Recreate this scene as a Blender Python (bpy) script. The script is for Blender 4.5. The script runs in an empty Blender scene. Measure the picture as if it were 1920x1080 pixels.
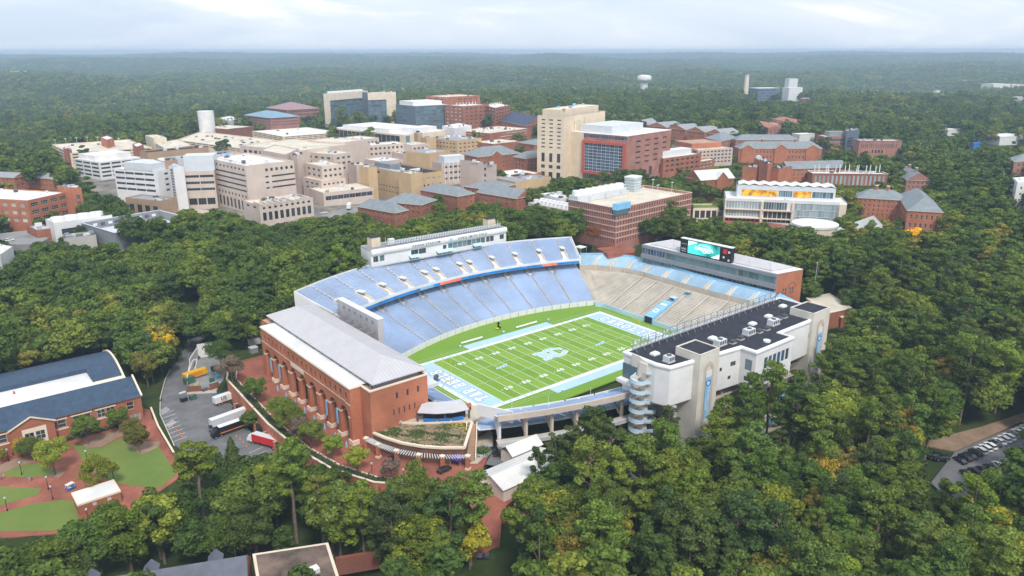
import bpy,math,random
import numpy as np
from mathutils import Matrix,Vector
random.seed(7);rng=np.random.default_rng(11)
R_=math.radians
sc=bpy.context.scene
col=sc.collection
# ------------------------------------------------------------------ camera (solved from the yard lines of the field)
CAM=(-207.268,-227.961,125.891);YAW,PITCH,ROLL,FPX=.682575,.30236,-.0013168,1425.0
def cam_axes():
    a,p,r=YAW,PITCH,ROLL
    f=np.array([math.sin(a)*math.cos(p),math.cos(a)*math.cos(p),-math.sin(p)])
    rt=np.array([math.cos(a),-math.sin(a),0.]);up=np.cross(rt,f)
    c,s=math.cos(r),math.sin(r)
    return np.array([c*rt+s*up,-s*rt+c*up,f])
AX=cam_axes();CP=np.array(CAM)
cd=bpy.data.cameras.new('camera');cam=bpy.data.objects.new('camera',cd);col.objects.link(cam)
cam.matrix_world=Matrix(((AX[0][0],AX[1][0],-AX[2][0],CAM[0]),(AX[0][1],AX[1][1],-AX[2][1],CAM[1]),
                           (AX[0][2],AX[1][2],-AX[2][2],CAM[2]),(0,0,0,1)))
cd.sensor_width=36;cd.lens=36*FPX/1920;cd.clip_start=1;cd.clip_end=60000
sc.camera=cam
# ------------------------------------------------------------------ sky, sun, exposure
SUN_EL,SUN_AZ=R_(52),R_(200)      # soft sun behind the clouds, behind and left of the camera
w=bpy.data.worlds.new('World');sc.world=w;w.use_nodes=True
nt=w.node_tree;N=nt.nodes;Lk=nt.links;N.clear()
out=N.new('ShaderNodeOutputWorld');bg=N.new('ShaderNodeBackground');bg.inputs[1].default_value=.1
sky=N.new('ShaderNodeTexSky');sky.sky_type='NISHITA';sky.sun_disc=False
sky.sun_elevation=SUN_EL;sky.sun_rotation=SUN_AZ;sky.altitude=200;sky.dust_density=2.5
tc=N.new('ShaderNodeTexCoord');mp=N.new('ShaderNodeMapping');mp.inputs['Scale'].default_value=(1.0,1.0,5.5)
nz=N.new('ShaderNodeTexNoise');nz.inputs['Scale'].default_value=2.2;nz.inputs['Detail'].default_value=7;nz.inputs['Roughness'].default_value=.56
nz.inputs['Distortion'].default_value=.6
cr=N.new('ShaderNodeValToRGB')
cr.color_ramp.elements[0].position=.38;cr.color_ramp.elements[0].color=(3.5,4.1,5.0,1)
cr.color_ramp.elements[1].position=.63;cr.color_ramp.elements[1].color=(6.3,6.1,5.65,1)
e=cr.color_ramp.elements.new(.52);e.color=(4.25,4.7,5.35,1)
mx=N.new('ShaderNodeMix');mx.data_type='RGBA';mx.inputs['Factor'].default_value=.88
Lk.new(tc.outputs['Generated'],mp.inputs['Vector']);Lk.new(mp.outputs[0],nz.inputs['Vector']);Lk.new(nz.outputs['Fac'],cr.inputs[0])
Lk.new(sky.outputs[0],mx.inputs['A']);Lk.new(cr.outputs[0],mx.inputs['B']);Lk.new(mx.outputs['Result'],bg.inputs[0]);Lk.new(bg.outputs[0],out.inputs[0])
sd=bpy.data.lights.new('sun','SUN');sd.energy=1.5;sd.angle=R_(11);sd.color=(1,.95,.87)
so=bpy.data.objects.new('sun',sd);col.objects.link(so)
so.rotation_euler=(R_(90)-SUN_EL,0,math.pi-SUN_AZ)
vs=sc.view_settings;vs.view_transform='Standard';vs.look='None';vs.exposure=1.04;vs.gamma=1;vs.use_curve_mapping=False
sc.cycles.use_denoising=True;sc.cycles.max_bounces=5;sc.cycles.diffuse_bounces=3;sc.cycles.transparent_max_bounces=4
sc.cycles.volume_bounces=0;sc.cycles.glossy_bounces=2;sc.cycles.caustics_reflective=False;sc.cycles.caustics_refractive=False
# ------------------------------------------------------------------ pixel <-> place helpers (survey of the photograph)
def G(x,y,z=0.):
    d=np.array([(x-960)/FPX,-(y-540)/FPX,1.])@AX
    return CP+(z-CP[2])/d[2]*d
def PJ(p):
    d=(np.atleast_2d(p)-CP)@AX.T
    return np.c_[960+FPX*d[:,0]/d[:,2],540-FPX*d[:,1]/d[:,2],d[:,2]]
def HT(xt,yt,xb,yb,z0):
    g=G(xb,yb,z0);lo,hi=z0,z0+160
    for _ in range(40):
        m=(lo+hi)/2
        if PJ([g[0],g[1],m])[0][1]>yt:lo=m
        else:hi=m
    return lo
# ------------------------------------------------------------------ materials
MATS={}
def mat(name,c,rough=.8,var=.12,scale=.25,metal=0.,spec=.3,c2=None,detail=4,bump=0.,emit=0.,objrand=0.):
    if name in MATS:return MATS[name]
    m=bpy.data.materials.new(name);m.use_nodes=True;n=m.node_tree.nodes;l=m.node_tree.links
    b=n['Principled BSDF'];b.inputs['Roughness'].default_value=rough;b.inputs['Metallic'].default_value=metal
    b.inputs['Specular IOR Level'].default_value=spec
    t=n.new('ShaderNodeTexCoord');z=n.new('ShaderNodeTexNoise');z.inputs['Scale'].default_value=scale;z.inputs['Detail'].default_value=detail
    z.inputs['Roughness'].default_value=.65
    l.new(t.outputs['Object'],z.inputs['Vector'])
    r=n.new('ShaderNodeValToRGB');lo=[max(0,k*(1-var))for k in c];hi=list(c2)if c2 else[min(1,k*(1+var))for k in c]
    r.color_ramp.elements[0].position=.32;r.color_ramp.elements[1].position=.68
    r.color_ramp.elements[0].color=(*lo,1);r.color_ramp.elements[1].color=(*hi,1)
    l.new(z.outputs['Fac'],r.inputs[0]);last=r.outputs[0]
    if objrand:
        oi=n.new('ShaderNodeObjectInfo');hs=n.new('ShaderNodeHueSaturation');mr=n.new('ShaderNodeMapRange')
        mr.inputs['To Min'].default_value=1-objrand;mr.inputs['To Max'].default_value=1+objrand
        l.new(oi.outputs['Random'],mr.inputs['Value']);l.new(mr.outputs[0],hs.inputs['Value']);l.new(last,hs.inputs['Color']);last=hs.outputs[0]
    l.new(last,b.inputs['Base Color'])
    if bump:
        bp=n.new('ShaderNodeBump');bp.inputs['Strength'].default_value=bump;bp.inputs['Distance'].default_value=.1
        l.new(z.outputs['Fac'],bp.inputs['Height']);l.new(bp.outputs[0],b.inputs['Normal'])
    if emit:
        l.new(last,b.inputs['Emission Color']);b.inputs['Emission Strength'].default_value=emit
    MATS[name]=m;return m
def brickmat(name,c1,c2,mortar,bw=.6,bh=.2,vert=True,var=.18):
    """fine brick courses with weathering; vert: laid on walls (object x+y, z), else paving (x, y)"""
    m=bpy.data.materials.new(name);m.use_nodes=True;n=m.node_tree.nodes;l=m.node_tree.links
    b=n['Principled BSDF'];b.inputs['Roughness'].default_value=.88;b.inputs['Specular IOR Level'].default_value=.2
    t=n.new('ShaderNodeTexCoord');br=n.new('ShaderNodeTexBrick');br.inputs['Scale'].default_value=1
    br.inputs['Brick Width'].default_value=bw;br.inputs['Row Height'].default_value=bh;br.inputs['Mortar Size'].default_value=.02
    br.inputs['Color1'].default_value=(*c1,1);br.inputs['Color2'].default_value=(*c2,1);br.inputs['Mortar'].default_value=(*mortar,1)
    if vert:
        sx=n.new('ShaderNodeSeparateXYZ');ad=n.new('ShaderNodeMath');cx=n.new('ShaderNodeCombineXYZ')
        l.new(t.outputs['Object'],sx.inputs[0]);l.new(sx.outputs[0],ad.inputs[0]);l.new(sx.outputs[1],ad.inputs[1])
        l.new(ad.outputs[0],cx.inputs[0]);l.new(sx.outputs[2],cx.inputs[1]);l.new(cx.outputs[0],br.inputs['Vector'])
    else:l.new(t.outputs['Object'],br.inputs['Vector'])
    z=n.new('ShaderNodeTexNoise');z.inputs['Scale'].default_value=.12;z.inputs['Detail'].default_value=6;l.new(t.outputs['Object'],z.inputs['Vector'])
    mr=n.new('ShaderNodeMapRange');mr.inputs['From Min'].default_value=.3;mr.inputs['From Max'].default_value=.7
    mr.inputs['To Min'].default_value=1-var;mr.inputs['To Max'].default_value=1+var;l.new(z.outputs['Fac'],mr.inputs['Value'])
    hs=n.new('ShaderNodeHueSaturation');l.new(mr.outputs[0],hs.inputs['Value']);l.new(br.outputs['Color'],hs.inputs['Color'])
    l.new(hs.outputs[0],b.inputs['Base Color']);MATS[name]=m;return m
brickmat('brick',(.37,.115,.055),(.29,.08,.04),(.40,.25,.18))
brickmat('brick_orange',(.50,.155,.070),(.41,.118,.055),(.45,.28,.2))
brickmat('brick_pink',(.40,.16,.12),(.34,.125,.09),(.45,.33,.28))
brickmat('brick_dark',(.24,.075,.05),(.19,.06,.04),(.3,.2,.16))
brickmat('paving',(.33,.115,.075),(.27,.09,.06),(.30,.16,.12),1.2,.6,False,.25)
for a in[('precast',(.60,.50,.435)),('cream',(.72,.60,.45)),('sand',(.56,.40,.23)),('white_conc',(.72,.71,.71)),('scorepanel',(.46,.46,.48)),('grey_conc',(.45,.43,.40)),
          ('pinkconc',(.58,.46,.40)),('warm_grey',(.55,.47,.40)),('limestone',(.74,.63,.50)),('brown_panel',(.40,.27,.18)),('tan_block',(.68,.57,.49))]:
    mat(a[0],a[1],.85,.10,.12,detail=6)
mat('tower_conc',(.64,.60,.53),.85,.12,.15,detail=6);mat('roof_stain',(.10,.075,.065),.9,.5,.12,c2=(.26,.19,.15),detail=8);mat('slate_dark',(.12,.13,.165),.7,.2,.3);mat('roof_white',(.70,.69,.67),.7,.14,.06);mat('roof_tan',(.62,.56,.46),.85,.16,.06);mat('roof_grey',(.30,.31,.33),.7,.12,.3)
mat('roof_metal',(.50,.49,.51),.6,.05,.2);mat('roof_dark',(.028,.030,.042),.9,.3,.3);mat('roof_slate',(.22,.25,.27),.7,.15,.3)
mat('roof_navy',(.035,.05,.10),.6,.2,.4);mat('roof_blue',(.20,.33,.42),.6,.1,.2);mat('roof_purple',(.33,.2,.22),.6,.1,.2)
mat('roof_gym',(.045,.075,.125),.45,.22,.5);mat('panel_grey',(.24,.25,.28),.55,.08,.2);mat('panel_blue',(.13,.16,.21),.5,.1,.2)
mat('panel_light',(.60,.63,.66),.5,.06,.2);mat('steel',(.40,.43,.47),.45,.1,1.,metal=.5);mat('white',(.73,.73,.73),.5,.05)
mat('black',(.012,.012,.015),.5,.2);mat('rubber',(.02,.02,.02),.9,.2);mat('amber',(.74,.40,.015),.5,.1);mat('yellow',(.72,.62,.02),.5,.1);mat('orange',(.75,.22,.03),.6,.1)
mat('red',(.60,.03,.03),.4,.1);mat('carolina',(.24,.50,.74),.6,.08);mat('royal',(.03,.18,.52),.5,.1);mat('redframe',(.50,.11,.07),.6,.08)
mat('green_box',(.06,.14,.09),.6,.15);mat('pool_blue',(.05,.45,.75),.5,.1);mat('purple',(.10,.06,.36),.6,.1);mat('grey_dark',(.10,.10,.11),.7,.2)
mat('asphalt',(.15,.15,.155),.9,.25,.15,detail=8);mat('asphalt_old',(.24,.24,.24),.9,.25,.12,detail=8);mat('concrete_pave',(.48,.42,.35),.9,.12,.1,detail=6)
mat('kerb',(.52,.48,.42),.9,.12,.3);mat('mulch',(.28,.19,.13),.95,.25,.2,detail=7);mat('paint_white',(.78,.78,.78),.7,.06,1.)
mat('seat',(.35,.475,.69),.45,.20,.05);mat('seat_light',(.50,.68,.82),.5,.12,.08);mat('bench',(.84,.80,.72),.6,.14,.2);mat('tread',(.74,.75,.78),.9,.12,.15)
mat('tread_tan',(.50,.44,.37),.9,.16,.1);mat('bark',(.17,.13,.10),.95,.3,1.5,detail=6);mat('bark_pine',(.20,.145,.115),.95,.3,1.5,detail=6);mat('bark_pale',(.42,.40,.35),.9,.2,1.5)
mat('lawn',(.115,.185,.035),.95,.0,.07,c2=(.175,.215,.05),detail=9);mat('turf',(.150,.285,.026),.9,0.,.06,c2=(.178,.315,.038),detail=9)
mat('turf_light',(.190,.335,.036),.9,0.,.06,c2=(.22,.365,.05),detail=9);mat('end_blue',(.40,.58,.75),.8,.05,.3);mat('ribbon',(.02,.22,.62),.4,.3,.15)
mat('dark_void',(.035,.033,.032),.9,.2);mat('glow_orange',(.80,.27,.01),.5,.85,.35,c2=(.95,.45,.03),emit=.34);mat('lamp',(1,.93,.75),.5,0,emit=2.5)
mat('screen',(.0,.25,.27),.3,.9,.12,c2=(.05,.55,.50),detail=1,emit=.9);mat('screen_bright',(.55,.95,.75),.3,.1,.3,emit=.9);mat('ribbon_red',(.8,.12,.06),.4,.3,.3,emit=.5)
def glassmat(name,c,rough=.12,rand=.35):
    m=bpy.data.materials.new(name);m.use_nodes=True;n=m.node_tree.nodes;l=m.node_tree.links
    b=n['Principled BSDF'];b.inputs['Roughness'].default_value=rough;b.inputs['Specular IOR Level'].default_value=.6
    oi=n.new('ShaderNodeObjectInfo');r=n.new('ShaderNodeValToRGB');r.color_ramp.interpolation='LINEAR'
    r.color_ramp.elements[0].color=(*[k*(1-rand)for k in c],1);r.color_ramp.elements[1].color=(*[min(1,k*(1+rand*2))for k in c],1)
    l.new(oi.outputs['Random'],r.inputs[0]);l.new(r.outputs[0],b.inputs['Base Color']);MATS[name]=m;return m
glassmat('glass_dark',(.035,.042,.05));glassmat('glass_blue',(.05,.09,.14));glassmat('glass_pale',(.33,.42,.45),.2,.15);glassmat('glass_teal',(.10,.17,.19))
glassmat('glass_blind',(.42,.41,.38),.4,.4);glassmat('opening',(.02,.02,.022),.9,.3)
# ------------------------------------------------------------------ mesh helpers
ORG={}
class MB:
    def __init__(s):s.v=[];s.f=[];s.m=[]
    def face(s,pts,m=0):
        k=len(s.v);s.v+=[tuple(map(float,p))for p in pts];s.f.append(tuple(range(k,k+len(pts))));s.m.append(m)
    def prism(s,pts,z0,z1,m=0,top=True,bot=False,mt=None):
        n=len(pts);zz0=z0 if hasattr(z0,'__len__')else[z0]*n;zz1=z1 if hasattr(z1,'__len__')else[z1]*n
        for i in range(n):
            j=(i+1)%n;a,b=pts[i],pts[j]
            s.face([(a[0],a[1],zz0[i]),(b[0],b[1],zz0[j]),(b[0],b[1],zz1[j]),(a[0],a[1],zz1[i])],m)
        if top:s.face([(p[0],p[1],z)for p,z in zip(pts,zz1)],m if mt is None else mt)
        if bot:s.face([(p[0],p[1],z)for p,z in list(zip(pts,zz0))[::-1]],m)
        return s
    def box(s,x0,y0,z0,x1,y1,z1,m=0):
        return s.prism([(x0,y0),(x1,y0),(x1,y1),(x0,y1)],z0,z1,m,True,True)
    def obox(s,c,ang,L,W,z0,z1,m=0):
        ca,sa=math.cos(ang),math.sin(ang)
        P=[(c[0]+a*L/2*ca-b*W/2*sa,c[1]+a*L/2*sa+b*W/2*ca)for a,b in((-1,-1),(1,-1),(1,1),(-1,1))]
        return s.prism(P,z0,z1,m,True,True)
    def beam(s,p,q,w,h,m=0):
        """box-section bar from p to q"""
        p,q=Vector(p),Vector(q);d=(q-p).normalized();sd_=d.cross(Vector((0,0,1)))
        if sd_.length<1e-3:sd_=Vector((1,0,0))
        sd_.normalize();u=sd_.cross(d)
        A=[p+sd_*(a*w/2)+u*(b*h/2)for a,b in((-1,-1),(1,-1),(1,1),(-1,1))];B=[k+(q-p)for k in A]
        for i in range(4):
            j=(i+1)%4;s.face([A[i],A[j],B[j],B[i]],m)
        s.face(A[::-1],m);s.face(B,m);return s
    def tube(s,p,q,r,n=6,m=0,r2=None,cap=True):
        r2=r if r2 is None else r2;p,q=Vector(p),Vector(q);d=(q-p).normalized()
        a=d.orthogonal().normalized();b=d.cross(a)
        A=[p+(a*math.cos(t)+b*math.sin(t))*r for t in[2*math.pi*i/n for i in range(n)]]
        B=[q+(a*math.cos(t)+b*math.sin(t))*r2 for t in[2*math.pi*i/n for i in range(n)]]
        for i in range(n):
            j=(i+1)%n;s.face([A[i],A[j],B[j],B[i]],m)
        if cap:s.face(A[::-1],m);s.face(B,m)
        return s
    def loft(s,rings,m=0,closed=True,cap=True):
        for A,B in zip(rings,rings[1:]):
            n=len(A)
            for i in range(n if closed else n-1):
                j=(i+1)%n;s.face([A[i],A[j],B[j],B[i]],m)
        if cap:s.face(rings[0][::-1],m);s.face(rings[-1],m)
        return s
    def build(s,name,mats,parent=None,smooth=False):
        o=ORG.get(parent.name,(0,0,0))if parent else(0,0,0)
        me=bpy.data.meshes.new(name)
        me.from_pydata([(a-o[0],b-o[1],c-o[2])for a,b,c in s.v],[],s.f)
        if not isinstance(mats,(list,tuple)):mats=[mats]
        for k in mats:me.materials.append(MATS[k])
        if len(mats)>1:me.polygons.foreach_set('material_index',s.m)
        if smooth:me.polygons.foreach_set('use_smooth',[True]*len(s.f))
        ob=bpy.data.objects.new(name,me);col.objects.link(ob)
        if parent:ob.parent=parent;ORG[ob.name]=o
        return ob
def quads(name,V,m,parent=None,smooth=False,mi=None,mats=None):
    """fast mesh of separate quads: V (n,4,3) world coordinates"""
    o=np.array(ORG.get(parent.name,(0,0,0))if parent else(0,0,0));n=len(V)
    me=bpy.data.meshes.new(name);me.vertices.add(n*4);me.vertices.foreach_set('co',(np.asarray(V,float)-o).astype(np.float32).ravel())
    me.loops.add(n*4);me.loops.foreach_set('vertex_index',np.arange(n*4,dtype=np.int32))
    me.polygons.add(n);me.polygons.foreach_set('loop_start',np.arange(0,n*4,4,dtype=np.int32));me.polygons.foreach_set('loop_total',np.full(n,4,np.int32))
    for k in(mats or[m]):me.materials.append(MATS[k])
    if mi is not None:me.polygons.foreach_set('material_index',np.asarray(mi,np.int32))
    me.update();me.validate()
    ob=bpy.data.objects.new(name,me);col.objects.link(ob)
    if parent:ob.parent=parent;ORG[ob.name]=tuple(o)
    return ob
def tag(o,label,cat,group=None,kind=None):
    if label:o['label']=label
    if cat:o['category']=cat
    if group:o['group']=group
    if kind:o['kind']=kind
    return o
def thing(name,label,cat,loc=(0,0,0),rz=0.,group=None):
    o=bpy.data.objects.new(name,None);col.objects.link(o);o.location=loc;o.rotation_euler=(0,0,rz);o.empty_display_size=.1
    ORG[o.name]=tuple(map(float,loc))if rz==0 else(0,0,0)
    return tag(o,label,cat,group)
def struct(o,kind='structure'):o['kind']=kind;return o
def copy_tree(o,loc=None,rz=None,label=None,color=None,scale=None):
    c=o.copy();col.objects.link(c)
    if loc is not None:c.location=loc
    if rz is not None:c.rotation_euler=(0,0,rz)
    if label:c['label']=label
    if scale:c.scale=scale
    for ch in o.children:
        d=ch.copy();col.objects.link(d);d.parent=c
        if color and ch.get('paint'):d.color=color
        for g in ch.children:
            e_=g.copy();col.objects.link(e_);e_.parent=d
    return c
FONTCACHE={}
def text(name,body,size,parent,origin,u,up,m,bold=.0,spacing=1.,align='CENTER',depth=.02):
    """flat lettering as a mesh: origin, u = reading direction, up = letter height direction"""
    cu=bpy.data.curves.new('lettering','FONT');cu.body=body;cu.size=size;cu.offset=bold;cu.extrude=depth;cu.space_character=spacing
    cu.align_x=align;cu.align_y='CENTER';cu.resolution_u=3
    t=bpy.data.objects.new('lettering',cu);col.objects.link(t);dg=bpy.context.evaluated_depsgraph_get()
    me=bpy.data.meshes.new_from_object(t.evaluated_get(dg));bpy.data.objects.remove(t);bpy.data.curves.remove(cu)
    me.materials.clear();me.materials.append(MATS[m])
    ob=bpy.data.objects.new(name,me);col.objects.link(ob);ob['kind']='stuff'
    u=Vector(u).normalized();up=Vector(up).normalized();n=u.cross(up)
    o=Vector(origin)
    if parent:ob.parent=parent;o=o-Vector(ORG.get(parent.name,(0,0,0)));ORG[ob.name]=ORG.get(parent.name,(0,0,0))
    ob.matrix_local=Matrix(((u.x,up.x,n.x,o.x),(u.y,up.y,n.y,o.y),(u.z,up.z,n.z,o.z),(0,0,0,1)))
    return ob
# ------------------------------------------------------------------ walls with real openings
WIN={}
def win_mesh(w_,h_,style):
    key=(round(w_,1),round(h_,1),style)
    if key in WIN:return WIN[key]
    w_,h_=max(key[0],.2),max(key[1],.2);b=MB();fr=min(.09,w_*.08)
    b.face([(-w_/2,0,-h_/2),(w_/2,0,-h_/2),(w_/2,0,h_/2),(-w_/2,0,h_/2)],0)
    y=-.05
    for x0,x1,z0,z1 in((-w_/2,w_/2,-h_/2,-h_/2+fr),(-w_/2,w_/2,h_/2-fr,h_/2),(-w_/2,-w_/2+fr,-h_/2,h_/2),(w_/2-fr,w_/2,-h_/2,h_/2)):
        b.face([(x0,y,z0),(x1,y,z0),(x1,y,z1),(x0,y,z1)],1)
    if style not in('o',):
        k=max(1,int(round(w_/1.8)))
        for i in range(1,k):x=-w_/2+w_*i/k;b.face([(x-.05,y,-h_/2),(x+.05,y,-h_/2),(x+.05,y,h_/2),(x-.05,y,h_/2)],1)
        if style=='w' and h_>1.2:b.face([(-w_/2,y,-.06),(w_/2,y,-.06),(w_/2,y,.06),(-w_/2,y,.06)],1)
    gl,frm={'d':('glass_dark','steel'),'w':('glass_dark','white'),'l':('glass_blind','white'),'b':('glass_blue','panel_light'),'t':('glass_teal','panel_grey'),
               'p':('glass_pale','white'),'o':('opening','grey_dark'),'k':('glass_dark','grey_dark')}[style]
    me=bpy.data.meshes.new('window');me.from_pydata(b.v,[],b.f);me.materials.append(MATS[gl]);me.materials.append(MATS[frm]);me.polygons.foreach_set('material_index',b.m)
    WIN[key]=me;return me
def facade(mb,parent,P,Q,z0,z1,specs,depth=.3,m=0,zb=None,nm='window',sub=None):
    """wall from P to Q (outward on the right) with openings; specs: (cols, rows, u0, u1, v0, v1, fw, fh, style)"""
    P=np.array(P[:2],float);Q=np.array(Q[:2],float);L=np.linalg.norm(Q-P);u=(Q-P)/L;n=np.array([u[1],-u[0]]);Hh=z1-z0
    rects=[]
    for s_ in specs or[]:
        c,r,u0,u1,v0,v1,fw,fh=s_[:8];st=s_[8]if len(s_)>8 else 'd'
        for i in range(c):
            for j in range(r):
                a=u0+(u1-u0)*(i+.5)/c;b=v0+(v1-v0)*(j+.5)/r;du=(u1-u0)/c*fw/2;dv=(v1-v0)/r*fh/2
                rects.append((max(.05,(a-du)*L),min(L-.05,(a+du)*L),(b-dv)*Hh,(b+dv)*Hh,st))
    zb=z0-3 if zb is None else zb
    pt=lambda uu,vv,d=0.:(P[0]+u[0]*uu-n[0]*d,P[1]+u[1]*uu-n[1]*d,z0+vv)
    # rows of openings share their heights; cut the wall into cells per distinct grid
    U=sorted({0.,L}|{round(r[0],3)for r in rects}|{round(r[1],3)for r in rects});V=sorted({zb-z0,Hh}|{round(r[2],3)for r in rects}|{round(r[3],3)for r in rects})
    U=np.array(U);V=np.array(V)
    hole=np.zeros((len(U)-1,len(V)-1),bool);uc=(U[1:]+U[:-1])/2;vc=(V[1:]+V[:-1])/2
    for r in rects:hole|=((uc>r[0])&(uc<r[1]))[:,None]&((vc>r[2])&(vc<r[3]))[None,:]
    for j in range(len(vc)):
        i=0
        while i<len(uc):
            if hole[i,j]:i+=1;continue
            k=i
            while k+1<len(uc)and not hole[k+1,j]:k+=1
            mb.face([pt(U[i],V[j]),pt(U[k+1],V[j]),pt(U[k+1],V[j+1]),pt(U[i],V[j+1])],m);i=k+1
    Mo=Vector(ORG.get(parent.name,(0,0,0)))
    for a,b,c,d,st in rects:
        for(p,q)in(((a,c),(b,c)),((b,c),(b,d)),((b,d),(a,d)),((a,d),(a,c))):
            mb.face([pt(*p),pt(*q),pt(*q,depth),pt(*p,depth)],m)
        ob=bpy.data.objects.new(nm,win_mesh(b-a,d-c,st));col.objects.link(ob);ob.parent=sub or parent
        o=Vector(pt((a+b)/2,(c+d)/2,depth-.06))-Mo
        ob.matrix_local=Matrix(((u[0],-n[0],0,o.x),(u[1],-n[1],0,o.y),(0,0,1,o.z),(0,0,0,1)))
        k_=key_w=((b-a)/max(.2,round(b-a,1)))
    return rects
FOOT=[]      # footprints where no tree may stand
def poly_in(P,x,y):
    ins=False;n=len(P)
    for i in range(n):
        x1,y1=P[i][:2];x2,y2=P[(i+1)%n][:2]
        if(y1>y)!=(y2>y)and x<(x2-x1)*(y-y1)/(y2-y1)+x1:ins=not ins
    return ins
# ================================================================== field
yd=.9144;FX,FY=60*yd,26.667*yd
field=struct(MB().prism([(-66,-37),(66,-37),(66,36),(56,40),(30,46),(4,50),(-20,47),(-45,41),(-66,36)],-.5,0).build('field_turf','turf'))
ORG[field.name]=(0,0,0)
def sheet(name,P,z,m,parent=None):
    b=MB();b.face([(p[0],p[1],z)for p in P]);return b.build(name,m,parent)
def rect(x0,y0,x1,y1):return[(x0,y0),(x1,y0),(x1,y1),(x0,y1)]
for i in range(-10,10,2):sheet('mowing_stripe',rect(i*5*yd,-FY,(i+1)*5*yd,FY),.008,'turf_light',field)
for sx in(-1,1):sheet('end_zone',rect(*sorted((sx*50*yd,sx*60*yd))[:1],-FY,sorted((sx*50*yd,sx*60*yd))[1],FY),.012,'end_blue',field)
bw=1.83
for P in(rect(-FX-bw,-FY-bw,FX+bw,-FY),rect(-FX-bw,FY,FX+bw,FY+bw),rect(-FX-bw,-FY,-FX,FY),rect(FX,-FY,FX+bw,FY)):
    sheet('boundary_line',P,.016,'paint_white',field)
for i in range(-10,11):sheet('yard_line',rect(i*5*yd-.09,-FY,i*5*yd+.09,FY),.02,'paint_white',field)
b=MB()
for k in range(-49,50):
    if k%5==0:continue
    for y0 in(-FY+.1,FY-.75,-6.1,5.5):
        x=k*yd;b.face([(x-.08,y0,.02),(x+.08,y0,.02),(x+.08,y0+.62,.02),(x-.08,y0+.62,.02)])
o=b.build('hash_marks','paint_white',field);o['kind']='stuff'
b=MB()      # dashed coaching-box lines round the field
for off in(3.6,5.0):
    for s_ in(-1,1):
        for x in np.arange(-FX-off,FX+off,1.2):
            y=s_*(FY+off);b.face([(x,y-.07,.02),(x+.55,y-.07,.02),(x+.55,y+.07,.02),(x,y+.07,.02)])
        for y in np.arange(-FY-off,FY+off,1.2):
            x=s_*(FX+off-.6);b.face([(x-.07,y,.02),(x+.07,y,.02),(x+.07,y+.55,.02),(x-.07,y+.55,.02)])
o=b.build('dashed_lines','paint_white',field);o['kind']='stuff'
for s_ in(-1,1):                                                   # blue team-box strips along both sidelines
    y0=s_*(FY+bw);sheet('team_box',rect(-25*yd-2,min(y0,y0+s_*5.2),25*yd+2,max(y0,y0+s_*5.2)),.024,'end_blue',field)
# pale blue medallions along the white border
def disc(c,r,z,m,name,parent,sx=1.,n=14):return sheet(name,[(c[0]+r*sx*math.cos(t),c[1]+r*math.sin(t))for t in np.linspace(0,2*math.pi,n,endpoint=False)],z,m,parent)
for y in np.arange(-12,19,3.4):disc((-FX-bw/2,y),.7,.028,'end_blue','border_medallion',field,.8)
for s_ in(-1,1):
    for x in list(np.arange(-FX+8,-30,3.6))+list(np.arange(30,FX-8,3.6)):disc((x,s_*(FY+bw/2)),.62,.028,'end_blue','border_medallion',field,1.5)
# block letters (octagonal athletic style) as thick strokes
STROKE={'T':[[(0,1),(1,1)],[(.5,1),(.5,0)],[(.25,0),(.75,0)],[(0,1),(0,.8)],[(1,1),(1,.8)]],'A':[[(.12,0),(.42,1),(.58,1),(.88,0)],[(.25,.33),(.75,.33)],[(-.03,0),(.3,0)],[(.7,0),(1.03,0)]],
 'R':[[(.15,0),(.15,1)],[(0,1),(.7,1),(.92,.85),(.92,.65),(.7,.5),(.15,.5)],[(.55,.5),(.85,.1),(1.02,0)],[(0,0),(.35,0)]],'H':[[(.15,0),(.15,1)],[(.85,0),(.85,1)],[(.15,.5),(.85,.5)],[(0,0),(.33,0)],[(.67,0),(1,0)],[(0,1),(.33,1)],[(.67,1),(1,1)]],
 'E':[[(.15,0),(.15,1)],[(0,1),(.95,1),(.95,.8)],[(.15,.5),(.7,.5)],[(.7,.62),(.7,.38)],[(0,0),(.95,0),(.95,.2)]],'L':[[(.18,0),(.18,1)],[(0,1),(.4,1)],[(0,0),(.95,0),(.95,.25)]],
 'S':[[(.92,.72),(.92,.85),(.75,1),(.25,1),(.08,.85),(.08,.65),(.25,.53),(.75,.47),(.92,.35),(.92,.15),(.75,0),(.25,0),(.08,.15),(.08,.28)]],'C':[[(.92,.68),(.92,.8),(.7,1),(.3,1),(.06,.8),(.06,.2),(.3,0),(.7,0),(.92,.2),(.92,.32)]],
 'O':[[(.3,0),(.06,.2),(.06,.8),(.3,1),(.7,1),(.94,.8),(.94,.2),(.7,0),(.3,0)]],'I':[[(.5,0),(.5,1)],[(.25,0),(.75,0)],[(.25,1),(.75,1)]],'N':[[(.15,0),(.15,1)],[(.15,1),(.85,0)],[(.85,0),(.85,1)],[(0,0),(.33,0)],[(0,1),(.22,1)],[(.68,1),(1,1)]],
 '0':[[(.3,0),(.06,.2),(.06,.8),(.3,1),(.7,1),(.94,.8),(.94,.2),(.7,0),(.3,0)]],'1':[[(.5,0),(.5,1),(.25,.85)],[(.2,0),(.8,0)]],'2':[[(.08,.75),(.08,.85),(.3,1),(.7,1),(.92,.82),(.92,.65),(.08,.1),(.08,0),(.95,0)]],
 '3':[[(.08,.85),(.3,1),(.7,1),(.92,.85),(.92,.65),(.7,.52),(.4,.52)],[(.7,.52),(.92,.38),(.92,.15),(.7,0),(.3,0),(.08,.15)]],'4':[[(.75,0),(.75,1),(.08,.3),(1,.3)]],'5':[[(.9,1),(.15,1),(.12,.58),(.7,.6),(.92,.42),(.92,.15),(.7,0),(.3,0),(.08,.12)]]}
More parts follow.
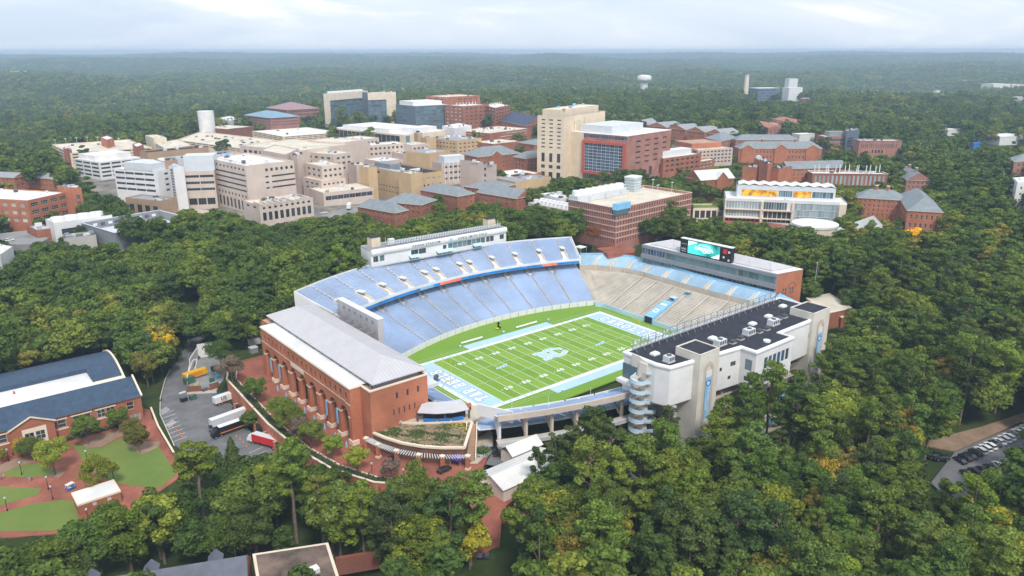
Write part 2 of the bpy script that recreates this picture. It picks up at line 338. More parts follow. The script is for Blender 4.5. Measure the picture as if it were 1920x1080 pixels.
def strokes(mb,ch,o,u,up,w_,h_,t,z,m=0,grow=0.):
    """lay one letter's strokes flat: o lower-left corner, u/up plan directions, w_ x h_ metres, stroke thickness t"""
    o,u,up=np.array(o,float),np.array(u,float),np.array(up,float);k=0
    for pl in STROKE[ch]:
        q=[o+u*(t/2+x*(w_-t))+up*(t/2+y*(h_-t))for x,y in pl]
        for a,b in zip(q,q[1:]):
            d=b-a;d=d/np.linalg.norm(d);n=np.array([-d[1],d[0]]);e=t/2+grow;k+=1;zz=z+k*.0008
            c=[a-d*e-n*e,b+d*e-n*e,b+d*e+n*e,a-d*e+n*e];mb.face([(x[0],x[1],zz)for x in c],m)
def word(s_,c0,u,up,w_,h_,gap,t,label):
    u=np.array(u,float);up=np.array(up,float);W=sum((gap*1.6+w_*.35 if ch==' ' else w_+gap)for ch in s_)-gap;p=np.array(c0,float)-u*W/2-up*h_/2
    for ch in s_:
        if ch==' ':p=p+u*(gap*1.6+w_*.35);continue
        b=MB();strokes(b,ch,p,u,up,w_,h_,t,.032,0,.22);ol=b.build('letter_outline','royal',field)
        b=MB();strokes(b,ch,p,u,up,w_,h_,t,.050);o=b.build('letter','paint_white',field);o['label']=label+' '+ch;p=p+u*(w_+gap)
word('TAR HEELS',(-55*yd,-1.0),(0,1),(-1,0),3.3,5.6,.8,1.05,'white block letter')
word('CAROLINA',(55*yd,0),(0,-1),(1,0),3.7,5.6,1.0,1.05,'white block letter')
for sgn in(-1,1):
    for k,dg_ in zip(range(-4,5),'123454321'):
        x=k*10*yd;y=sgn*(FY-8.6);u,up=((1,0),(0,1))if sgn<0 else((-1,0),(0,-1))
        b=MB()
        for dx,ch in((-1.95,dg_),(.35,'0')):strokes(b,ch,(x+u[0]*dx,y-up[1]*.9+0),u,up,1.6,2.1,.5,.032)
        if k:
            ax=x-2.9 if k<0 else x+2.9;d=-1 if k<0 else 1
            b.face([(ax,y-.3,.033),(ax+d*.9,y,.033),(ax,y+.3,.033)])
        b.build('yard_number','paint_white',field)
# interlocking monogram at midfield
def logo(c,s_,u,up,z,fill='end_blue',edge='paint_white',parent=field):
    for gr,m,zz in((.34,edge,z),(0,fill,z+.03)):
        b=MB();c_=np.array(c,float);u_=np.array(u,float);up_=np.array(up,float);k=0
        P=lambda x,y:c_+u_*x*s_+up_*y*s_
        def bar(p,q,t,dz):
            a,b2=P(*p),P(*q);d=(b2-a)/np.linalg.norm(b2-a);n=np.array([-d[1],d[0]]);e=t*s_/2+gr
            b.face([(x[0],x[1],zz+dz)for x in(a-d*gr-n*e,b2+d*gr-n*e,b2+d*gr+n*e,a-d*gr+n*e)])
        A=np.linspace(R_(28),R_(332),25);g=gr/s_
        for t0,t1 in zip(A,A[1:]):
            k+=1;b.face([(*P(.25+(.95+g)*math.cos(t0),(.72+g)*math.sin(t0)),zz+k*.0005),(*P(.25+(.95+g)*math.cos(t1),(.72+g)*math.sin(t1)),zz+k*.0005),(*P(.25+(.66-g)*math.cos(t1),(.47-g)*math.sin(t1)),zz+k*.0005),(*P(.25+(.66-g)*math.cos(t0),(.47-g)*math.sin(t0)),zz+k*.0005)])
        for p,q,t in(((-.78,-.62),(-.78,.62),.24),((.22,-.62),(.22,.62),.22),((-.78,.52),(.22,-.52),.26),((-1.05,.56),(-.5,.56),.2),((-1.05,-.56),(-.5,-.56),.2),((-.02,.56),(.46,.56),.2),((-.02,-.56),(.46,-.56),.2),((1.02,.12),(1.02,.42),.18),((1.02,-.42),(1.02,-.12),.18)):
            k+=1;bar(p,q,t,k*.0005)
        b.build('monogram',m,parent)
logo((0,0),6.6,(1,0),(0,1),.036)
for cx,cy in((-29*yd+1,2.5),(27.5*yd,-5.0)):                    # light-blue slanted conference marks
    b=MB();b.face([(cx-3.4,cy-1.2,.04),(cx+2.2,cy-1.2,.04),(cx+3.6,cy+1.3,.04),(cx-3.2,cy-.1,.04)],0)
    for k in range(3):b.face([(cx-2.4+k*1.7,cy-.9,.046),(cx-1.6+k*1.7,cy-.9,.046),(cx-1.3+k*1.7,cy-.2+k*.2,.046),(cx-2.0+k*1.7,cy-.3+k*.2,.046)],1)
    b.build('conference_mark',['end_blue','turf'],field)
# goal posts
def goal(x,s_,label):
    t=thing('goal_post',label,'goal post',(x,0,0));b=MB();bx=x+s_*1.7
    MB().tube((bx,0,0),(bx,0,2.2),.12,8).tube((bx,0,2.2),(x,0,3.05),.1,8).build('base_post','yellow',t)
    MB().tube((x,-2.82,3.05),(x,2.82,3.05),.1,8).build('crossbar','yellow',t)
    for y in(-2.82,2.82):MB().tube((x,y,3.05),(x,y,13.2),.07,8).build('upright','yellow',t)
goal(-FX,-1,'yellow goal post in front of the TAR HEELS end zone lettering');goal(FX,1,'yellow goal post behind the CAROLINA end zone')
# ================================================================== stands
def arc(cx,cy,R,a0,a1,n,z,s_=1):      # angle measured from +y (s_=1) or -y (s_=-1)
    a=np.linspace(R_(a0),R_(a1),n);R=np.broadcast_to(R,a.shape)
    return np.c_[cx+R*np.sin(a),cy+s_*R*np.cos(a),np.broadcast_to(z,a.shape)]
def resample(P,n):
    P=np.asarray(P,float);d=np.r_[0,np.cumsum(np.linalg.norm(np.diff(P,axis=0),axis=1))];t=np.linspace(0,d[-1],n)
    return np.c_[[np.interp(t,d,P[:,k])for k in range(3)]].T
def steps(F,Bk,rows):
    """stepped terrace between a front and a rear line (n,3) -> quads (treads and risers)"""
    F,Bk=np.asarray(F),np.asarray(Bk);Q=[]
    for r in range(rows):
        a=F+(Bk-F)*r/rows;b=F+(Bk-F)*(r+1)/rows;a=a.copy();b2=b.copy();b2[:,2]=a[:,2]
        Q.append(np.stack([a[:-1],a[1:],b2[1:],b2[:-1]],1));Q.append(np.stack([b2[:-1],b2[1:],b[1:],b[:-1]],1))
    return np.concatenate(Q)
def boxes_at(C,U,w_,d_,z0,z1):
    """many little boxes: C (n,3) front-centre, U (n,2) along-row unit; depth goes along the left normal"""
    N_=np.c_[-U[:,1],U[:,0]];P=[]
    for a,b in((-1,0),(1,0),(1,1),(-1,1)):
        P.append(np.c_[C[:,0]+U[:,0]*a*w_/2+N_[:,0]*b*d_,C[:,1]+U[:,1]*a*w_/2+N_[:,1]*b*d_,C[:,2]])
    lo=[p+[0,0,z0]for p in P];hi=[p+[0,0,z1]for p in P]
    Q=[np.stack([lo[i],lo[(i+1)%4],hi[(i+1)%4],hi[i]],1)for i in range(4)]+[np.stack(hi,1)]
    return np.concatenate(Q)
def seats(parent,F,Bk,rows,cuts,m='seat',pitch=.62,w_=.46,d_=.4,h_=.8,name='seat_block',bench=False,aisle=1.1,skip=None):
    """seat blocks between aisles; cuts = list of fractions along the line; one joined part per block"""
    F,Bk=np.asarray(F,float),np.asarray(Bk,float);fl=np.r_[0,np.cumsum(np.linalg.norm(np.diff(F,axis=0),axis=1))];fl /= fl[-1]
    cuts=[0]+sorted(cuts)+[1]
    for c0,c1 in zip(cuts,cuts[1:]):
        CC,UU,QQ=[],[],[]
        for r in range(rows):
            a=F+(Bk-F)*(r+.3)/rows;a[:,2]=(F+(Bk-F)*r/rows)[:,2];L=np.sum(np.linalg.norm(np.diff(a,axis=0),axis=1));pad=aisle/2/L
            if c1-c0<3*pad:continue
            u0,u1=c0+pad,c1-pad
            if bench:
                t=np.linspace(u0,u1,max(3,int((u1-u0)*L/4)));pts=np.c_[[np.interp(t,fl,a[:,k])for k in range(3)]].T
                mid=(pts[1:]+pts[:-1])/2;dv=(pts[1:]-pts[:-1])[:,:2];ln=np.linalg.norm(dv,axis=1)
                for c_,d__,l_ in zip(mid,dv,ln):QQ.append(boxes_at(c_[None],(d__/l_)[None],l_+.02,.32,.36,.44))
                continue
            n=max(1,int((u1-u0)*L/pitch));t=np.linspace(u0,u1,n+1);t=(t[1:]+t[:-1])/2
            if skip:t=t[[not skip(x,r/rows)for x in t]]
            if not len(t):continue
            pts=np.c_[[np.interp(t,fl,a[:,k])for k in range(3)]].T;p2=np.c_[[np.interp(t+.002,fl,a[:,k])for k in range(3)]].T
            dv=(p2-pts)[:,:2];ln=np.linalg.norm(dv,axis=1,keepdims=True);ok=ln[:,0]>1e-6;CC.append(pts[ok]);UU.append(dv[ok]/ln[ok])
        Q=np.concatenate(QQ)if bench and QQ else(np.concatenate([boxes_at(np.concatenate(CC),np.concatenate(UU),w_,.10,.42,h_),boxes_at(np.concatenate(CC)+[0,0,0],np.concatenate(UU),w_,-.38,.36,.44)])if CC else None)
        if Q is not None:o=quads(name,Q,m,parent);o['kind']='stuff'
def fracs(pxs,z,cx,cy,a0,a1,s_=1):
    r=[]
    for p in pxs:
        g=G(*p,z);r.append((math.degrees(math.atan2(g[0]-cx,s_*(g[1]-cy)))-a0)/(a1-a0))
    return[x for x in r if .02<x<.98]
# ---- far (press-box side) stand
A0,A1=-27.2,24.3;SC=(4,-94);nA=72
S1=thing('lower_stand','long curved lower seating stand of periwinkle blue seats below the press box','grandstand',(0,60,0))
f1=arc(*SC,141.6,A0,A1,nA,1.8);r1=arc(*SC,174,A0,A1,nA,14.2)
quads('terrace_steps',steps(f1,r1,36),'tread',S1)
wallf=arc(*SC,141.3,A0,A1,nA,1.0);Q=[]
b=MB();n_p=26;W0=arc(*SC,141.3,A0,A1,n_p+1,0); 
for i in range(n_p):                                                # white field wall, panel by panel
    p,q=W0[i],W0[i+1];d=(q-p)/np.linalg.norm(q-p);p2,q2=p+d*.12,q-d*.12;nn=np.array([-d[1],d[0],0])*.3
    MB().prism([(p2[0],p2[1]),(q2[0],q2[1]),(q2[0]+nn[0],q2[1]+nn[1]),(p2[0]+nn[0],p2[1]+nn[1])],.0,2.5).build('wall_panel','white',S1)
lowpx=[(697,576),(740,562),(781,551),(822,540),(865,531),(905,524),(947,516),(989,510),(1031,505),(1075,500)]
lc=fracs(lowpx,12.3,*SC,A0,A1)
vom=lambda x,r:r>.84 and min(abs(x-c)for c in lc)<.013
seats(S1,f1,r1,36,lc,skip=vom)
for c in lc:
    a=R_(A0+(A1-A0)*c);dx,dy=math.sin(a),math.cos(a);pt=lambda R,z,t=0:(SC[0]+R*dx+t*dy,SC[1]+R*dy-t*dx,z)
    zz=lambda R:1.8+(R-141.6)*12.4/32.4
    b=MB()
    for k in range(36):                                               # aisle steps, brownish with handrail dots
        R0=141.6+k*32.4/36
        if R0>166:break
        z=zz(R0)+.20;b.face([pt(R0,z,-.5),pt(R0,z,.5),pt(R0+.85,z,.5),pt(R0+.85,z,-.5)],k%2)
    b.build('aisle',['brown_panel','grey_dark'],S1)['kind']='stuff'
    b=MB()                                                          # vomitory: side walls and dark passage
    for t in(-1.9,1.6): 
        b.loft([[pt(166,zz(166),t),pt(166,zz(166),t+.3),pt(166,zz(166)+1.3,t+.3),pt(166,zz(166)+1.3,t)],[pt(174,zz(173.5),t),pt(174,zz(173.5),t+.3),pt(174,zz(173.5)+1.4,t+.3),pt(174,zz(173.5)+1.4,t)]],0)
    b.face([pt(166,zz(166)+.2,-1.6),pt(166,zz(166)+.2,1.6),pt(173.5,zz(166)+1.2,1.6),pt(173.5,zz(166)+1.2,-1.6)],0)
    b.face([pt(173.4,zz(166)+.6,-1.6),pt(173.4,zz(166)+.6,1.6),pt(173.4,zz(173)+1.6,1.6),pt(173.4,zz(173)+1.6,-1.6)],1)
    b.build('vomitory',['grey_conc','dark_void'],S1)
S2=thing('upper_deck','curved upper deck of periwinkle blue seats with a blue ribbon board along its front','grandstand',(0,80,0))
th=np.linspace(A0,A1,nA);Rt=np.interp(th,[-27,-17.6,-12.6,0,12.4,24.4],[189.5,190.4,190.4,188,184.5,182.5])
f2=arc(*SC,166.5,A0,A1,nA,17.6);r2=arc(*SC,Rt,A0,A1,nA,26.0)
quads('terrace_steps',steps(f2,r2,21),'tread',S2)
under=f2-[0,0,1.8];ru=r2-[0,0,2.5];quads('soffit',np.stack([under[:-1],ru[:-1],ru[1:],under[1:]],1),'white_conc',S2)
fo=arc(*SC,166.1,A0,A1,nA,17.5)
def band(name,P,z0,z1,m,parent,off=0):
    a=P.copy();a[:,2]=z0;b_=P.copy();b_[:,2]=z1;return quads(name,np.stack([a[:-1],a[1:],b_[1:],b_[:-1]],1),m,parent)
band('front_wall',fo,15.8,18.5,'white_conc',S2);band('front_wall_inner',f2,17.6,18.5,'white_conc',S2)
quads('wall_cap',np.stack([fo[:-1]+[0,0,1.0],fo[1:]+[0,0,1.0],f2[1:]+[0,0,.9],f2[:-1]+[0,0,.9]],1),'seat_light',S2)
rb=arc(*SC,165.9,A0+5,A1-.2,64,0);k0=[0,18,22,24,37,44,63]
for i,(a,c_)in enumerate(zip(k0,k0[1:])):band('ribbon_board',rb[a:c_+1],16.0,17.3,['ribbon','carolina','ribbon','ribbon','ribbon','ribbon'][i],S2)
for a,c_ in((24,30),(53,57)):band('ribbon_advert',arc(*SC,165.84,A0+5,A1-.2,64,0)[a:c_+1],16.1,17.2,'ribbon_red',S2)
band('rear_wall',arc(*SC,Rt+.1,A0,A1,nA,0),17,26.9,'white_conc',S2)
upx=[(620,567),(665,551),(707,537),(749,526),(791,515),(814,510),(857,500),(877,497),(920,490),(962,483),(1006,477),(1049,472)]
uc_=fracs(upx,20,*SC,A0,A1)
vom2=lambda x,r:r<.42 and min(abs(x-c)for c in uc_)<.011
seats(S2,f2,r2,21,uc_,skip=vom2)
for c in uc_:
    a=R_(A0+(A1-A0)*c);dx,dy=math.sin(a),math.cos(a);pt=lambda R,z,t=0:(SC[0]+R*dx+t*dy,SC[1]+R*dy-t*dx,z)
    RT=np.interp(A0+(A1-A0)*c,th,Rt);zz=lambda R:17.6+(R-166.5)*8.4/(RT-166.5)
    b=MB()
    for k in range(10,21):
        R0=166.5+k*(RT-166.5)/21;z=zz(R0)+.25;b.face([pt(R0,z,-.5),pt(R0,z,.5),pt(R0+.9,z,.5),pt(R0+.9,z,-.5)],k%2)
    b.build('aisle',['grey_conc','grey_dark'],S2)['kind']='stuff'
    b=MB()
    for t in(-1.5,1.2):b.loft([[pt(168.5,zz(168),t),pt(168.5,zz(168),t+.3),pt(168.5,zz(168)+1.3,t+.3),pt(168.5,zz(168)+1.3,t)],[pt(175.5,zz(175),t),pt(175.5,zz(175),t+.3),pt(175.5,zz(175)+.9,t+.3),pt(175.5,zz(175)+.9,t)]],0)
    b.face([pt(168.5,zz(168)-.1,-1.2),pt(168.5,zz(168)-.1,1.2),pt(175.5,zz(168)+.9,1.2),pt(175.5,zz(168)+.9,-1.2)],0)
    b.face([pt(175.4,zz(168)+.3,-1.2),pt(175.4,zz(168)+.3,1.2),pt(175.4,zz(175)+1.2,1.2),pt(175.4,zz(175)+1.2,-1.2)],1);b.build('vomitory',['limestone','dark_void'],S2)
    b=MB();b.loft([[pt(172,zz(175)+1.0,-1.2),pt(172,zz(175)+1.0,1.2),pt(172,zz(175)+1.5,1.2),pt(172,zz(175)+1.5,-1.2)],[pt(175.8,zz(175)+1.0,-1.2),pt(175.8,zz(175)+1.0,1.2),pt(175.8,zz(175)+1.6,1.2),pt(175.8,zz(175)+1.6,-1.2)]]);b.build('vomitory_hood','white',S2)
for A_ in(A0,A1):                                                  # end walls of both decks
    a=R_(A_);dx,dy=math.sin(a),math.cos(a);s_=.4 if A_>0 else-.4;pt=lambda R,z,t=0:(SC[0]+R*dx+t*dy,SC[1]+R*dy-t*dx,z);RT=np.interp(A_,th,Rt)
    MB().loft([[pt(166,15.6,0),pt(166,15.6,s_),pt(166,18.6,s_),pt(166,18.6,0)],[pt(RT,20,0),pt(RT,20,s_),pt(RT,27,s_),pt(RT,27,0)]]).build('end_wall','white_conc',S2)
    if A_<0:MB().loft([[pt(141.3,0,0),pt(141.3,0,s_),pt(141.3,2.6,s_),pt(141.3,2.6,0)],[pt(174,0,0),pt(174,0,s_),pt(174,15,s_),pt(174,15,0)]]).build('end_wall','white_conc',S1)
for k in range(9):
    a=R_(A0+(A1-A0)*(k+.5)/9);MB().obox((SC[0]+176*math.sin(a),SC[1]+176*math.cos(a)),-a,1,1.5,0,18).build('column','grey_conc',S2)
# ---- press box
PB=thing('press_box','long white press box with rounded edges above the far upper deck','press box',(0,92,0))
p0,p1=G(697,504,25.3),G(949,457,25.3);u=(p1-p0)/np.linalg.norm(p1-p0);nv=np.array([-u[1],u[0],0]);Lp=np.linalg.norm(p1-p0)
PBz0,PBz1=25.3,HT(700,470,697,504,25.3)+.3;dep=10.5
def pbp(s_,t,z):q=p0+u*s_+nv*t;return(q[0],q[1],z)
b=MB();wr=[]
facade(b,PB,p0,p1,PBz0+2.2,PBz1-3.0,[(1,1,.012,.05,.05,.95,.9,.8,'d'),(1,1,.055,.09,.05,.95,.9,.8,'t'),(2,1,.27,.38,.05,.95,.95,.75,'d'),(1,1,.50,.53,.1,.9,.9,.7,'d'),(8,1,.54,.83,.05,.95,.97,.8,'t'),(2,1,.835,.90,.05,.95,.95,.8,'d'),(1,1,.945,.985,.1,.9,.9,.8,'d')],depth=.6,zb=PBz0+2.2)
# rounded soffit and rounded parapet, lofted along the front
def ring(s_,inset=0):
    pr=[(0.9,PBz0),(.35,PBz0+.25),(.05,PBz0+.9),(0,PBz0+2.2)];pr2=[(0,PBz1-3.0),(-.7,PBz1-2.7),(-1.0,PBz1-2.0),(-1.0,PBz1-1.1),(-.7,PBz1-.4),(-.1,PBz1)]
    return[pbp(s_,a,z)for a,z in pr],[pbp(s_,a,z)for a,z in pr2]
for s0,s1 in((0,Lp),):
    A1_,A2_=ring(s0);B1_,B2_=ring(s1);b.loft([A1_,B1_],0,False,False);b.loft([A2_,B2_],0,False,False)
b.face([pbp(0,0.9,PBz0),pbp(Lp,.9,PBz0),pbp(Lp,dep,PBz0),pbp(0,dep,PBz0)])
for s_ in(0,Lp):b.face([pbp(s_,.35,PBz0+.25),pbp(s_,0,PBz0+2.2),pbp(s_,0,PBz1-3),pbp(s_,-1,PBz1-2),pbp(s_,-1,PBz1-1.1),pbp(s_,-.1,PBz1),pbp(s_,dep,PBz1),pbp(s_,dep,PBz0),pbp(s_,.9,PBz0)])
b.face([pbp(0,dep,16),pbp(Lp,dep,16),pbp(Lp,dep,PBz1),pbp(0,dep,PBz1)]);b.build('shell','white_conc',PB)
MB().prism([pbp(0,-.2,0)[:2],pbp(Lp,-.2,0)[:2],pbp(Lp,dep,0)[:2],pbp(0,dep,0)[:2]],PBz1-.6,PBz1-.25).build('roof','panel_grey',PB)
upv=(0,0,1)
text('lettering','KENAN STADIUM',1.75,PB,pbp(Lp*.375,-1.1,PBz1-1.55),u,upv,'grey_dark',.02,1.25)
text('lettering','CHRIS SMITH FIELD',1.75,PB,pbp(Lp*.72,-1.1,PBz1-1.55),u,upv,'grey_dark',.02,1.25)
o=MB();cc=np.array(pbp(Lp*.555,-1.1,PBz1-1.55));o.face([cc+u*.9*math.cos(t)+np.array([0,0,.9*math.sin(t)])for t in np.linspace(0,6.28,9)[:-1]]);o.build('emblem','carolina',PB)
for s_,w_ in((.29,6),(.51,10),(.76,6)):
    q=Lp*s_;MB().loft([[pbp(q-w_/2,-.05,PBz0+3.1),pbp(q+w_/2,-.05,PBz0+3.1),pbp(q+w_/2,-.05,PBz0+3.4),pbp(q-w_/2,-.05,PBz0+3.4)],[pbp(q-w_/2,-2.6,PBz0+2.3),pbp(q+w_/2,-2.6,PBz0+2.3),pbp(q+w_/2,-2.6,PBz0+2.5),pbp(q-w_/2,-2.6,PBz0+2.5)]]).build('awning','seat_light',PB)
    b=MB();facade(b,PB,pbp(q-w_/2+.5,-.07,0),pbp(q+w_/2-.5,-.07,0),PBz0+.9,PBz0+2.1,[(3,1,0,1,0,1,.8,.8,'d')],.05,zb=PBz0+.9);b.build('window_panel','white_conc',PB)
for s_,m_ in((.045,'cream'),(.90,'cream')):                       # stair heads on the roof
    q=Lp*s_+2;MB().prism([pbp(q-2.4,5,0)[:2],pbp(q+2.4,5,0)[:2],pbp(q+2.4,9.6,0)[:2],pbp(q-2.4,9.6,0)[:2]],PBz1-.3,PBz1+4.4).build('stair_head',m_,PB)
    MB().prism([pbp(q-2.6,4.8,0)[:2],pbp(q+2.6,4.8,0)[:2],pbp(q+2.6,9.8,0)[:2],pbp(q-2.6,9.8,0)[:2]],PBz1+4.4,PBz1+4.7).build('stair_head_roof','roof_dark',PB)
# floodlight rack along a press box style roof: rails, posts and rows of lamps
def light_rack(label,P,Q,z,h_,n_,lamps,back):
    P,Q=np.array(P),np.array(Q);d=(Q-P)/np.linalg.norm(Q-P);nn=np.array([d[1],-d[0]])*back;L=np.linalg.norm(Q-P)
    t=thing('floodlight_rack',label,'floodlights',(P[0],P[1],z))
    for k in(0.15,.5,.98):MB().beam((P[0],P[1],z+h_*k),(Q[0],Q[1],z+h_*k),.16,.16).build('rail','steel',t)
    for i in range(n_+1):
        p=P+d*L*i/n_;MB().beam((p[0],p[1],z),(p[0],p[1],z+h_),.16,.16).beam((p[0]+nn[0]*2.2,p[1]+nn[1]*2.2,z),(p[0],p[1],z+h_*.7),.12,.12).build('post','steel',t)
    fl=MB()
    for r in range(2):
        for i in range(lamps):
            p=P+d*L*(i+.5+.25*r)/lamps;fl.obox(p-nn*.3,math.atan2(d[1],d[0]),.7,.35,z+h_*(.28+.36*r),z+h_*(.28+.36*r)+.65,0)
            fl.obox(p-nn*.52,math.atan2(d[1],d[0]),.55,.06,z+h_*(.28+.36*r)+.05,z+h_*(.28+.36*r)+.6,1)
    o=fl.build('lamp_heads',['panel_light','white'],t);o['kind']='stuff';return t
light_rack('grey rack of floodlights along the roof of the white press box',pbp(Lp*.12,2.2,0)[:2],pbp(Lp*.97,2.2,0)[:2],PBz1-.25,2.6,24,46,-1)
b=MB();b.obox(pbp(Lp*.18,6.5,0)[:2],math.atan2(u[1],u[0]),3,2,PBz1-.3,PBz1+2.2);tag(b.build('rooftop_unit','white_conc'),'pale box unit on the press box roof beside the left stair head','equipment')
for s_ in(.95,.965,.985,.14):MB().tube(pbp(Lp*s_,6,PBz1-.3),pbp(Lp*s_,6,PBz1+3.2),.1).build('antenna','white',PB)
# ---- bowl end (right): bare benches below, pale blue benches above
BW=thing('bowl_stand','curved end stand of bare tan benches behind the CAROLINA end zone','grandstand',(75,5,0))
bf=[(60.9,33.4),(61.5,32.2),(62.3,30.2),(62.7,28),(62.7,18),(62.9,0),(63,-20),(63.5,-44)]
br_=[(72.6,58.4),(80.1,52),(87.0,40.5),(88.9,30),(89.2,18),(88.8,0),(89.5,-20),(91.5,-44)]
def multi(P,Q,n):
    P,Q=np.array(P,float),np.array(Q,float);a,b_=[],[]
    for i in range(len(P)-1):
        t=np.linspace(0,1,n,endpoint=False)[:,None];a.append(P[i]+(P[i+1]-P[i])*t);b_.append(Q[i]+(Q[i+1]-Q[i])*t)
    return np.vstack(a+[P[-1:]]),np.vstack(b_+[Q[-1:]])
a,b_=multi(bf,br_,5);F3=np.c_[a,np.full(len(a),1.6)];B3=np.c_[b_,np.full(len(b_),11.6)]
quads('terrace_steps',steps(F3,B3,27),'tread_tan',BW)
fl=np.r_[0,np.cumsum(np.linalg.norm(np.diff(F3,axis=0),axis=1))];fl /= fl[-1]
seats(BW,F3,B3,27,[.10,.21,.35,.49,.63,.77,.90],'bench',bench=True,name='bench_block',aisle=1.0)
for c in(.10,.21,.35,.49,.63,.77,.90):
    p=np.array([np.interp(c,fl,F3[:,k])for k in range(3)]);q=np.array([np.interp(c,fl,B3[:,k])for k in range(3)])
    d=(q-p)[:2];d /= np.linalg.norm(d);n2=np.array([-d[1],d[0],0])*.5;b=MB();b.face([p-n2+[0,0,.5],p+n2+[0,0,.5],q+n2+[0,0,.5],q-n2+[0,0,.5]]);b.build('aisle','tread_tan',BW)
for i in range(0,len(F3)-1,2):
    p,q=F3[i],F3[min(i+2,len(F3)-1)];MB().beam((p[0]-.3,p[1],1.15),(q[0]-.3,q[1],1.15),.3,2.3).build('wall_panel','seat_light',BW)
BU=thing('bowl_upper_stand','upper end stand of pale blue benches below the glass fronted building','grandstand',(95,5,12))
uf=[(73.4,58.8),(80.9,52.8),(87.9,41.0),(89.8,30),(90.1,18),(89.7,0),(90.4,-20),(92.4,-44)];ur=[(81.0,66.5),(93.5,57),(99.6,44),(100.2,32),(99.2,18),(98.3,0),(98.9,-20),(100.8,-44)]
a,b_=multi(uf,ur,5);F4=np.c_[a,np.full(len(a),13.4)];B4=np.c_[b_,np.full(len(b_),17.6)]
quads('terrace_steps',steps(F4,B4,12),'seat_light',BU);band('front_wall',F4,11.4,14.3,'tread_tan',BU)
q_=B3+[0,0,.02];quads('walkway',np.stack([B3[:-1]+[0,0,.02],B3[1:]+[0,0,.02],F4[1:]*[1,1,0]+[0,0,11.65],F4[:-1]*[1,1,0]+[0,0,11.65]],1),'concrete_pave',BU)
ucut=[.07,.15,.24,.34,.46,.58,.70,.82,.93];seats(BU,F4,B4,12,ucut,'seat_light',bench=True,name='bench_block',aisle=1.4)
band('rear_wall',B4,14,18.3,'carolina',BU)
fl4=np.r_[0,np.cumsum(np.linalg.norm(np.diff(F4,axis=0),axis=1))];fl4 /= fl4[-1]
for c in ucut:
    p=np.array([np.interp(c,fl4,F4[:,k])for k in range(3)]);q=np.array([np.interp(c,fl4,B4[:,k])for k in range(3)]);d=(q-p)[:2];d /= np.linalg.norm(d);n2=np.array([-d[1],d[0],0])
    b=MB();e_=p+(q-p)*.55
    for s_ in(-.9,.7):b.loft([[p+n2*s_+[0,0,-1.6],p+n2*(s_+.25)+[0,0,-1.6],p+n2*(s_+.25)+[0,0,1.3],p+n2*s_+[0,0,1.3]],[e_+n2*s_,e_+n2*(s_+.25),e_+n2*(s_+.25)+[0,0,1.2],e_+n2*s_+[0,0,1.2]]])
    b.build('stair_wall','limestone',BU)
# tunnel cover with the monogram, small cabin on the benches
TN=thing('player_tunnel','pale blue covered player tunnel running up through the tan benches','tunnel',(63,0,0))
tA,tB,tC,tD=G(1213,593,3.2),G(1224,603,3.2),G(1257,573,7.5),G(1244,568,7.5);ty0,ty1=-3.5,1.5
b=MB();b.face([(62,ty0,3.4),(62,ty1,3.4),(76,ty1,8.2),(76,ty0,8.2)],0);b.face([(62,ty0,0),(62,ty0,3.4),(76,ty0,8.2),(76,ty0,5)],0);b.face([(62,ty1,0),(62,ty1,3.4),(76,ty1,8.2),(76,ty1,5)],0);b.build('cover','carolina',TN)
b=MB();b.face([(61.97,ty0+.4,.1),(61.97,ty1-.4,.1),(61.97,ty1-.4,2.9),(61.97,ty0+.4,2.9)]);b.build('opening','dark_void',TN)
b=MB();sl=4.8/14
for(x0,x1,y0,y1)in((66,66.8,-2.3,.3),(68,68.8,-2.3,.3),(66,68.8,-2.5,-1.9),(66,68.8,-.1,.5),(72.5,73.6,-2.8,.8)):b.face([(x,y,3.4+(x-62)*sl+.05)for x,y in((x0,y0),(x1,y0),(x1,y1),(x0,y1))])
b.build('monogram','paint_white',TN)
t=thing('camera_cabin','small pale blue cabin standing on the tan benches behind the tunnel','cabin',(79.5,-1.5,7));MB().box(78.4,-3.2,7.2,81,.2,9.6).build('cabin_wall','carolina',t);MB().box(78.2,-3.4,9.6,81.2,.4,9.8).build('cabin_roof','seat_light',t);MB().box(78.37,-2.6,8.4,78.4,-.4,9.3).build('window','glass_dark',t)
t=thing('camera_platform','small pale blue platform with green top high on the tan benches','platform',(86,-5,9));MB().box(84.8,-6.4,9.6,87,-3.6,11.2).build('platform_base','carolina',t);MB().box(84.7,-6.5,11.2,87.1,-3.5,11.4).build('platform_top','green_box',t)
# ---- near stand: lower deck mostly hidden, upper deck on a concrete frame
NS=thing('near_lower_stand','near lower stand of blue seats glimpsed under the concrete deck','grandstand',(-30,-48,0))
f5=arc(4,94,141.6,-29,27,60,1.6,-1);r5=arc(4,94,160,-29,27,60,6.4,-1)
f5,r5=f5[::-1],r5[::-1]
quads('terrace_steps',steps(f5,r5,20),'tread',NS);seats(NS,f5,r5,20,[.1,.2,.3,.4,.5,.6,.7,.8,.9]);band('field_wall',arc(4,94,141.2,-29,27,60,0,-1),0,2.4,'white',NS)
NU=thing('near_upper_deck','near upper deck of blue seats carried by a grey concrete frame','grandstand',(-30,-62,0))
f6=arc(4,105,166.5,-25.5,24,50,10.2,-1)[::-1];r6=arc(4,105,176.5,-25.5,24,50,14.0,-1)[::-1]
quads('terrace_steps',steps(f6,r6,12),'tread',NU);seats(NU,f6,r6,12,[.1,.2,.3,.4,.5,.6,.7,.78,.86,.93])
quads('soffit',np.stack([f6[:-1]-[0,0,1],f6[1:]-[0,0,1],r6[1:]-[0,0,1.6],r6[:-1]-[0,0,1.6]],1),'grey_conc',NU)
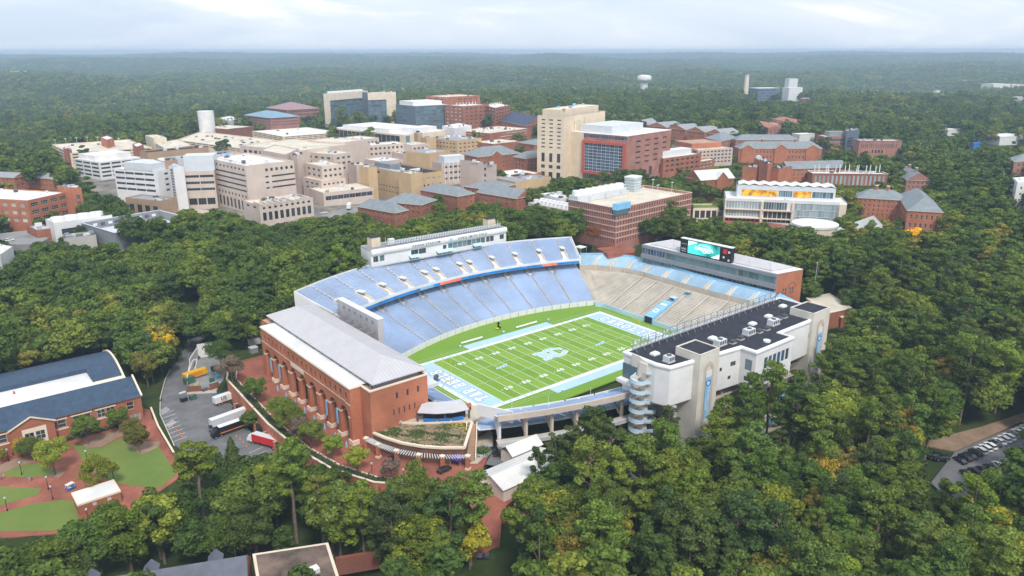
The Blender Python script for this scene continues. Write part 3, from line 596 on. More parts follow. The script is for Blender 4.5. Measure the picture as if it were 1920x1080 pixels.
for i in range(0,49,4):
    p,q=f6[i],f6[min(i+4,49)];d=(q-p)/np.linalg.norm(q-p);MB().beam(p+d*.3+[0,0,.3],q-d*.3+[0,0,.3],.3,1.6).build('front_panel','white',NU)
    p,q=r6[i],r6[min(i+4,49)];MB().beam(p-[0,0,.6],q-[0,0,.6],.7,2.0).build('rear_beam','warm_grey',NU)
for k,a_ in enumerate(np.arange(-25.2,-4,3.0)):
    a=R_(a_);pt=lambda R,z:(4+R*math.sin(a),105-R*math.cos(a),z)
    b=MB();b.beam(pt(174,-3),pt(174,12),.9,.9).beam(pt(173,5.2),pt(167.5,9.2),.6,.8).beam(pt(176.5,12.6),pt(166.5,8.9),.6,.9);b.build('column','white_conc' if k==0 else 'warm_grey',NU)
fs=arc(4,105,178.2,-25.6,0,40,4.8,-1)[::-1];fi=arc(4,105,174.6,-25.6,0,40,4.8,-1)[::-1]
quads('concourse_slab',np.stack([fs[:-1],fs[1:],fi[1:],fi[:-1]],1),'concrete_pave',NU);band('slab_edge',fs,4.0,4.9,'grey_conc',NU)
for k in range(3):
    P_=fs+[0,0,.35*(k+1)]
    b=MB()
    for i in range(0,39,3):b.beam(P_[i],P_[min(i+3,39)],.09,.09)
    b.build('railing','seat_light',NU)
for i in range(2,38,5):                                             # ramps and stairs down from the concourse, seen through the frame
    pass
a=R_(-25.4);MB().obox((4+171*math.sin(a),105-171*math.cos(a)),-a+math.pi/2,13,.5,10.5,14.6).build('end_panel','white_conc',NU)
for a_ in(-24,-20,-15,-10,-5):                                   # thin flag poles along the rear beam
    a=R_(a_);MB().tube((4+176.6*math.sin(a),105-176.6*math.cos(a),12),(4+176.6*math.sin(a),105-176.6*math.cos(a),19.5),.09).build('flag_pole','panel_light',NU)
# ================================================================== brick arcade building at the left end of the field
AB=thing('arcade_building','long red brick building with tall arches and grey metal hip roof at the field end','building',(-92,20,0))
FOOT+=[rect(-107,-30,-76,68)]
AX0,AY0,AY1,AZ=-105.2,-18.0,57.5,21.2
# arcade wall (x = -105.2) with ten real arched openings and upper square windows
nb=9;sp=(AY1-AY0-2.4)/nb;aw=sp-2.5;zs=9.8
b=MB();lime=MB()
def av(y,z,d=0):return(AX0+d,y,z)
ycur=AY1
bays=[AY1-1.6-sp*(k+.5)for k in range(nb)]
for k,yc in enumerate(bays):
    y0,y1=yc+sp/2,yc-sp/2;a0,a1=yc+aw/2,yc-aw/2
    top=zs+aw/2*1.0;N_=10;arcp=[(yc+aw/2*math.cos(t),zs+aw/2*math.sin(t))for t in np.linspace(0,math.pi,N_+1)]
    b.face([av(y0,0),av(a0,0),av(a0,zs),av(y0,zs)]);b.face([av(a1,0),av(y1,0),av(y1,zs),av(a1,zs)])
    zt=15.0
    b.face([av(y0,zs),av(a0,zs)]+[av(*p)for p in arcp[1:N_//2+1]]+[av(yc,zt),av(y0,zt)])
    b.face([av(yc,zt)]+[av(*p)for p in arcp[N_//2:]]+[av(y1,zs),av(y1,zt)])
    for p,q in zip([(a0,0)]+arcp,arcp+[(a1,0)]):b.face([av(*p),av(*q),av(*q,2.4),av(*p,2.4)])   # deep reveal
    for ys in(a0,a1):                                                  # stone impost bands and pier bases
        s_=1 if ys==a0 else-1;yy=sorted((ys-s_*.05,ys+s_*1.22))
        MB().box(AX0-.12,yy[0],zs-.35,AX0+2.0,yy[1],zs+.15).build('impost_band','limestone',AB)
    MB().box(AX0-.45,y1-1.5,0,AX0+2.2,y1+1.5,1.5).build('pier_base','limestone',AB)
b.face([av(AY1,0),av(AY1-1.6,0),av(AY1-1.6,15),av(AY1,15)]);yl=bays[-1]-sp/2;b.face([av(yl,0),av(AY0,0),av(AY0,15),av(yl,15)])
facade(b,AB,(AX0,AY1),(AX0,AY0),15.0,AZ-1.0,[(19,1,.025,.985,.12,.62,.36,.95,'k')],.5,zb=15.0)
b.face([av(AY0,0),(-101.3,AY0,0),(-101.3,AY0,AZ-1),av(AY0,AZ-1)]);b.face([av(AY1,0),(-101.3,AY1,0),(-101.3,AY1,AZ-1),av(AY1,AZ-1)]); 
b.face([av(AY0,AZ-1),av(AY1,AZ-1),(AX0+.5,AY1,AZ-1),(AX0+.5,AY0,AZ-1)]);b.face([(AX0+.05,AY0,14.9),(AX0+3.8,AY0,14.9),(AX0+3.8,AY1,14.9),(AX0+.05,AY1,14.9)]);b.build('arcade_wall','brick_orange',AB)
# recessed wall behind the arches with tall windows
b=MB();facade(b,AB,(AX0+3.8,AY1),(AX0+3.8,AY0),0,15,[(1,1,(AY1-yc-aw*.34)/(AY1-AY0),(AY1-yc+aw*.34)/(AY1-AY0),.02,.90,1,1,'k')for k,yc in enumerate(bays)if k in(2,5,8)],.3,zb=0);b.build('inner_wall','brick',AB)
for z in(3.6,7.4):MB().box(AX0+3.7,AY0,z,AX0+3.78,AY1,z+.45).build('stone_course','limestone',AB)
MB().box(AX0-.25,AY0-.25,AZ-1,-101.0,AY1+.3,AZ-.55).build('cornice','limestone',AB)
MB().box(AX0-.05,AY0+.1,AZ-.55,-98.6,AY1,AZ-.3).build('terrace_roof','roof_white',AB)
MB().box(AX0-.06,AY0,14.2,AX0+.0,AY0+3.6,14.6).build('stone_course','limestone',AB)
MB().box(AX0-.07,AY0+3.6,14.7,AX0-.01,AY1,15.0).build('stone_course','limestone',AB);MB().box(AX0-.10,18.0,13.2,AX0-.02,29.5,14.7).build('name_panel','limestone',AB)
# main block behind: near end wall (y = -24.5) with windows, sides plain
bx0,bx1,by0,by1=-101.3,-79.2,-24.5,66.0;bz=20.4
b=MB();facade(b,AB,(bx0,by0),(bx1,by0),0,bz,[(3,1,.36,.92,.74,.86,.2,.95,'d'),(5,1,.34,.80,.46,.58,.26,.95,'d')],.35,zb=-1)
facade(b,AB,(bx0,AY0+.05),(bx0,by0),0,bz,[],zb=-1);facade(b,AB,(bx1,by0),(bx1,by1),0,bz,[],zb=-1);facade(b,AB,(bx1,by1),(bx0,by1),0,bz,[],zb=-1);facade(b,AB,(bx0,by1),(bx0,AY1),0,bz,[],zb=-1)
b.face([(bx0,by0,bz-.4),(bx1,by0,bz-.4),(bx1,by1,bz-.4),(bx0,by1,bz-.4)]);b.build('main_wall','brick_orange',AB)
for P in(rect(bx0-.2,by0-.2,bx1+.2,by0+.5),rect(bx0-.2,by0+.5,bx0+.5,AY0),rect(bx1-.5,by0+.5,bx1+.2,by1)):MB().prism(P,bz,bz+.45,0,True,True).build('parapet_cap','limestone',AB)
b=MB();facade(b,AB,(-98.5,by0+2.6),(-81,by0+2.6),bz-.4,bz+2.0,[],zb=bz-.4);facade(b,AB,(-98.5,by1-2),(-98.5,by0+2.6),bz-.4,bz+2.0,[(26,1,.01,.99,.1,.9,.88,.9,'k')],.2,zb=bz-.4)
facade(b,AB,(-81,by0+2.6),(-81,by1-2),bz-.4,bz+2,[],zb=bz-.4);b.build('clerestory','panel_grey',AB)
# hip roof of standing-seam metal: each seam is a thin rib
ez,rz_=22.2,26.2;e0,e1,e2,e3=(-99.6,by0+1.2),(-78.4,by0+1.2),(-78.4,by1-1),(-99.6,by1-1);rx=-89;ry0,ry1=by0+13,by1-9
b=MB();b.face([(*e3,ez),(*e0,ez),(rx,ry0,rz_),(rx,ry1,rz_)]);b.face([(*e0,ez),(*e1,ez),(rx,ry0,rz_)]);b.face([(*e1,ez),(*e2,ez),(rx,ry1,rz_),(rx,ry0,rz_)]);b.face([(*e2,ez),(*e3,ez),(rx,ry1,rz_)])
b.prism([e0,e1,e2,e3],ez-.35,ez,0,False,True);RF=b.build('hip_roof','roof_metal',AB)
b=MB()
for y in np.arange(by0+2,by1-2,1.3):
    for xe in(e0[0],e1[0]):
        zt=rz_ if ry0<=y<=ry1 else(ez+(rz_-ez)*((y-e0[1])/(ry0-e0[1])if y<ry0 else(e3[1]-y)/(e3[1]-ry1)));xr=xe+(rx-xe)*(zt-ez)/(rz_-ez);b.beam((xe,y,ez+.04),(xr,y,zt+.04),.09,.09)
for x in np.arange(e0[0]+1,e1[0]-.5,1.3):
    f_=1-abs(x-rx)/(e1[0]-rx);b.beam((x,e0[1],ez+.04),(x,e0[1]+(ry0-e0[1])*f_,ez+(rz_-ez)*f_+.04),.09,.09)
o=b.build('roof_seams','roof_metal',RF);o['kind']='stuff'
for y in np.arange(by0+3,by1-3,7.2):MB().box(-99.5,y-.15,bz-.4,-99.1,y+.15,ez-.3).build('roof_post','panel_grey',AB)
# banners and doors under the arches
for k,m_ in((0,'carolina'),(1,'carolina'),(3,'black'),(4,'black'),(6,'carolina'),(7,'carolina')):
    y=bays[k]-sp/2;tag(MB().box(AX0-.55,y+.1,4.4,AX0-.35,y+1.25,10.0).build('pillar_banner',m_),'%s banner on the pier right of the %s arch from the left'%('light blue' if m_=='carolina' else 'black',['first','second','','fourth','fifth','','seventh','eighth'][k]),'banner','banners on the arcade piers')
for k in(2,5,8):MB().box(AX0+3.6,bays[k]-1.2,7.0,AX0+3.66,bays[k]+1.2,9.4).build('window_sign','royal',AB)
# scoreboard seen from behind, on struts at the field side of the roof
SB=thing('scoreboard','big grey scoreboard seen from behind, standing over the arcade building roof','scoreboard',(-71,38,12))
MB().box(-72.4,20.8,16.4,-69.8,55.0,26.2).build('cabinet','scorepanel',SB);MB().box(-72.5,20.7,26.2,-69.7,55.1,26.45).build('cabinet_top','white',SB)
for i in range(9):
    for j in range(4):
        if(i+j*3)%2==0 or j==3:MB().box(-72.46,21.4+i*3.75,16.8+j*2.35,-72.40,21.4+i*3.75+3.5,16.8+j*2.35+2.1).build('back_panel','scorepanel',SB)
for i in range(6):MB().box(-72.52,24+i*4.8,23.6,-72.41,25.4+i*4.8,24.8).build('vent','panel_grey',SB)
for y in np.arange(23,55,6):MB().beam((-71,y,4),(-71,y,16.6),.6,.6).beam((-72,y,21),(-79,y,20.6),.25,.25).beam((-72,y,17),(-79,y,20.6),.25,.25).build('strut','steel',SB)
MB().box(-69.79,21.2,16.8,-69.7,54.6,25.8).build('screen','glass_dark',SB)
# side porch canopy on the field side
tag(MB().box(-79.1,-23,14.4,-73.8,-16.5,15.6).build('canopy','panel_light'),'pale flat canopy jutting from the arcade building over the field corner','canopy')
# end seats and wall at this end of the field
ES=thing('end_stand','small block of blue seats beside the brick arcade building','grandstand',(-66,-20,0))
F_=np.array([(-62.5,-30.,1.6),(-62.5,30.,1.6)]);B_=np.array([(-72.5,-30.,6.0),(-72.5,30.,6.0)])
F_,B_=resample(F_,20)[::-1].copy(),resample(B_,20)[::-1].copy();quads('terrace_steps',steps(F_,B_,12),'tread',ES);seats(ES,F_[::-1].copy(),B_[::-1].copy(),12,[.2,.4,.6,.8]);MB().box(-62.4,-33,0,-62.0,33,2.5).build('field_wall','panel_light',ES)
# ================================================================== terrace, green roof, pergola, pavilion
TR=thing('terrace','curved red brick terrace with a planted roof beside the arcade building','terrace',(-85,-36,0));TZ=6.0
cur=[(-100.9,-24.7),(-99.6,-30),(-97.2,-36.3),(-93.6,-42),(-89.0,-47),(-83.4,-51.6)]
GRP=cur+[(-71.5,-39.5),(-87.5,-28.5),(-91,-24.7)];FOOT+=[cur+[(-60,-36),(-79,-20)]]
MB().prism(GRP,0,TZ-.9).build('brick_wall','brick_orange',TR)
b=MB(); 
for p,q in zip(cur+[(-71.5,-39.5)],cur[1:]+[(-71.5,-39.5)]):
    if p!=q:MB().beam((*p,TZ-.2),(*q,TZ-.2),.9,.7).build('coping','limestone',TR)
MB().prism([(p[0],p[1])for p in GRP],0,TZ-.5).build('planted_bed','mulch',TR)
TE=[(-91,-24.7),(-87.5,-28.5),(-71.5,-39.5),(-64.2,-37.0),(-62.6,-30),(-79.0,-21)];MB().prism(TE,0,TZ).build('terrace_floor','concrete_pave',TR)
for p,q in(((-87.5,-28.5),(-71.5,-39.5)),((-91,-24.7),(-87.5,-28.5))):MB().beam((*p,TZ+.3),(*q,TZ+.3),.5,.6).build('coping','limestone',TR)
MB().beam((-79,-24.5,TZ+1.3),(-66,-31.5,TZ+1.3),.5,2.6).build('inner_wall','brick_orange',TR)
# stair down from the terrace to the plaza
for k in range(24):MB().obox((-72.6-8.6*k/24,-40.6-10.6*k/24),math.atan2(-10.6,-8.6),.62,3.0,0,TZ-TZ*k/24).build('step','brown_panel',TR)
for o_ in(-1.7,1.7):MB().loft([[(-72.6+o_*.78,-40.6-o_*.63,0),(-72.2+o_*.78,-40.6-o_*.63,0),(-72.2+o_*.78,-40.6-o_*.63,TZ+1),(-72.6+o_*.78,-40.6-o_*.63,TZ+1)],[(-81.2+o_*.78,-51.2-o_*.63,0),(-80.8+o_*.78,-51.2-o_*.63,0),(-80.8+o_*.78,-51.2-o_*.63,1.2),(-81.2+o_*.78,-51.2-o_*.63,1.2)]]).build('stair_wall','limestone',TR)
PV=thing('pavilion','open bar pavilion with a grey curved metal roof on the terrace','pavilion',(-77,-31,TZ))
pc=[(-86.0,-28.2),(-81.5,-32.8),(-76.5,-35.8),(-71.0,-37.2)];pi=[(-82.6,-25.6),(-78.6,-29.4),(-74.4,-31.8),(-70.2,-33.0)];pk=[(-79.0,-24.0),(-75.6,-26.6),(-72.4,-28.2),(-69.2,-29.2)]
for i in range(3):
    for k in range(3):
        t0,t1=k/3,(k+1)/3;L2=lambda A,t:np.array(A[i])+(np.array(A[i+1])-np.array(A[i]))*t
        a,c_,d,e_=L2(pc,t0),L2(pc,t1),L2(pi,t1),L2(pi,t0);b=MB();b.prism([a,c_,d,e_],[TZ+3.6,TZ+3.6,TZ+4.7,TZ+4.7],[TZ+3.8,TZ+3.8,TZ+4.9,TZ+4.9],0,True,True);b.build('roof_sheet','roof_metal',PV)
        a,c_,d,e_=L2(pi,t0),L2(pi,t1),L2(pk,t1),L2(pk,t0);b=MB();b.prism([a,c_,d,e_],[TZ+4.6,TZ+4.6,TZ+3.9,TZ+3.9],[TZ+4.95,TZ+4.95,TZ+4.1,TZ+4.1],0,True,True);b.build('rear_roof_sheet','panel_light',PV)
for p in(pc[0],pc[3],(-78.9,-34.2)):MB().box(p[0]+.6-.25,p[1]+.9-.25,TZ,p[0]+.6+.25,p[1]+.9+.25,TZ+3.7).build('post','grey_dark',PV)
for p,q in zip([(-84,-28.8),(-80.5,-32.2),(-76.2,-34.6)],[(-81,-31.8),(-77,-34.3),(-72.5,-35.8)]):MB().beam((*p,TZ+.6),(*q,TZ+.6),.5,1.2).build('bar_front','royal',PV)
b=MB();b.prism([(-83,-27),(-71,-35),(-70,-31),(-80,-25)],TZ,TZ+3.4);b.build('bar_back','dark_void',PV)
# pergola along the curved wall
PG=thing('pergola','curved pergola of grey slats on brick piers along the terrace wall','pergola',(-97,-40,0))
pp=[np.array(p)+d for p,d in zip(cur,[(-1.2,-.2),(-1.5,-.5),(-1.5,-.9),(-1.4,-1.2),(-1.3,-1.5),(-1.1,-1.7)])]
for k,p in enumerate(pp):MB().obox(p*1.0+np.array([-1.6,-1.4])if 0 else p+(p-np.array([-84,-30]))/np.linalg.norm(p-np.array([-84,-30]))*1.6,.5,1.1,1.1,0,4.6).build('pier','brick_orange',PG);MB().obox(p+(p-np.array([-84,-30]))/np.linalg.norm(p-np.array([-84,-30]))*1.6,.5,1.5,1.5,0,.7).build('pier_base','limestone',PG);MB().obox(p+(p-np.array([-84,-30]))/np.linalg.norm(p-np.array([-84,-30]))*1.6,.5,1.5,1.5,4.6,5.0).build('pier_cap','limestone',PG)
q_=resample(np.c_[np.array(pp),np.full(6,4.3)],44)
for p in q_:
    d=p[:2]-np.array([-84,-30]);d /= np.linalg.norm(d);MB().beam((p[0]-d[0]*.2,p[1]-d[1]*.2,4.3),(p[0]+d[0]*2.4,p[1]+d[1]*2.4,4.3),.22,.3).build('slat','panel_light',PG)
# ================================================================== plaza on its retaining wall
plz=[(-112.5,78),(-116.6,67.9),(-119.8,60),(-120.7,40.8),(-122.0,13),(-121.2,-11.7),(-118.3,-29),(-112.0,-44.2),(-103.6,-53.2),(-97,-57.5),(-95.5,-63),(-97,-69),(-90,-79),(-84,-77),(-84,-60),(-74,-52),(-66,-44),(-60,-32),(-62,36),(-80,78)]
PL=struct(MB().prism(plz,-7.6,0).build('plaza_pavement','paving'));ORG[PL.name]=(0,0,0)
FOOT+=[plz]
b=MB();b.prism([(-97,-69),(-107,-85),(-100.5,-91),(-90,-79)],[-1,-5.5,-5.6,-1],[-.02,-4.2,-4.4,-.02]);struct(b.build('brick_path','paving'));FOOT+=[[(-97,-69),(-107,-85),(-100.5,-91),(-90,-79)]]
b=MB();pw=plz[1:10]
RW=thing('retaining_wall','long curved red brick retaining wall with small windows and planter along the plaza edge','retaining wall',(-121,0,-7))
RWm=MB()
for i,(p,q)in enumerate(zip(pw,pw[1:])):
    L=math.hypot(q[0]-p[0],q[1]-p[1]);nw=max(1,int(L/2.9));sp_=[(nw,1,.02,.98,.62,.83,.34,1,'k')]if i<7 else[]
    facade(RWm,RW,(p[0]-.15,p[1]),(q[0]-.15,q[1]),-7.5,.9,sp_,.4,zb=-9)
    RWm.face([(p[0]-.15,p[1],.9),(q[0]-.15,q[1],.9),(q[0]+.25,q[1],.9),(p[0]+.25,p[1],.9)])
    MB().beam((p[0],p[1],1.05),(q[0],q[1],1.05),.7,.3).build('coping','limestone',RW)
    dn=np.array([q[1]-p[1],-(q[0]-p[0])])/L*-1
    MB().beam((p[0]+dn[0]*3.4,p[1]+dn[1]*3.4,.35),(q[0]+dn[0]*3.4,q[1]+dn[1]*3.4,.35),.5,.7).build('planter_kerb','limestone',RW)
    MB().prism([(p[0]+dn[0]*.3,p[1]+dn[1]*.3),(q[0]+dn[0]*.3,q[1]+dn[1]*.3),(q[0]+dn[0]*3.2,q[1]+dn[1]*3.2),(p[0]+dn[0]*3.2,p[1]+dn[1]*3.2)],0,.45).build('planter_soil','mulch',RW)
RWm.build('brick_wall','brick_orange',RW)
for k,(y0,y1)in enumerate(((44,39),(33,28),(24,19.5),(15,10.5),(6,1.5))):        # loading bays
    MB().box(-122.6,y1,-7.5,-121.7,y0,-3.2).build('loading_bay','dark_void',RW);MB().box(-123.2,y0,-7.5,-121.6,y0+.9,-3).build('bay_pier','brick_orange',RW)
# paler brick band and forecourt by the tan utility building
sheet('paving_band',[(-118,27),(-106.5,27),(-106.5,27.7),(-118,27.7)],.012,'concrete_pave',PL)
sheet('concrete_walk',[(-83,-52),(-80.2,-54),(-70,-49),(-64,-41),(-62.8,-38),(-66,-40),(-71,-40.5),(-80.4,-51.8)],.012,'concrete_pave',PL)
sheet('service_drive',[(-78.5,-56),(-73,-64),(-62,-55.5),(-63,-44),(-69,-49)],.016,'asphalt',PL)
# ================================================================== service yard, road, parking at the lower level
LZ=-7.0
yard=[(-121.5,47),(-124,26),(-122.5,0),(-124,-16),(-136,-14),(-144,8),(-148.3,33),(-145.2,62),(-141,77),(-134,95),(-124,115),(-116,130),(-108,141),(-103,138),(-109,128),(-116,113),(-123,98),(-128.5,84),(-131,76),(-121,70)]
YD=struct(MB().prism(yard,LZ-.6,LZ).build('service_yard','asphalt'));ORG[YD.name]=(0,0,0);FOOT+=[yard]
comp=[(-131,76),(-128.5,84),(-123,98),(-116,110),(-104,108),(-113,80),(-119,72)];FOOT+=[comp]
CP_=struct(MB().prism(comp,LZ-.6,LZ+.06).build('storage_yard_ground','asphalt_old'));ORG[CP_.name]=(0,0,0)
sheet('concrete_apron',[(-131.5,75.5),(-132,73.5),(-120,66),(-118.6,71)],LZ+.08,'concrete_pave',YD)
SW=thing('storage_yard_wall','pale concrete wall enclosing the storage yard beside the curved road','wall',(-123,98,LZ))
for p,q,h_ in(((-131,76),(-128.5,84),1.6),((-128.5,84),(-123,98),3.2),((-123,98),(-116,110),5.2),((-116,110),(-104,108),6.6),((-104,108),(-113,80),6.6),((-131,76),(-126.5,73.2),2.6),((-123.5,71.6),(-119.5,72.4),2.8)):MB().beam((*p,LZ+h_/2),(*q,LZ+h_/2),.4,h_).build('wall_panel','white_conc' if h_>3 else 'brick_dark',SW)
# kerb lines and parking stripes
KL=[(-148.7,33),(-145.6,62),(-141.4,77),(-134.4,95.2),(-124.4,115.2),(-116.4,130.4),(-108.4,141.4)]
for p,q in zip(KL,KL[1:]):MB().beam((*p,LZ+.05),(*q,LZ+.05),.35,.3).build('kerb','kerb',YD)
for k in range(8):
    y=62-k*3.6;x=-145.6-(62-y)*.105;MB().obox((x+2.6,y),.15,5.0,.14,LZ,LZ+.012).build('parking_line','paint_white',YD)
for k in range(14):
    for(yy,kk)in((66-k*.55,0),(53-k*.5,1)):
        if k<7:MB().obox((-143.6-kk*1.3+.25*k*.3,yy),.65,4.4,.12,LZ+.012,LZ+.02).build('hatching_line','paint_white',YD)
for k in range(6):MB().obox((-127.5,12-k*3.4),.2,5.5,.14,LZ,LZ+.012).build('parking_line','paint_white',YD)
LW=thing('low_brick_wall','low brick wall with pale coping between the parking bays and the brick walk','wall',(-150,45,LZ))
for p,q in(((-147.2,68),(-149.4,50)),((-149.4,50),(-150.8,26))):MB().beam((*p,LZ+.5),(*q,LZ+.5),.5,1.4).build('brick_wall','brick_dark',LW);MB().beam((*p,LZ+1.25),(*q,LZ+1.25),.65,.16).build('coping','limestone',LW)
# ================================================================== gym with barrel roof, lawn and walks (lower left)
GZ=LZ
walk=[(-240,22),(-205,10),(-190,1),(-172,-1),(-154,10),(-150.8,26),(-149.4,50),(-147.4,68),(-150,75),(-240,66)]
WK=struct(MB().prism(walk,GZ-.6,GZ).build('brick_walk','paving'));ORG[WK.name]=(0,0,0);FOOT+=[walk]
def lawn_patch(P,z=GZ+.05): 
    b=MB();b.prism(P,z-.08,z);return b.build('lawn','lawn',WK)
lw=lambda*p:[tuple(G(x,y,GZ)[:2])for x,y in p]
lawn_patch(lw((136,833),(160,836),(190,840),(225,822),(250,832),(270,850),(297,838),(312,858),(330,890),(300,915),(255,912),(215,905),(165,880)));lawn_patch(lw((0,892),(40,872),(75,868),(105,882),(85,893),(40,895),(10,893)))
lawn_patch(lw((-40,915),(0,912),(78,916),(70,928),(0,948),(-60,950)));lawn_patch(lw((-80,985),(0,962),(60,945),(120,937),(138,940),(150,980),(100,995),(0,996),(-80,1003)))
sheet('mulch_bed',lw((150,832),(160,824),(228,805),(232,815),(190,838),(165,840)),GZ+.07,'mulch',WK);sheet('mulch_bed',lw((240,836),(265,828),(300,828),(298,838),(268,852),(252,845)),GZ+.075,'mulch',WK)
sheet('mulch_bed',lw((0,890),(0,872),(38,856),(75,862),(40,872)),GZ+.07,'mulch',WK);sheet('mulch_bed',lw((88,893),(108,880),(122,886),(110,897)),GZ+.07,'mulch',WK)
GY=thing('gymnasium','red brick gymnasium with dark blue barrel roof and white flat roof strip','building',(-190,75,GZ));FOOT+=[rect(-250,58,-147,118)]
gx1,gy0=-151.2,62.5;gz1=GZ+9.6
b=MB();facade(b,GY,(-240,gy0),(gx1,gy0),GZ,gz1,[(2,1,1-(a+w_)/88.8,1-a/88.8,.52,.82,.84,1,'w')for a,w_ in((9,6.4),(17,6.2),(25,6.2),(43,5.4),(52,6.5),(61,6.5))]+[(1,1,1-5.2/88.8,1-2.8/88.8,.52,.82,1,1,'w'),(1,1,1-4.6/88.8,1-1.0/88.8,.02,.30,1,1,'l'),(1,1,1-33.6/88.8,1-31.2/88.8,.52,.82,1,1,'w'),(1,1,1-22/88.8,1-19/88.8,.08,.26,1,1,'w')],.25)
facade(b,GY,(gx1,gy0),(gx1,gy0+13.2),GZ,gz1+1,[],.2);facade(b,GY,(gx1-2.5,gy0+13),(gx1-2.5,gy0+50),GZ,gz1+2,[],.2)
# end gable of the barrel
gc=[(gx1-2.5,gy0+13+37*t,gz1+.5+6.0*math.sin(math.pi*(.04+.92*t))**.8)for t in np.linspace(0,1,17)];b.face([(gx1-2.5,gy0+13,gz1-1)]+gc+[(gx1-2.5,gy0+50,gz1-1)]);b.build('brick_wall','brick',GY)
for f_,w_ in((1-5.2/88.8,0),):pass
MB().box(-240,gy0-.25,gz1-.5,gx1+.2,gy0-.0,gz1).build('eaves_band','limestone',GY)
for a,w_ in((9,6.4),(17,6.2),(25,6.2),(43,5.4),(52,6.5),(61,6.5)):MB().box(gx1-a-w_-.3,gy0-.1,GZ+4.2,gx1-a+.3,gy0-.0,GZ+4.75).build('window_sill','limestone',GY);MB().box(gx1-a-w_-.3,gy0-.1,GZ+7.95,gx1-a+.3,gy0-.0,GZ+8.4).build('window_lintel','limestone',GY)
b=MB(); 
def ribbed(P,Q,R2,S,n,name,m,pitch=.9):
    """standing seam sheet PQRS (eave P-Q, ridge S-R) with ribs"""
    P,Q,R2,S=[np.array(k,float)for k in(P,Q,R2,S)];b=MB();b.face([P,Q,R2,S]);o=b.build(name,m,GY);L=np.linalg.norm(Q-P);bb=MB()
    for k in range(1,int(L/pitch)):t=k*pitch/L;bb.beam(P+(Q-P)*t+[0,0,.05],S+(R2-S)*t+[0,0,.05],.1,.12)
    o2=bb.build('roof_seams',m,o);o2['kind']='stuff';return o
ribbed((-240,gy0-.8,gz1-.1),(gx1+.3,gy0-.8,gz1-.1),(gx1+.3,gy0+10,gz1+4.3),(-240,gy0+10,gz1+4.3),0,'lean_to_roof','roof_gym')
MB().beam((gx1+.2,gy0-.9,gz1+.1),(gx1+.2,gy0+10.2,gz1+4.6),.6,.7).build('verge_coping','limestone',GY)
MB().box(-240,gy0+10,gz1+3.0,-164,gy0+24.7,gz1+4.35).build('flat_roof','roof_white',GY);MB().box(-240,gy0+24.6,gz1+3.6,-164,gy0+24.9,gz1+6.0).build('roof_upstand','roof_gym',GY);MB().box(-164,gy0+9.9,gz1+1,gx1-2,gy0+13.4,gz1+4.2).build('roof_gutter','limestone',GY)
ys=[gy0+13+37*t for t in np.linspace(0,1,17)];zz_=[gz1+.5+6.0*math.sin(math.pi*(.04+.92*t))**.8+.25 for t in np.linspace(0,1,17)]
for i in range(16):
    if i<5:ribbed((-164,ys[i],zz_[i]),(gx1-2,ys[i],zz_[i]),(gx1-2,ys[i+1],zz_[i+1]),(-164,ys[i+1],zz_[i+1]),0,'barrel_roof_strip','roof_gym')
    else:ribbed((-240,ys[i],zz_[i]),(gx1-2,ys[i],zz_[i]),(gx1-2,ys[i+1],zz_[i+1]),(-240,ys[i+1],zz_[i+1]),0,'barrel_roof_strip','roof_gym')
b=MB();b.loft([[(-164.02,ys[0],gz1+1),(-164.02,ys[0],gz1+4.5)],[(-164.02,ys[5],gz1+3),(-164.02,ys[5],zz_[5])]],0,False,False);b.build('roof_step','roof_gym',GY)
for i in range(16):MB().beam((gx1-1.9,ys[i],zz_[i]+.2),(gx1-1.9,ys[i+1],zz_[i+1]+.2),.7,.6).build('verge_coping','limestone',GY)
# entrance gable bay
ex0,ex1=-193.5,-180.2;b=MB();facade(b,GY,(ex0,gy0-2.6),(ex1,gy0-2.6),GZ,gz1+.2,[],.3);b.face([(ex0,gy0-2.6,gz1+.2),(ex1,gy0-2.6,gz1+.2),((ex0+ex1)/2,gy0-2.6,gz1+3.2)]);facade(b,GY,(ex1,gy0-2.6),(ex1,gy0),GZ,gz1+.2,[]);facade(b,GY,(ex0,gy0),(ex0,gy0-2.6),GZ,gz1+.2,[]);b.build('entrance_bay','brick',GY)
b=MB();facade(b,GY,(ex0+3.4,gy0-2.75),(ex1-2.6,gy0-2.75),GZ,GZ+8.9,[(2,1,.05,.95,.46,.82,.86,1,'w'),(2,1,.1,.9,.01,.27,.8,1,'l')],.12,zb=GZ);b.build('entrance_panel','limestone',GY)
xm=(ex0+ex1)/2;b=MB()
for s_,xe in((-1,ex0-.5),(1,ex1+.5)):b.face([(xe,gy0-3.0,gz1),(xm,gy0-3.0,gz1+3.5),(xm,gy0+9,gz1+3.5),(xe,gy0+1,gz1+.4)])
b.build('entrance_roof','roof_gym',GY)
for xe in(ex0-.5,ex1+.5):MB().beam((xe,gy0-3.05,gz1),(xm,gy0-3.05,gz1+3.5),.3,.45).build('verge_coping','limestone',GY)
for x,y in((-196,gy0+19),(-188.5,gy0+20),(-214,gy0+16)):MB().tube((x,y,gz1+4.3),(x,y,gz1+5.3),.35,8).build('roof_vent','redframe',GY)
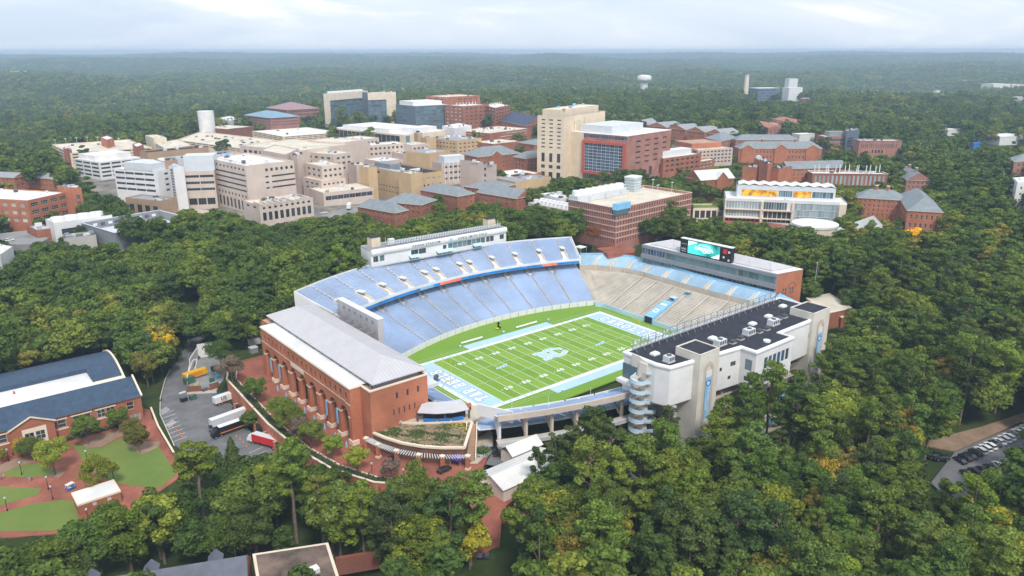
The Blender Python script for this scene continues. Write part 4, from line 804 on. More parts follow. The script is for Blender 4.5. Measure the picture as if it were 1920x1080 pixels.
# small flat-roofed kiosk on the lawn edge
kq=lw((136,962),(225,945))
KA,KB,KC=G(135,925,GZ+4),G(146,947,GZ+4),G(225,921,GZ+4)
KS=thing('brick_kiosk','small brick building with white flat roof on the lawn','building',(KB[0],KB[1],GZ));kf=[KA[:2],KB[:2],KC[:2],(KA+KC-KB)[:2]];FOOT+=[kf]
b=MB(); 
for i in range(4):facade(b,KS,kf[i],kf[(i+1)%4],GZ,GZ+4.0,[(2,1,.2,.9,.55,.8,.25,1,'l')]if i==1 else[],.15)
b.build('brick_wall','brick',KS);cen=np.mean(kf,axis=0);kk=[np.array(p)+(np.array(p)-cen)*.04 for p in kf];MB().prism(kk,GZ+3.6,GZ+4.2,0,True,True).build('roof_edge','limestone',KS)
MB().prism([np.array(p)-(np.array(p)-cen)*.09 for p in kf],GZ+4.2,GZ+4.24).build('roof','roof_white',KS)
# ================================================================== tan utility building
UB=thing('utility_building','tan block utility building with white gabled metal roof below the near stand','building',(-72,-70,-2));ux0,ux1,uy0,uy1=-87.2,-63,-76.2,-65;FOOT+=[rect(-90,-80,-52,-58)]
b=MB();um=(uy0+uy1)/2
for P,Q in(((ux0,uy1),(ux0,uy0)),((ux0,uy0),(ux1,uy0)),((ux1,uy0),(ux1,uy1)),((ux1,uy1),(ux0,uy1))):facade(b,UB,P,Q,-2,4.2,[(2,1,.3,.55,.72,.88,.5,1,'o')]if P==(ux0,uy0)else[],.2)
for x in(ux0,ux1):b.face([(x,uy0,4.2),(x,uy1,4.2),(x,um,5.9)])
b.build('block_wall','tan_block',UB)
for y,e_ in((uy0-.6,-1),(uy1+.6,1)):
    o=MB();o.prism([(ux0-.5,y),(ux1+.5,y),(ux1+.5,um),(ux0-.5,um)],[4.05,4.05,6.0,6.0],[4.2,4.2,6.15,6.15],0,True,True);o=o.build('roof_slope','roof_white',UB);s2=MB()
    for x in np.arange(ux0,ux1,.9):s2.beam((x,y,4.24),(x,um,6.19),.07,.1)
    s2=s2.build('roof_seams','roof_white',o);s2['kind']='stuff'
MB().box(ux0-2.6,uy1-5,1.6,ux0,uy1-.2,1.8).build('porch_roof','limestone',UB);MB().box(ux0-2.5,uy1-.6,-2,ux0-2.2,uy1-.3,1.6).build('porch_post','limestone',UB)
b=MB();u2=thing('utility_annex','second white gabled roof shed behind the tan utility building','building',(-62,-58,-2));MB().box(-73,-63,-2,-61,-57,4).build('block_wall','tan_block',u2)
for y in(-63.5,-56.5):MB().prism([(-73.5,y),(-60.5,y),(-60.5,-60),(-73.5,-60)],[3.9,3.9,6.2,6.2],[4.1,4.1,6.4,6.4],0,True,True).build('roof_slope','roof_white',u2)
# ================================================================== box building on the near side
BB=thing('suite_building','white concrete suite building with dark flat roof on the near side of the field','building',(20,-78,-2));FOOT+=[rect(-32,-97,76,-58)]
BR,BZ0=27.5,13.4
ol=[(-24.5,-64),(-24.5,-78),(-23,-83.0),(-2.5,-85.6),(10.2,-87.0),(10.2,-93.2),(33,-93.2),(33,-87.6),(53,-87.6),(70,-84),(70,-64)]
def off(P,d):
    P=[np.array(p,float)for p in P];n=len(P);r=[]
    for i in range(n):
        a,b_,c_=P[i-1],P[i],P[(i+1)%n];d1=(b_-a)/np.linalg.norm(b_-a);d2=(c_-b_)/np.linalg.norm(c_-b_);n1=np.array([d1[1],-d1[0]]);n2=np.array([d2[1],-d2[0]]);k=n1+n2;r.append(b_+k*d/(max(.4,1+n1@n2)))
    return r
b=MB();sp3={2:[(1,2,.78,.88,.1,.62,.9,.20,'d')],3:[(1,1,.12,.40,.5,.7,.34,.55,'d'),(1,1,.50,.74,.18,.38,.5,.55,'d'),(1,1,.60,.86,.55,.78,.8,.6,'d')],4:[(1,1,.3,.8,.45,.85,.9,.8,'t'),(1,1,.3,.8,.12,.35,.9,.6,'d')],5:[(6,1,.22,.92,.45,.85,.8,.85,'b'),(4,1,.15,.75,.1,.34,.5,.7,'t')],8:[(1,1,.05,.2,.5,.7,.8,.6,'d'),(1,1,.6,.72,.5,.7,.9,.6,'d')],9:[(4,2,.1,.9,.1,.8,.4,.4,'d')],10:[(22,2,.02,.98,.06,.86,.92,.7,'t')],0:[(1,2,.3,.7,.1,.8,.6,.5,'d')]}
for i in range(len(ol)):facade(b,BB,ol[i],ol[(i+1)%len(ol)],BZ0,BR-1.4,sp3.get(i),.25,zb=BZ0)
rings=[[(p[0],p[1],z)for p in off(ol,d)]for d,z in((0,BR-1.4),(.28,BR-1.1),(.4,BR-.6),(.28,BR-.15),(0,BR+.1),(-.7,BR+.15),(-.9,BR-.2))]
b.loft(rings,0,True,False);o2=off(ol,-.9);b.loft([[(p[0],p[1],z)for p in off(ol,d)]for d,z in((0,BZ0),(-.35,BZ0-.5),(-1.4,BZ0-.8))],0,True,False);b.face([(p[0],p[1],BZ0-.8)for p in off(ol,-1.4)]);b.build('shell','white_conc',BB)
MB().prism(o2,BR-.8,BR-.25).build('roof','roof_dark',BB)
# floors and columns under the raised box
for x in(-20,-6,6,20,34,48,62):
    for y in(-68,-83):MB().box(x-.7,y-.9,-3,x+.7,y+.9,BZ0-.7).build('column','grey_conc',BB)
for z in(3.6,8.4):MB().box(-3,-84,z,68,-65,z+.7).build('floor_slab','warm_grey',BB)
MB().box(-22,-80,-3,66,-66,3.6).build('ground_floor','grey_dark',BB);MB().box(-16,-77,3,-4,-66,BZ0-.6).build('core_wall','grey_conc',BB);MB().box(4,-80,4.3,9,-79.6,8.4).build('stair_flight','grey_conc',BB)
def tower(x0,x1,y0,y1,zt,label,lab2):
    T_=thing('stair_tower',label,'tower',((x0+x1)/2,y0,-3));b=MB()
    for P,Q in(((x0,y1),(x0,y0)),((x0,y0),(x1,y0)),((x1,y0),(x1,y1)),((x1,y1),(x0,y1))):facade(b,T_,P,Q,-3,zt,[],zb=-4)
    b.build('tower_wall','tower_conc',T_);MB().box(x0+.5,y0+.5,zt-.3,x1-.5,y1-.5,zt-.1).build('tower_roof','roof_dark',T_)
    for P in(rect(x0,y0,x1,y0+.5),rect(x0,y0+.5,x0+.5,y1),rect(x1-.5,y0+.5,x1,y1),rect(x0+.5,y1-.5,x1-.5,y1)):MB().prism(P,zt-.05,zt+.2,0,True,True).build('parapet_cap','tower_conc',T_)
    xm=(x0+x1)/2;fz0,fz1=4.5,zt-7
    fr=MB();hw=2.0;pts_o,pts_i=[],[]
    for k in range(24):                                                 # arched surround of little square blocks, one ring of pieces
        z=fz0+(fz1-fz0)*k/23
        for s_ in(-1,1):
            for r in(0,.55):MB().box(xm+s_*(hw+r)-.22,y0-.16,z,xm+s_*(hw+r)+.22,y0,z+.5).build('surround_block','warm_grey',T_)
    for k in range(11):
        t=math.pi*k/10
        for r in(hw,hw+.55,hw-.6):
            cx,cz=xm+r*math.cos(t),fz1+.9+r*math.sin(t);MB().box(cx-.22,y0-.16,cz-.22,cx+.22,y0,cz+.22).build('surround_block','warm_grey',T_)
    bn=thing('banner',lab2,'banner',(xm,y0-.2,5));b=MB();b.face([(xm-1.55,y0-.22,5.2),(xm,y0-.22,6.0),(xm+1.55,y0-.22,5.2),(xm+1.55,y0-.22,zt-9),(xm-1.55,y0-.22,zt-9)]);b.build('cloth','carolina',bn)
    b=MB();b.face([(xm-1.55,y0-.215,zt-9),(xm+1.55,y0-.215,zt-9),(xm+1.55,y0-.215,zt-6.6),(xm-1.55,y0-.215,zt-6.6)]);b.build('cloth_head','white',bn)
    for pa in([(0,0),(1.4,.9),(1.4,2.0),(0,2.7),(-1.4,2.0),(-1.4,.9)],):b=MB();b.face([(xm+p[0]*.95,y0-.235,zt-12.6+p[1])for p in pa]);b.build('emblem_back','royal',bn);b=MB();b.face([(xm+p[0]*.55,y0-.25,zt-12.05+p[1]*.6)for p in pa]);b.build('emblem','white',bn)
    text('lettering','WELCOME HOME,',1.35,bn,(xm+.45,y0-.25,(5.2+zt-9)/2-1.2),(0,0,-1),(1,0,0),'white',.03,1.0);text('lettering','TAR HEELS!',.95,bn,(xm-.65,y0-.25,(5.2+zt-9)/2-1.8),(0,0,-1),(1,0,0),'white',.02,1.0)
    return T_
tower(-12.6,-2.2,-86.9,-76.6,30.0,'cream concrete stair tower nearer the spiral stairs of the suite building','light blue WELCOME HOME banner on the nearer cream tower');tower(54.4,66.5,-88.4,-78.4,30.0,'cream concrete stair tower at the far right of the suite building','light blue banner on the far right cream tower')
light_rack('long grey rack of floodlights along the dark roof of the suite building',(-21.5,-65.3),(65,-65.3),BR-.25,4.2,22,46,1)
def roof_unit(p,L,W,h_,label,m='panel_light',kind='unit'):
    t=thing('rooftop_unit' if kind=='unit' else 'skylight',label,'rooftop unit' if kind=='unit' else 'skylight',(p[0],p[1],BR-.25),0,'plant on the dark roof' if kind=='unit' else 'skylights on the dark roof');z=BR-.25
    if kind=='unit':
        MB().box(p[0]-L/2-.2,p[1]-W/2-.2,z,p[0]+L/2+.2,p[1]+W/2+.2,z+.35).build('curb','grey_conc',t);MB().box(p[0]-L/2,p[1]-W/2,z+.35,p[0]+L/2,p[1]+W/2,z+h_).build('casing',m,t)
        for k in range(3):MB().box(p[0]-L/2+L*(.1+.3*k),p[1]-W/2-.05,z+.6,p[0]-L/2+L*(.3+.3*k),p[1]-W/2,z+h_-.3).build('louvre','grey_dark',t)
        MB().tube((p[0],p[1],z+h_),(p[0],p[1],z+h_+.25),min(L,W)*.33,10).build('fan','grey_dark',t)
    else:
        MB().box(p[0]-L/2,p[1]-W/2,z,p[0]+L/2,p[1]+W/2,z+.5).build('curb','white',t);MB().loft([[(p[0]+a*L/2*k,p[1]+c_*W/2*k,z+h2)for a,c_ in((-1,-1),(1,-1),(1,1),(-1,1))]for k,h2 in((.98,.5),(.8,.9),(.4,1.1))]).build('dome','white',t)
gp=lambda x,y:G(x,y,BR+.3)
for k,p in enumerate(((1228,662),(1293,645),(1336,633),(1411,606),(1441,592),(1468,573))):roof_unit(gp(*p),3.0,2.2,1,'white domed skylight on the dark roof, number %s from the left'%['one','two','three','four','five','six'][k],kind='sky')
for k,p in enumerate(((1254,675),(1350,644),(1404,624),(1450,606))):roof_unit(gp(*p),4.4 if k else 3,2.6,2.2,'pale air handling unit on the dark roof, %s from the left'%['first','second','third','fourth'][k])
for k,p in enumerate(((1374,641),(1389,634),(1424,621),(1438,616),(1460,597),(1471,593))):roof_unit(gp(*p),2.0,1.4,1.3,'small dark condenser on the dark roof, %s from the left'%['first','second','third','fourth','fifth','sixth'][k],'grey_dark')
t_=gp(1438,638);tag(MB().tube((t_[0],t_[1],BR-.25),(t_[0],t_[1],BR+.4),1.3,14).build('roof_vent','white'),'round white vent on the dark roof near the projecting bay','vent')
# curved parapet fin and spiral stairs at the left end
SP=thing('spiral_stairs','white zigzag spiral stairs with pale blue railings at the left end of the suite building','stairs',(-21,-70,-3));sx,sy=-24.6,-73.6
MB().prism([(sx-.9,sy-1.6),(sx+.9,sy-1.6),(sx+.9,sy+1.6),(sx-.9,sy+1.6)],-3,26.4).build('core_wall','tower_conc',SP)
for k in range(7):
    z=-1.2+k*3.55
    for half,(dz0,dz1,ys)in enumerate(((0,1.75,1),(1.75,3.5,-1))):
        MB().prism([(sx-2.6,sy+ys*.1-1.0+ys*1.9),(sx+2.6,sy+ys*.1-1.0+ys*1.9),(sx+2.6,sy+ys*.1+1.0+ys*1.9),(sx-2.6,sy+ys*.1+1.0+ys*1.9)],[z+dz0,z+dz1,z+dz1,z+dz0]if ys>0 else[z+dz1,z+dz0,z+dz0,z+dz1],[z+dz0+.35,z+dz1+.35,z+dz1+.35,z+dz0+.35]if ys>0 else[z+dz1+.35,z+dz0+.35,z+dz0+.35,z+dz1+.35],0,True,True).build('flight','concrete_pave',SP)
    for xs,zz in((-1,z),(1,z+1.75)):                               # curved balcony landings with curved railing
        pts=[(sx+xs*(2.6+2.6*math.sin(t)),sy+3.1*math.cos(t))for t in np.linspace(0,math.pi,9)]
        if xs>0:pts=pts[::-1]
        MB().prism(pts,zz,zz+.35,0,True,True).build('landing','white_conc',SP);P_=np.array([(p[0],p[1],0)for p in pts]);band('railing',P_,zz+.35,zz+1.45,'seat_light',SP)
    for ys in(-3.0,3.0): 
        zA,zB=(z,z+1.75)if ys>0 else(z+3.5,z+1.75);b=MB();b.face([(sx-2.6,sy+ys,zA+.3),(sx+2.6,sy+ys,zB+.3),(sx+2.6,sy+ys,zB+1.5),(sx-2.6,sy+ys,zA+1.5)]);b.build('railing','seat_light',SP)
fin=[(-24.6,-71.2),(-24.6,-77.2)];b=MB();b.face([(-24.9,-68.0,19.5),(-24.9,-74.6,19.5),(-24.9,-74.6,25.6),(-24.9,-73.2,27.2),(-24.9,-71.4,28.0),(-24.9,-68.0,28.0)]);b.build('curved_fin','tower_conc',SP)
BT=MB();BT.prism([(-25.2,-64.4),(-24.4,-64.4),(-24.4,-70.6),(-25.2,-70.6)],18.4,23.6,0);BT.build('glazed_end','glass_teal',BB)
MB().box(-27.6,-70.4,17.2,-24.5,-63.8,18.4).build('balcony','white_conc',BB)
# ramps at the foot of the towers
for nm,cx,cy in(('nearer',-4,-90),('far',64,-92)):
    t=thing('curved_ramp','curved tan ramp with pale railing at the foot of the %s cream tower'%nm,'ramp',(cx,cy,-2));A_=np.linspace(-.3,math.pi+.3,15)
    o1=np.c_[cx+10*np.cos(A_+math.pi),cy+8*np.sin(A_+math.pi),np.linspace(.5,3.5,15)];i1=np.c_[cx+7*np.cos(A_+math.pi),cy+5*np.sin(A_+math.pi),np.linspace(.5,3.5,15)];quads('ramp_floor',np.stack([o1[:-1],o1[1:],i1[1:],i1[:-1]],1),'concrete_pave',t)
    quads('ramp_side',np.stack([o1[:-1]*[1,1,0]+[0,0,-4],o1[1:]*[1,1,0]+[0,0,-4],o1[1:],o1[:-1]],1),'warm_grey',t)
    for L_ in(o1,i1):quads('railing',np.stack([L_[:-1],L_[1:],L_[1:]+[0,0,1.1],L_[:-1]+[0,0,1.1]],1),'seat_light',t)
# ================================================================== glass-fronted building at the bowl end, with video board
FC=thing('football_center','glass fronted building with grey metal roof behind the pale blue benches','building',(109,-5,14));FOOT+=[rect(88,-52,124,45)]
c0,c1_,c2_,c3=G(1206,458,26.6),G(1458,514,26.6),G(1506,505,26.6),None
c3=c0+(c2_-c1_)+np.array([4,0,0]);fz0,fz1=17.4,26.6;V2=lambda p:(p[0],p[1])
b=MB();facade(b,FC,V2(c1_),V2(c2_),13,fz1,[(2,1,.25,.45,.18,.42,.6,1,'w'),(2,1,.52,.72,.18,.42,.6,1,'w')],.3,zb=8);facade(b,FC,V2(c2_),V2(c3),13,fz1,[],zb=8);facade(b,FC,V2(c3),V2(c0),13,fz1,[],zb=8)
b.build('brick_wall','brick_orange',FC)
dd=(c2_-c1_)/np.linalg.norm(c2_-c1_);am=c1_+(c2_-c1_)*.62;aa=MB()
for k in range(12):
    t=math.pi*k/12;t2=math.pi*(k+1)/12;f_=lambda r,t:tuple(am[:2]+dd[:2]*r*math.cos(t)-np.array([-dd[1],dd[0]])*.06)+(18.6+r*math.sin(t),);aa.face([f_(2.2,t),f_(2.2,t2),f_(2.75,t2),f_(2.75,t)])
aa.build('brick_arch','brick_dark',FC)
b=MB();dz=c1_-c0;Lf=np.linalg.norm(dz);df=dz/Lf;nf=np.array([df[1],-df[0],0])
for z0,z1,o_,sp_ in((17.4,19.6,0,[(34,1,.01,.99,.05,.95,.86,.9,'t')]),(19.6,21.6,1.6,[]),(21.6,25.2,.6,[(8,1,.0,.19,.03,.97,.94,.94,'b'),(14,1,.2,.73,.03,.97,.94,.94,'t'),(7,1,.745,.99,.03,.97,.94,.94,'t')]),(25.2,26.7,1.3,[])):
    P,Q=c0+nf*o_,c1_+nf*o_;facade(b,FC,V2(P),V2(Q),z0,z1,sp_,.2,zb=z0)
    if o_>1:b.face([(P[0],P[1],z1),(Q[0],Q[1],z1),(c1_[0],c1_[1],z1),(c0[0],c0[1],z1)]);b.face([(P[0],P[1],z0),(Q[0],Q[1],z0),(c1_[0],c1_[1],z0),(c0[0],c0[1],z0)])
    for R__,S__ in((P,c0),(Q,c1_)):b.face([(R__[0],R__[1],z0),(S__[0],S__[1],z0),(S__[0],S__[1],z1),(R__[0],R__[1],z1)])
b.build('glazed_front','panel_grey',FC)
MB().prism([V2(c0),V2(c1_),V2(c2_),V2(c3)],26.3,26.75).build('roof_edge','roof_white',FC)
ri=[c0+dd*1.6+df*3-0,c1_+dd*1.6-df*4,c2_-dd*1.5-df*4,c3-dd*2+df*3];rg0,rg1=(ri[0]+ri[3])/2+df*7,(ri[1]+ri[2])/2-df*7;z_=lambda p,z:(p[0],p[1],z)
b=MB();b.prism([V2(p)for p in ri],26.75,27.3,0,False);b.face([z_(ri[0],27.3),z_(ri[1],27.3),z_(rg1,29.6),z_(rg0,29.6)]);b.face([z_(ri[1],27.3),z_(ri[2],27.3),z_(rg1,29.6)]);b.face([z_(ri[2],27.3),z_(ri[3],27.3),z_(rg0,29.6),z_(rg1,29.6)]);b.face([z_(ri[3],27.3),z_(ri[0],27.3),z_(rg0,29.6)]);b.build('metal_roof','roof_metal',FC)
for k in range(7):p=c0+df*(8+k*11)+dd*.5;MB().tube(z_(p,26.7),z_(p,31.2),.07).build('lightning_rod','steel',FC)
VB=thing('video_board','wide video board with teal picture and black side panels on the glass fronted building','video board',(c0[0],c0[1],26));Lb=.305
v0,v1=c0+df*Lf*.305+nf*.2,c0+df*Lf*.685+nf*.2;vz0,vz1=26.9,34.2
def vp(s_,o_,z):q=v0+(v1-v0)*s_+nf*o_;return(q[0],q[1],z)
MB().prism([vp(0,0,0)[:2],vp(1,0,0)[:2],vp(1,-2.6,0)[:2],vp(0,-2.6,0)[:2]],vz0,vz1,0,True,True).build('cabinet','black',VB);MB().prism([vp(-.004,.05,0)[:2],vp(1.004,.05,0)[:2],vp(1.004,-2.7,0)[:2],vp(-.004,-2.7,0)[:2]],vz1,vz1+.3,0,True,True).build('cabinet_top','roof_white',VB)
q4=lambda s0,s1,z0,z1,o_:[vp(s0,o_,z0),vp(s1,o_,z0),vp(s1,o_,z1),vp(s0,o_,z1)]
def vq(nm,m,*a):b=MB();b.face(q4(*a));return b.build(nm,m,VB)
vq('screen','screen',.155,.78,vz0+.5,vz1-.4,.05)
b=MB();h_=vz1-vz0
for P in([(.16,.93),(.34,.93),(.16,.62)],[(.62,.08),(.775,.08),(.775,.42)]):b.face([vp(s_,.07,vz0+h_*k)for s_,k in P])
b.build('picture_shapes','screen_bright',VB);text('lettering','CAROLINA',2.1,VB,vp(.47,.1,vz0+h_*.53),df,upv,'screen_bright',.09);b=MB()
for P in([(.36,.70),(.38,.82),(.58,.78),(.60,.66),(.575,.66),(.56,.745),(.40,.775),(.385,.70)],[(.40,.40),(.44,.40),(.49,.26),(.53,.34),(.60,.34),(.60,.38),(.52,.39),(.49,.32),(.45,.44)]):b.face([vp(s_,.08,vz0+h_*k)for s_,k in P])
b.build('picture_outline','screen_bright',VB)
text('lettering','UNC',1.5,VB,vp(.075,.08,vz0+h_*.30),df,upv,'panel_light',.02);vq('advert','steel',.025,.13,vz0+h_*.64,vz0+h_*.69,.06);vq('advert','panel_light',.03,.12,vz0+h_*.12,vz0+h_*.16,.06)
vq('advert','red',.84,.915,vz0+h_*.55,vz0+h_*.88,.06)
for s_,k in((.86,.30),(.955,.70),(.955,.15)):vq('advert','white',s_-.018,s_+.018,vz0+h_*k-.5,vz0+h_*k+.5,.06)
for s_ in(.1,.35,.65,.9):MB().beam(vp(s_,-1.3,26.4),vp(s_,-1.3,vz0+.2),.5,.5).build('support','steel',VB)
# small brick and pale buildings right of the suite building
def simple(name,label,px,z0,h_,wall,roof,cat='building',specL=None,specR=None,pcap=.3,z=None):
    P=[G(x,y,z0+h_)for x,y in px];P=[P[0],P[1],P[2],P[0]+P[2]-P[1]];t=thing(name,label,cat,(P[1][0],P[1][1],z0));b=MB()
    for i in range(4):facade(b,t,V2(P[i]),V2(P[(i+1)%4]),z0,z0+h_,[specL,specR,None,None][i],.2)
    b.build('wall',wall,t);MB().prism([V2(p)for p in off([V2(p)for p in P],.25)],z0+h_-.05,z0+h_+pcap,0,True,True).build('roof_edge','limestone',t);MB().prism([V2(p)for p in off([V2(p)for p in P],-.5)],z0+h_+pcap-.03,z0+h_+pcap+.02).build('roof',roof,t);FOOT.append([V2(p)for p in P]);return t
simple('brick_annex','low brick annex with tan roof right of the glass fronted building',[(1512,560),(1552,588),(1597,578)],6,6,'brick','roof_tan');simple('brick_gatehouse','small brick gatehouse with cream roof edge below the right hand woods',[(1556,582),(1578,596),(1600,588)],4,5,'brick','roof_tan',specR=[(1,1,.3,.6,.5,.75,1,1,'l')])
t=thing('pale_blue_lean_to','pale blue sloping roof beside the brick end of the glass fronted building','roof',(93,-50,14));MB().prism([V2(G(1462,552,17)),V2(G(1500,570,17)),V2(G(1486,576,17)),V2(G(1452,558,17))],[16.5]*4,[17.6,17.6,16.7,16.7],0,True,True).build('roof_sheet','carolina',t)
# ================================================================== roofs at the bottom edge
def hip_simple(name,label,A,B_,C_,zt,z0,rh,wall,roof,gable=True,dorm=0):
    a,b_,c_=G(*A,zt),G(*B_,zt),G(*C_,zt);d=a+c_-b_;t=thing(name,label,'building',(b_[0],b_[1],z0));m=MB();P=[V2(a),V2(b_),V2(c_),V2(d)];FOOT.append(P)
    for i in range(4):facade(m,t,P[i],P[(i+1)%4],z0,zt,[])
    m.build('wall',wall,t);return t,a,b_,c_,d
bs=G(470,1050,6); 
LB=thing('slate_roof_hall','brick hall with blue grey slate roof and dormers at the bottom edge','building',(-170,-90,-5));la,lb=G(160,1095,4),G(470,1045,4);ld=(lb-la)/np.linalg.norm(lb-la);ln=np.array([-ld[1],ld[0],0]);lz=lambda p,z:(p[0],p[1],z)
FOOT.append([V2(la+ln*1),V2(lb+ln),V2(lb-ln*16),V2(la-ln*16)])
b=MB();b.face([lz(la,4),lz(lb,4),lz(lb-ln*6,9),lz(la-ln*6,9)]);b.face([lz(la-ln*12,4),lz(lb-ln*12,4),lz(lb-ln*6,9),lz(la-ln*6,9)]);b.build('roof','slate_dark',LB);b=MB();b.face([lz(lb,-5),lz(lb-ln*12,-5),lz(lb-ln*12,4),lz(lb-ln*6,9.4),lz(lb,4)]);b.face([lz(la,-5),lz(lb,-5),lz(lb,4),lz(la,4)]);b.build('brick_wall','brick',LB)
MB().beam(lz(la,3.9),lz(lb,3.9),.3,.35).build('gutter','limestone',LB)
for px_ in(180,290,408):
    c_=G(px_,1075-.16*(px_-180),5.4);c_=la+ld*((c_-la)@ld)-ln*1.6
    b=MB();q=lambda s_,t_,z:lz(c_+ld*s_-ln*t_,z);b.face([q(-1.5,-.6,5),q(1.5,-.6,5),q(1.5,-.6,7),q(0,-.6,8.4),q(-1.5,-.6,7)],1);b.face([q(-1.8,-.9,6.8),q(0,-.9,8.6),q(0,4,8.6),q(-1.8,4,6.8)]);b.face([q(1.8,-.9,6.8),q(0,-.9,8.6),q(0,4,8.6),q(1.8,4,6.8)]);b.face([q(1.5,-.6,5),q(1.5,3,5),q(1.5,3,7),q(1.5,-.6,7)],1);b.face([q(-1.5,-.6,5),q(-1.5,3,5),q(-1.5,3,7),q(-1.5,-.6,7)],1);b.build('dormer',['slate_dark','brick_orange'],LB)
FR=simple('flat_brick_hall','brown stained flat roof with brick parapet at the bottom edge',[(476,1045),(490,1130),(640,1105)],-5,9,'brick_dark','roof_stain',pcap=.9)
e0_=G(590,1072,5);tag(MB().box(e0_[0]-1,e0_[1]-1,4.8,e0_[0]+1,e0_[1]+1,6.2).build('rooftop_unit','white'),'white rooftop unit on the brown stained flat roof','rooftop unit')
tag(MB().beam((*V2(G(630,1062,0)),0),(*V2(G(712,1048,0)),0),1.0,5).build('brick_garden_wall','brick_dark'),'dark brick wall right of the brown flat roof at the bottom edge','wall')
# ================================================================== terrain
CTRL=[(-250,-60,-7),(-190,0,-7),(-160,40,-7.3),(-160,-40,-7),(-130,-40,-7),(-130,20,-7.6),(-130,90,-7.6),(-110,135,-7),(-120,-90,-5),(-90,-100,-3),(-60,-100,-3),(-50,-70,-3),(0,-100,-3),(50,-110,-2),(90,-100,0),(120,-70,4),(150,-30,10),(130,20,14),(112,75,17),(60,105,18),
        (0,112,17),(-50,105,13),(-95,85,1),(-170,120,-4),(-220,130,-4),(-150,170,2),(-60,160,14),(-200,220,8),(-260,200,4),(-100,250,17),(60,150,20),(170,100,20),(200,40,18),(260,0,16),(200,-80,8),(300,-80,12),(120,-160,-2),(0,-160,-6),(-150,-140,-8),(-230,-200,-10),(240,-200,4),
        (0,300,20),(200,250,20),(400,300,20),(400,100,20),(500,0,18),(-50,500,20),(300,600,20),(600,400,20),(-200,450,18),(-350,350,8),(700,900,18),(1200,700,14),(100,900,10),(-200,1000,-10),(1200,1500,6),(300,1600,-22),(-300,1700,-34),(1700,1600,2),(2200,1000,6),(-100,150,8),(45,-148,-2.7),(80,-155,-2.7),(30,-156,-2.9),(60,-139,-2.7),(95,-145,-2.6),(75,-165,-2.9)]
CT=np.array(CTRL,float)
FLAT0=(-66,66,-62,50)
def TH(x,y):
    x=np.asarray(x,float);y=np.asarray(y,float);sh=x.shape;X=np.c_[x.ravel(),y.ravel()]
    d2=((X[:,None,:]-CT[None,:,:2])**2).sum(2)+30.;wt=1/d2**1.7;z=(wt*CT[:,2]).sum(1)/wt.sum(1)
    r=np.hypot(X[:,0]-CP[0],X[:,1]-CP[1]);a=np.arctan2(X[:,0]-CP[0],X[:,1]-CP[1])
    # far country: a shallow valley, then long low ridges
    f=np.clip((r-1800)/1500,0,1);f=f*f*(3-2*f)
    far=-20+78*np.clip((r-2500)/9500,0,1)**.9+11*np.sin(r/610+2.2*np.sin(a*3.1)+1.3*np.sin(a*7+1))+9*np.sin(a*9+r/2600)+7*np.sin(a*23+r/900)+5*np.sin(a*41.+2)
    far=far+42*np.exp(-((a-.733)/.035)**2-((r-9000)/1500)**2)+26*np.exp(-((a-.18)/.1)**2-((r-7500)/1500)**2)+16*np.exp(-((a-1.17)/.09)**2-((r-8500)/1500)**2)
    z=z*(1-f)+far*f
    # stadium bowl and pads
    ins=(X[:,0]>-64)&(X[:,0]<96)&(X[:,1]>-62)&(X[:,1]<78);z=np.where(ins,-1.6,z)
    return z.reshape(sh)
def pad_lower(x,y,z):
    for P,pz in((plz,-8.2),(yard,LZ-.5),(walk,GZ-.5),(comp,LZ-.5)):
        k=np.zeros(x.shape,bool);n=len(P)
        for i in range(n):
            x1,y1=P[i][:2];x2,y2=P[(i+1)%n][:2]
            if y1==y2:continue
            k^=((y1>y)!=(y2>y))&(x<(x2-x1)*(y-y1)/(y2-y1)+x1)
        z=np.where(k,np.minimum(z,pz),z)
    return z
CAMPUS=[(100,305),(300,262),(470,240),(600,232),(760,236),(960,240),(1100,300),(1290,330),(1400,330),(1600,400),(1480,425),(1290,400),(1160,468),(990,395),(800,380),(640,405),(480,415),(300,398),(190,385),(150,330)]
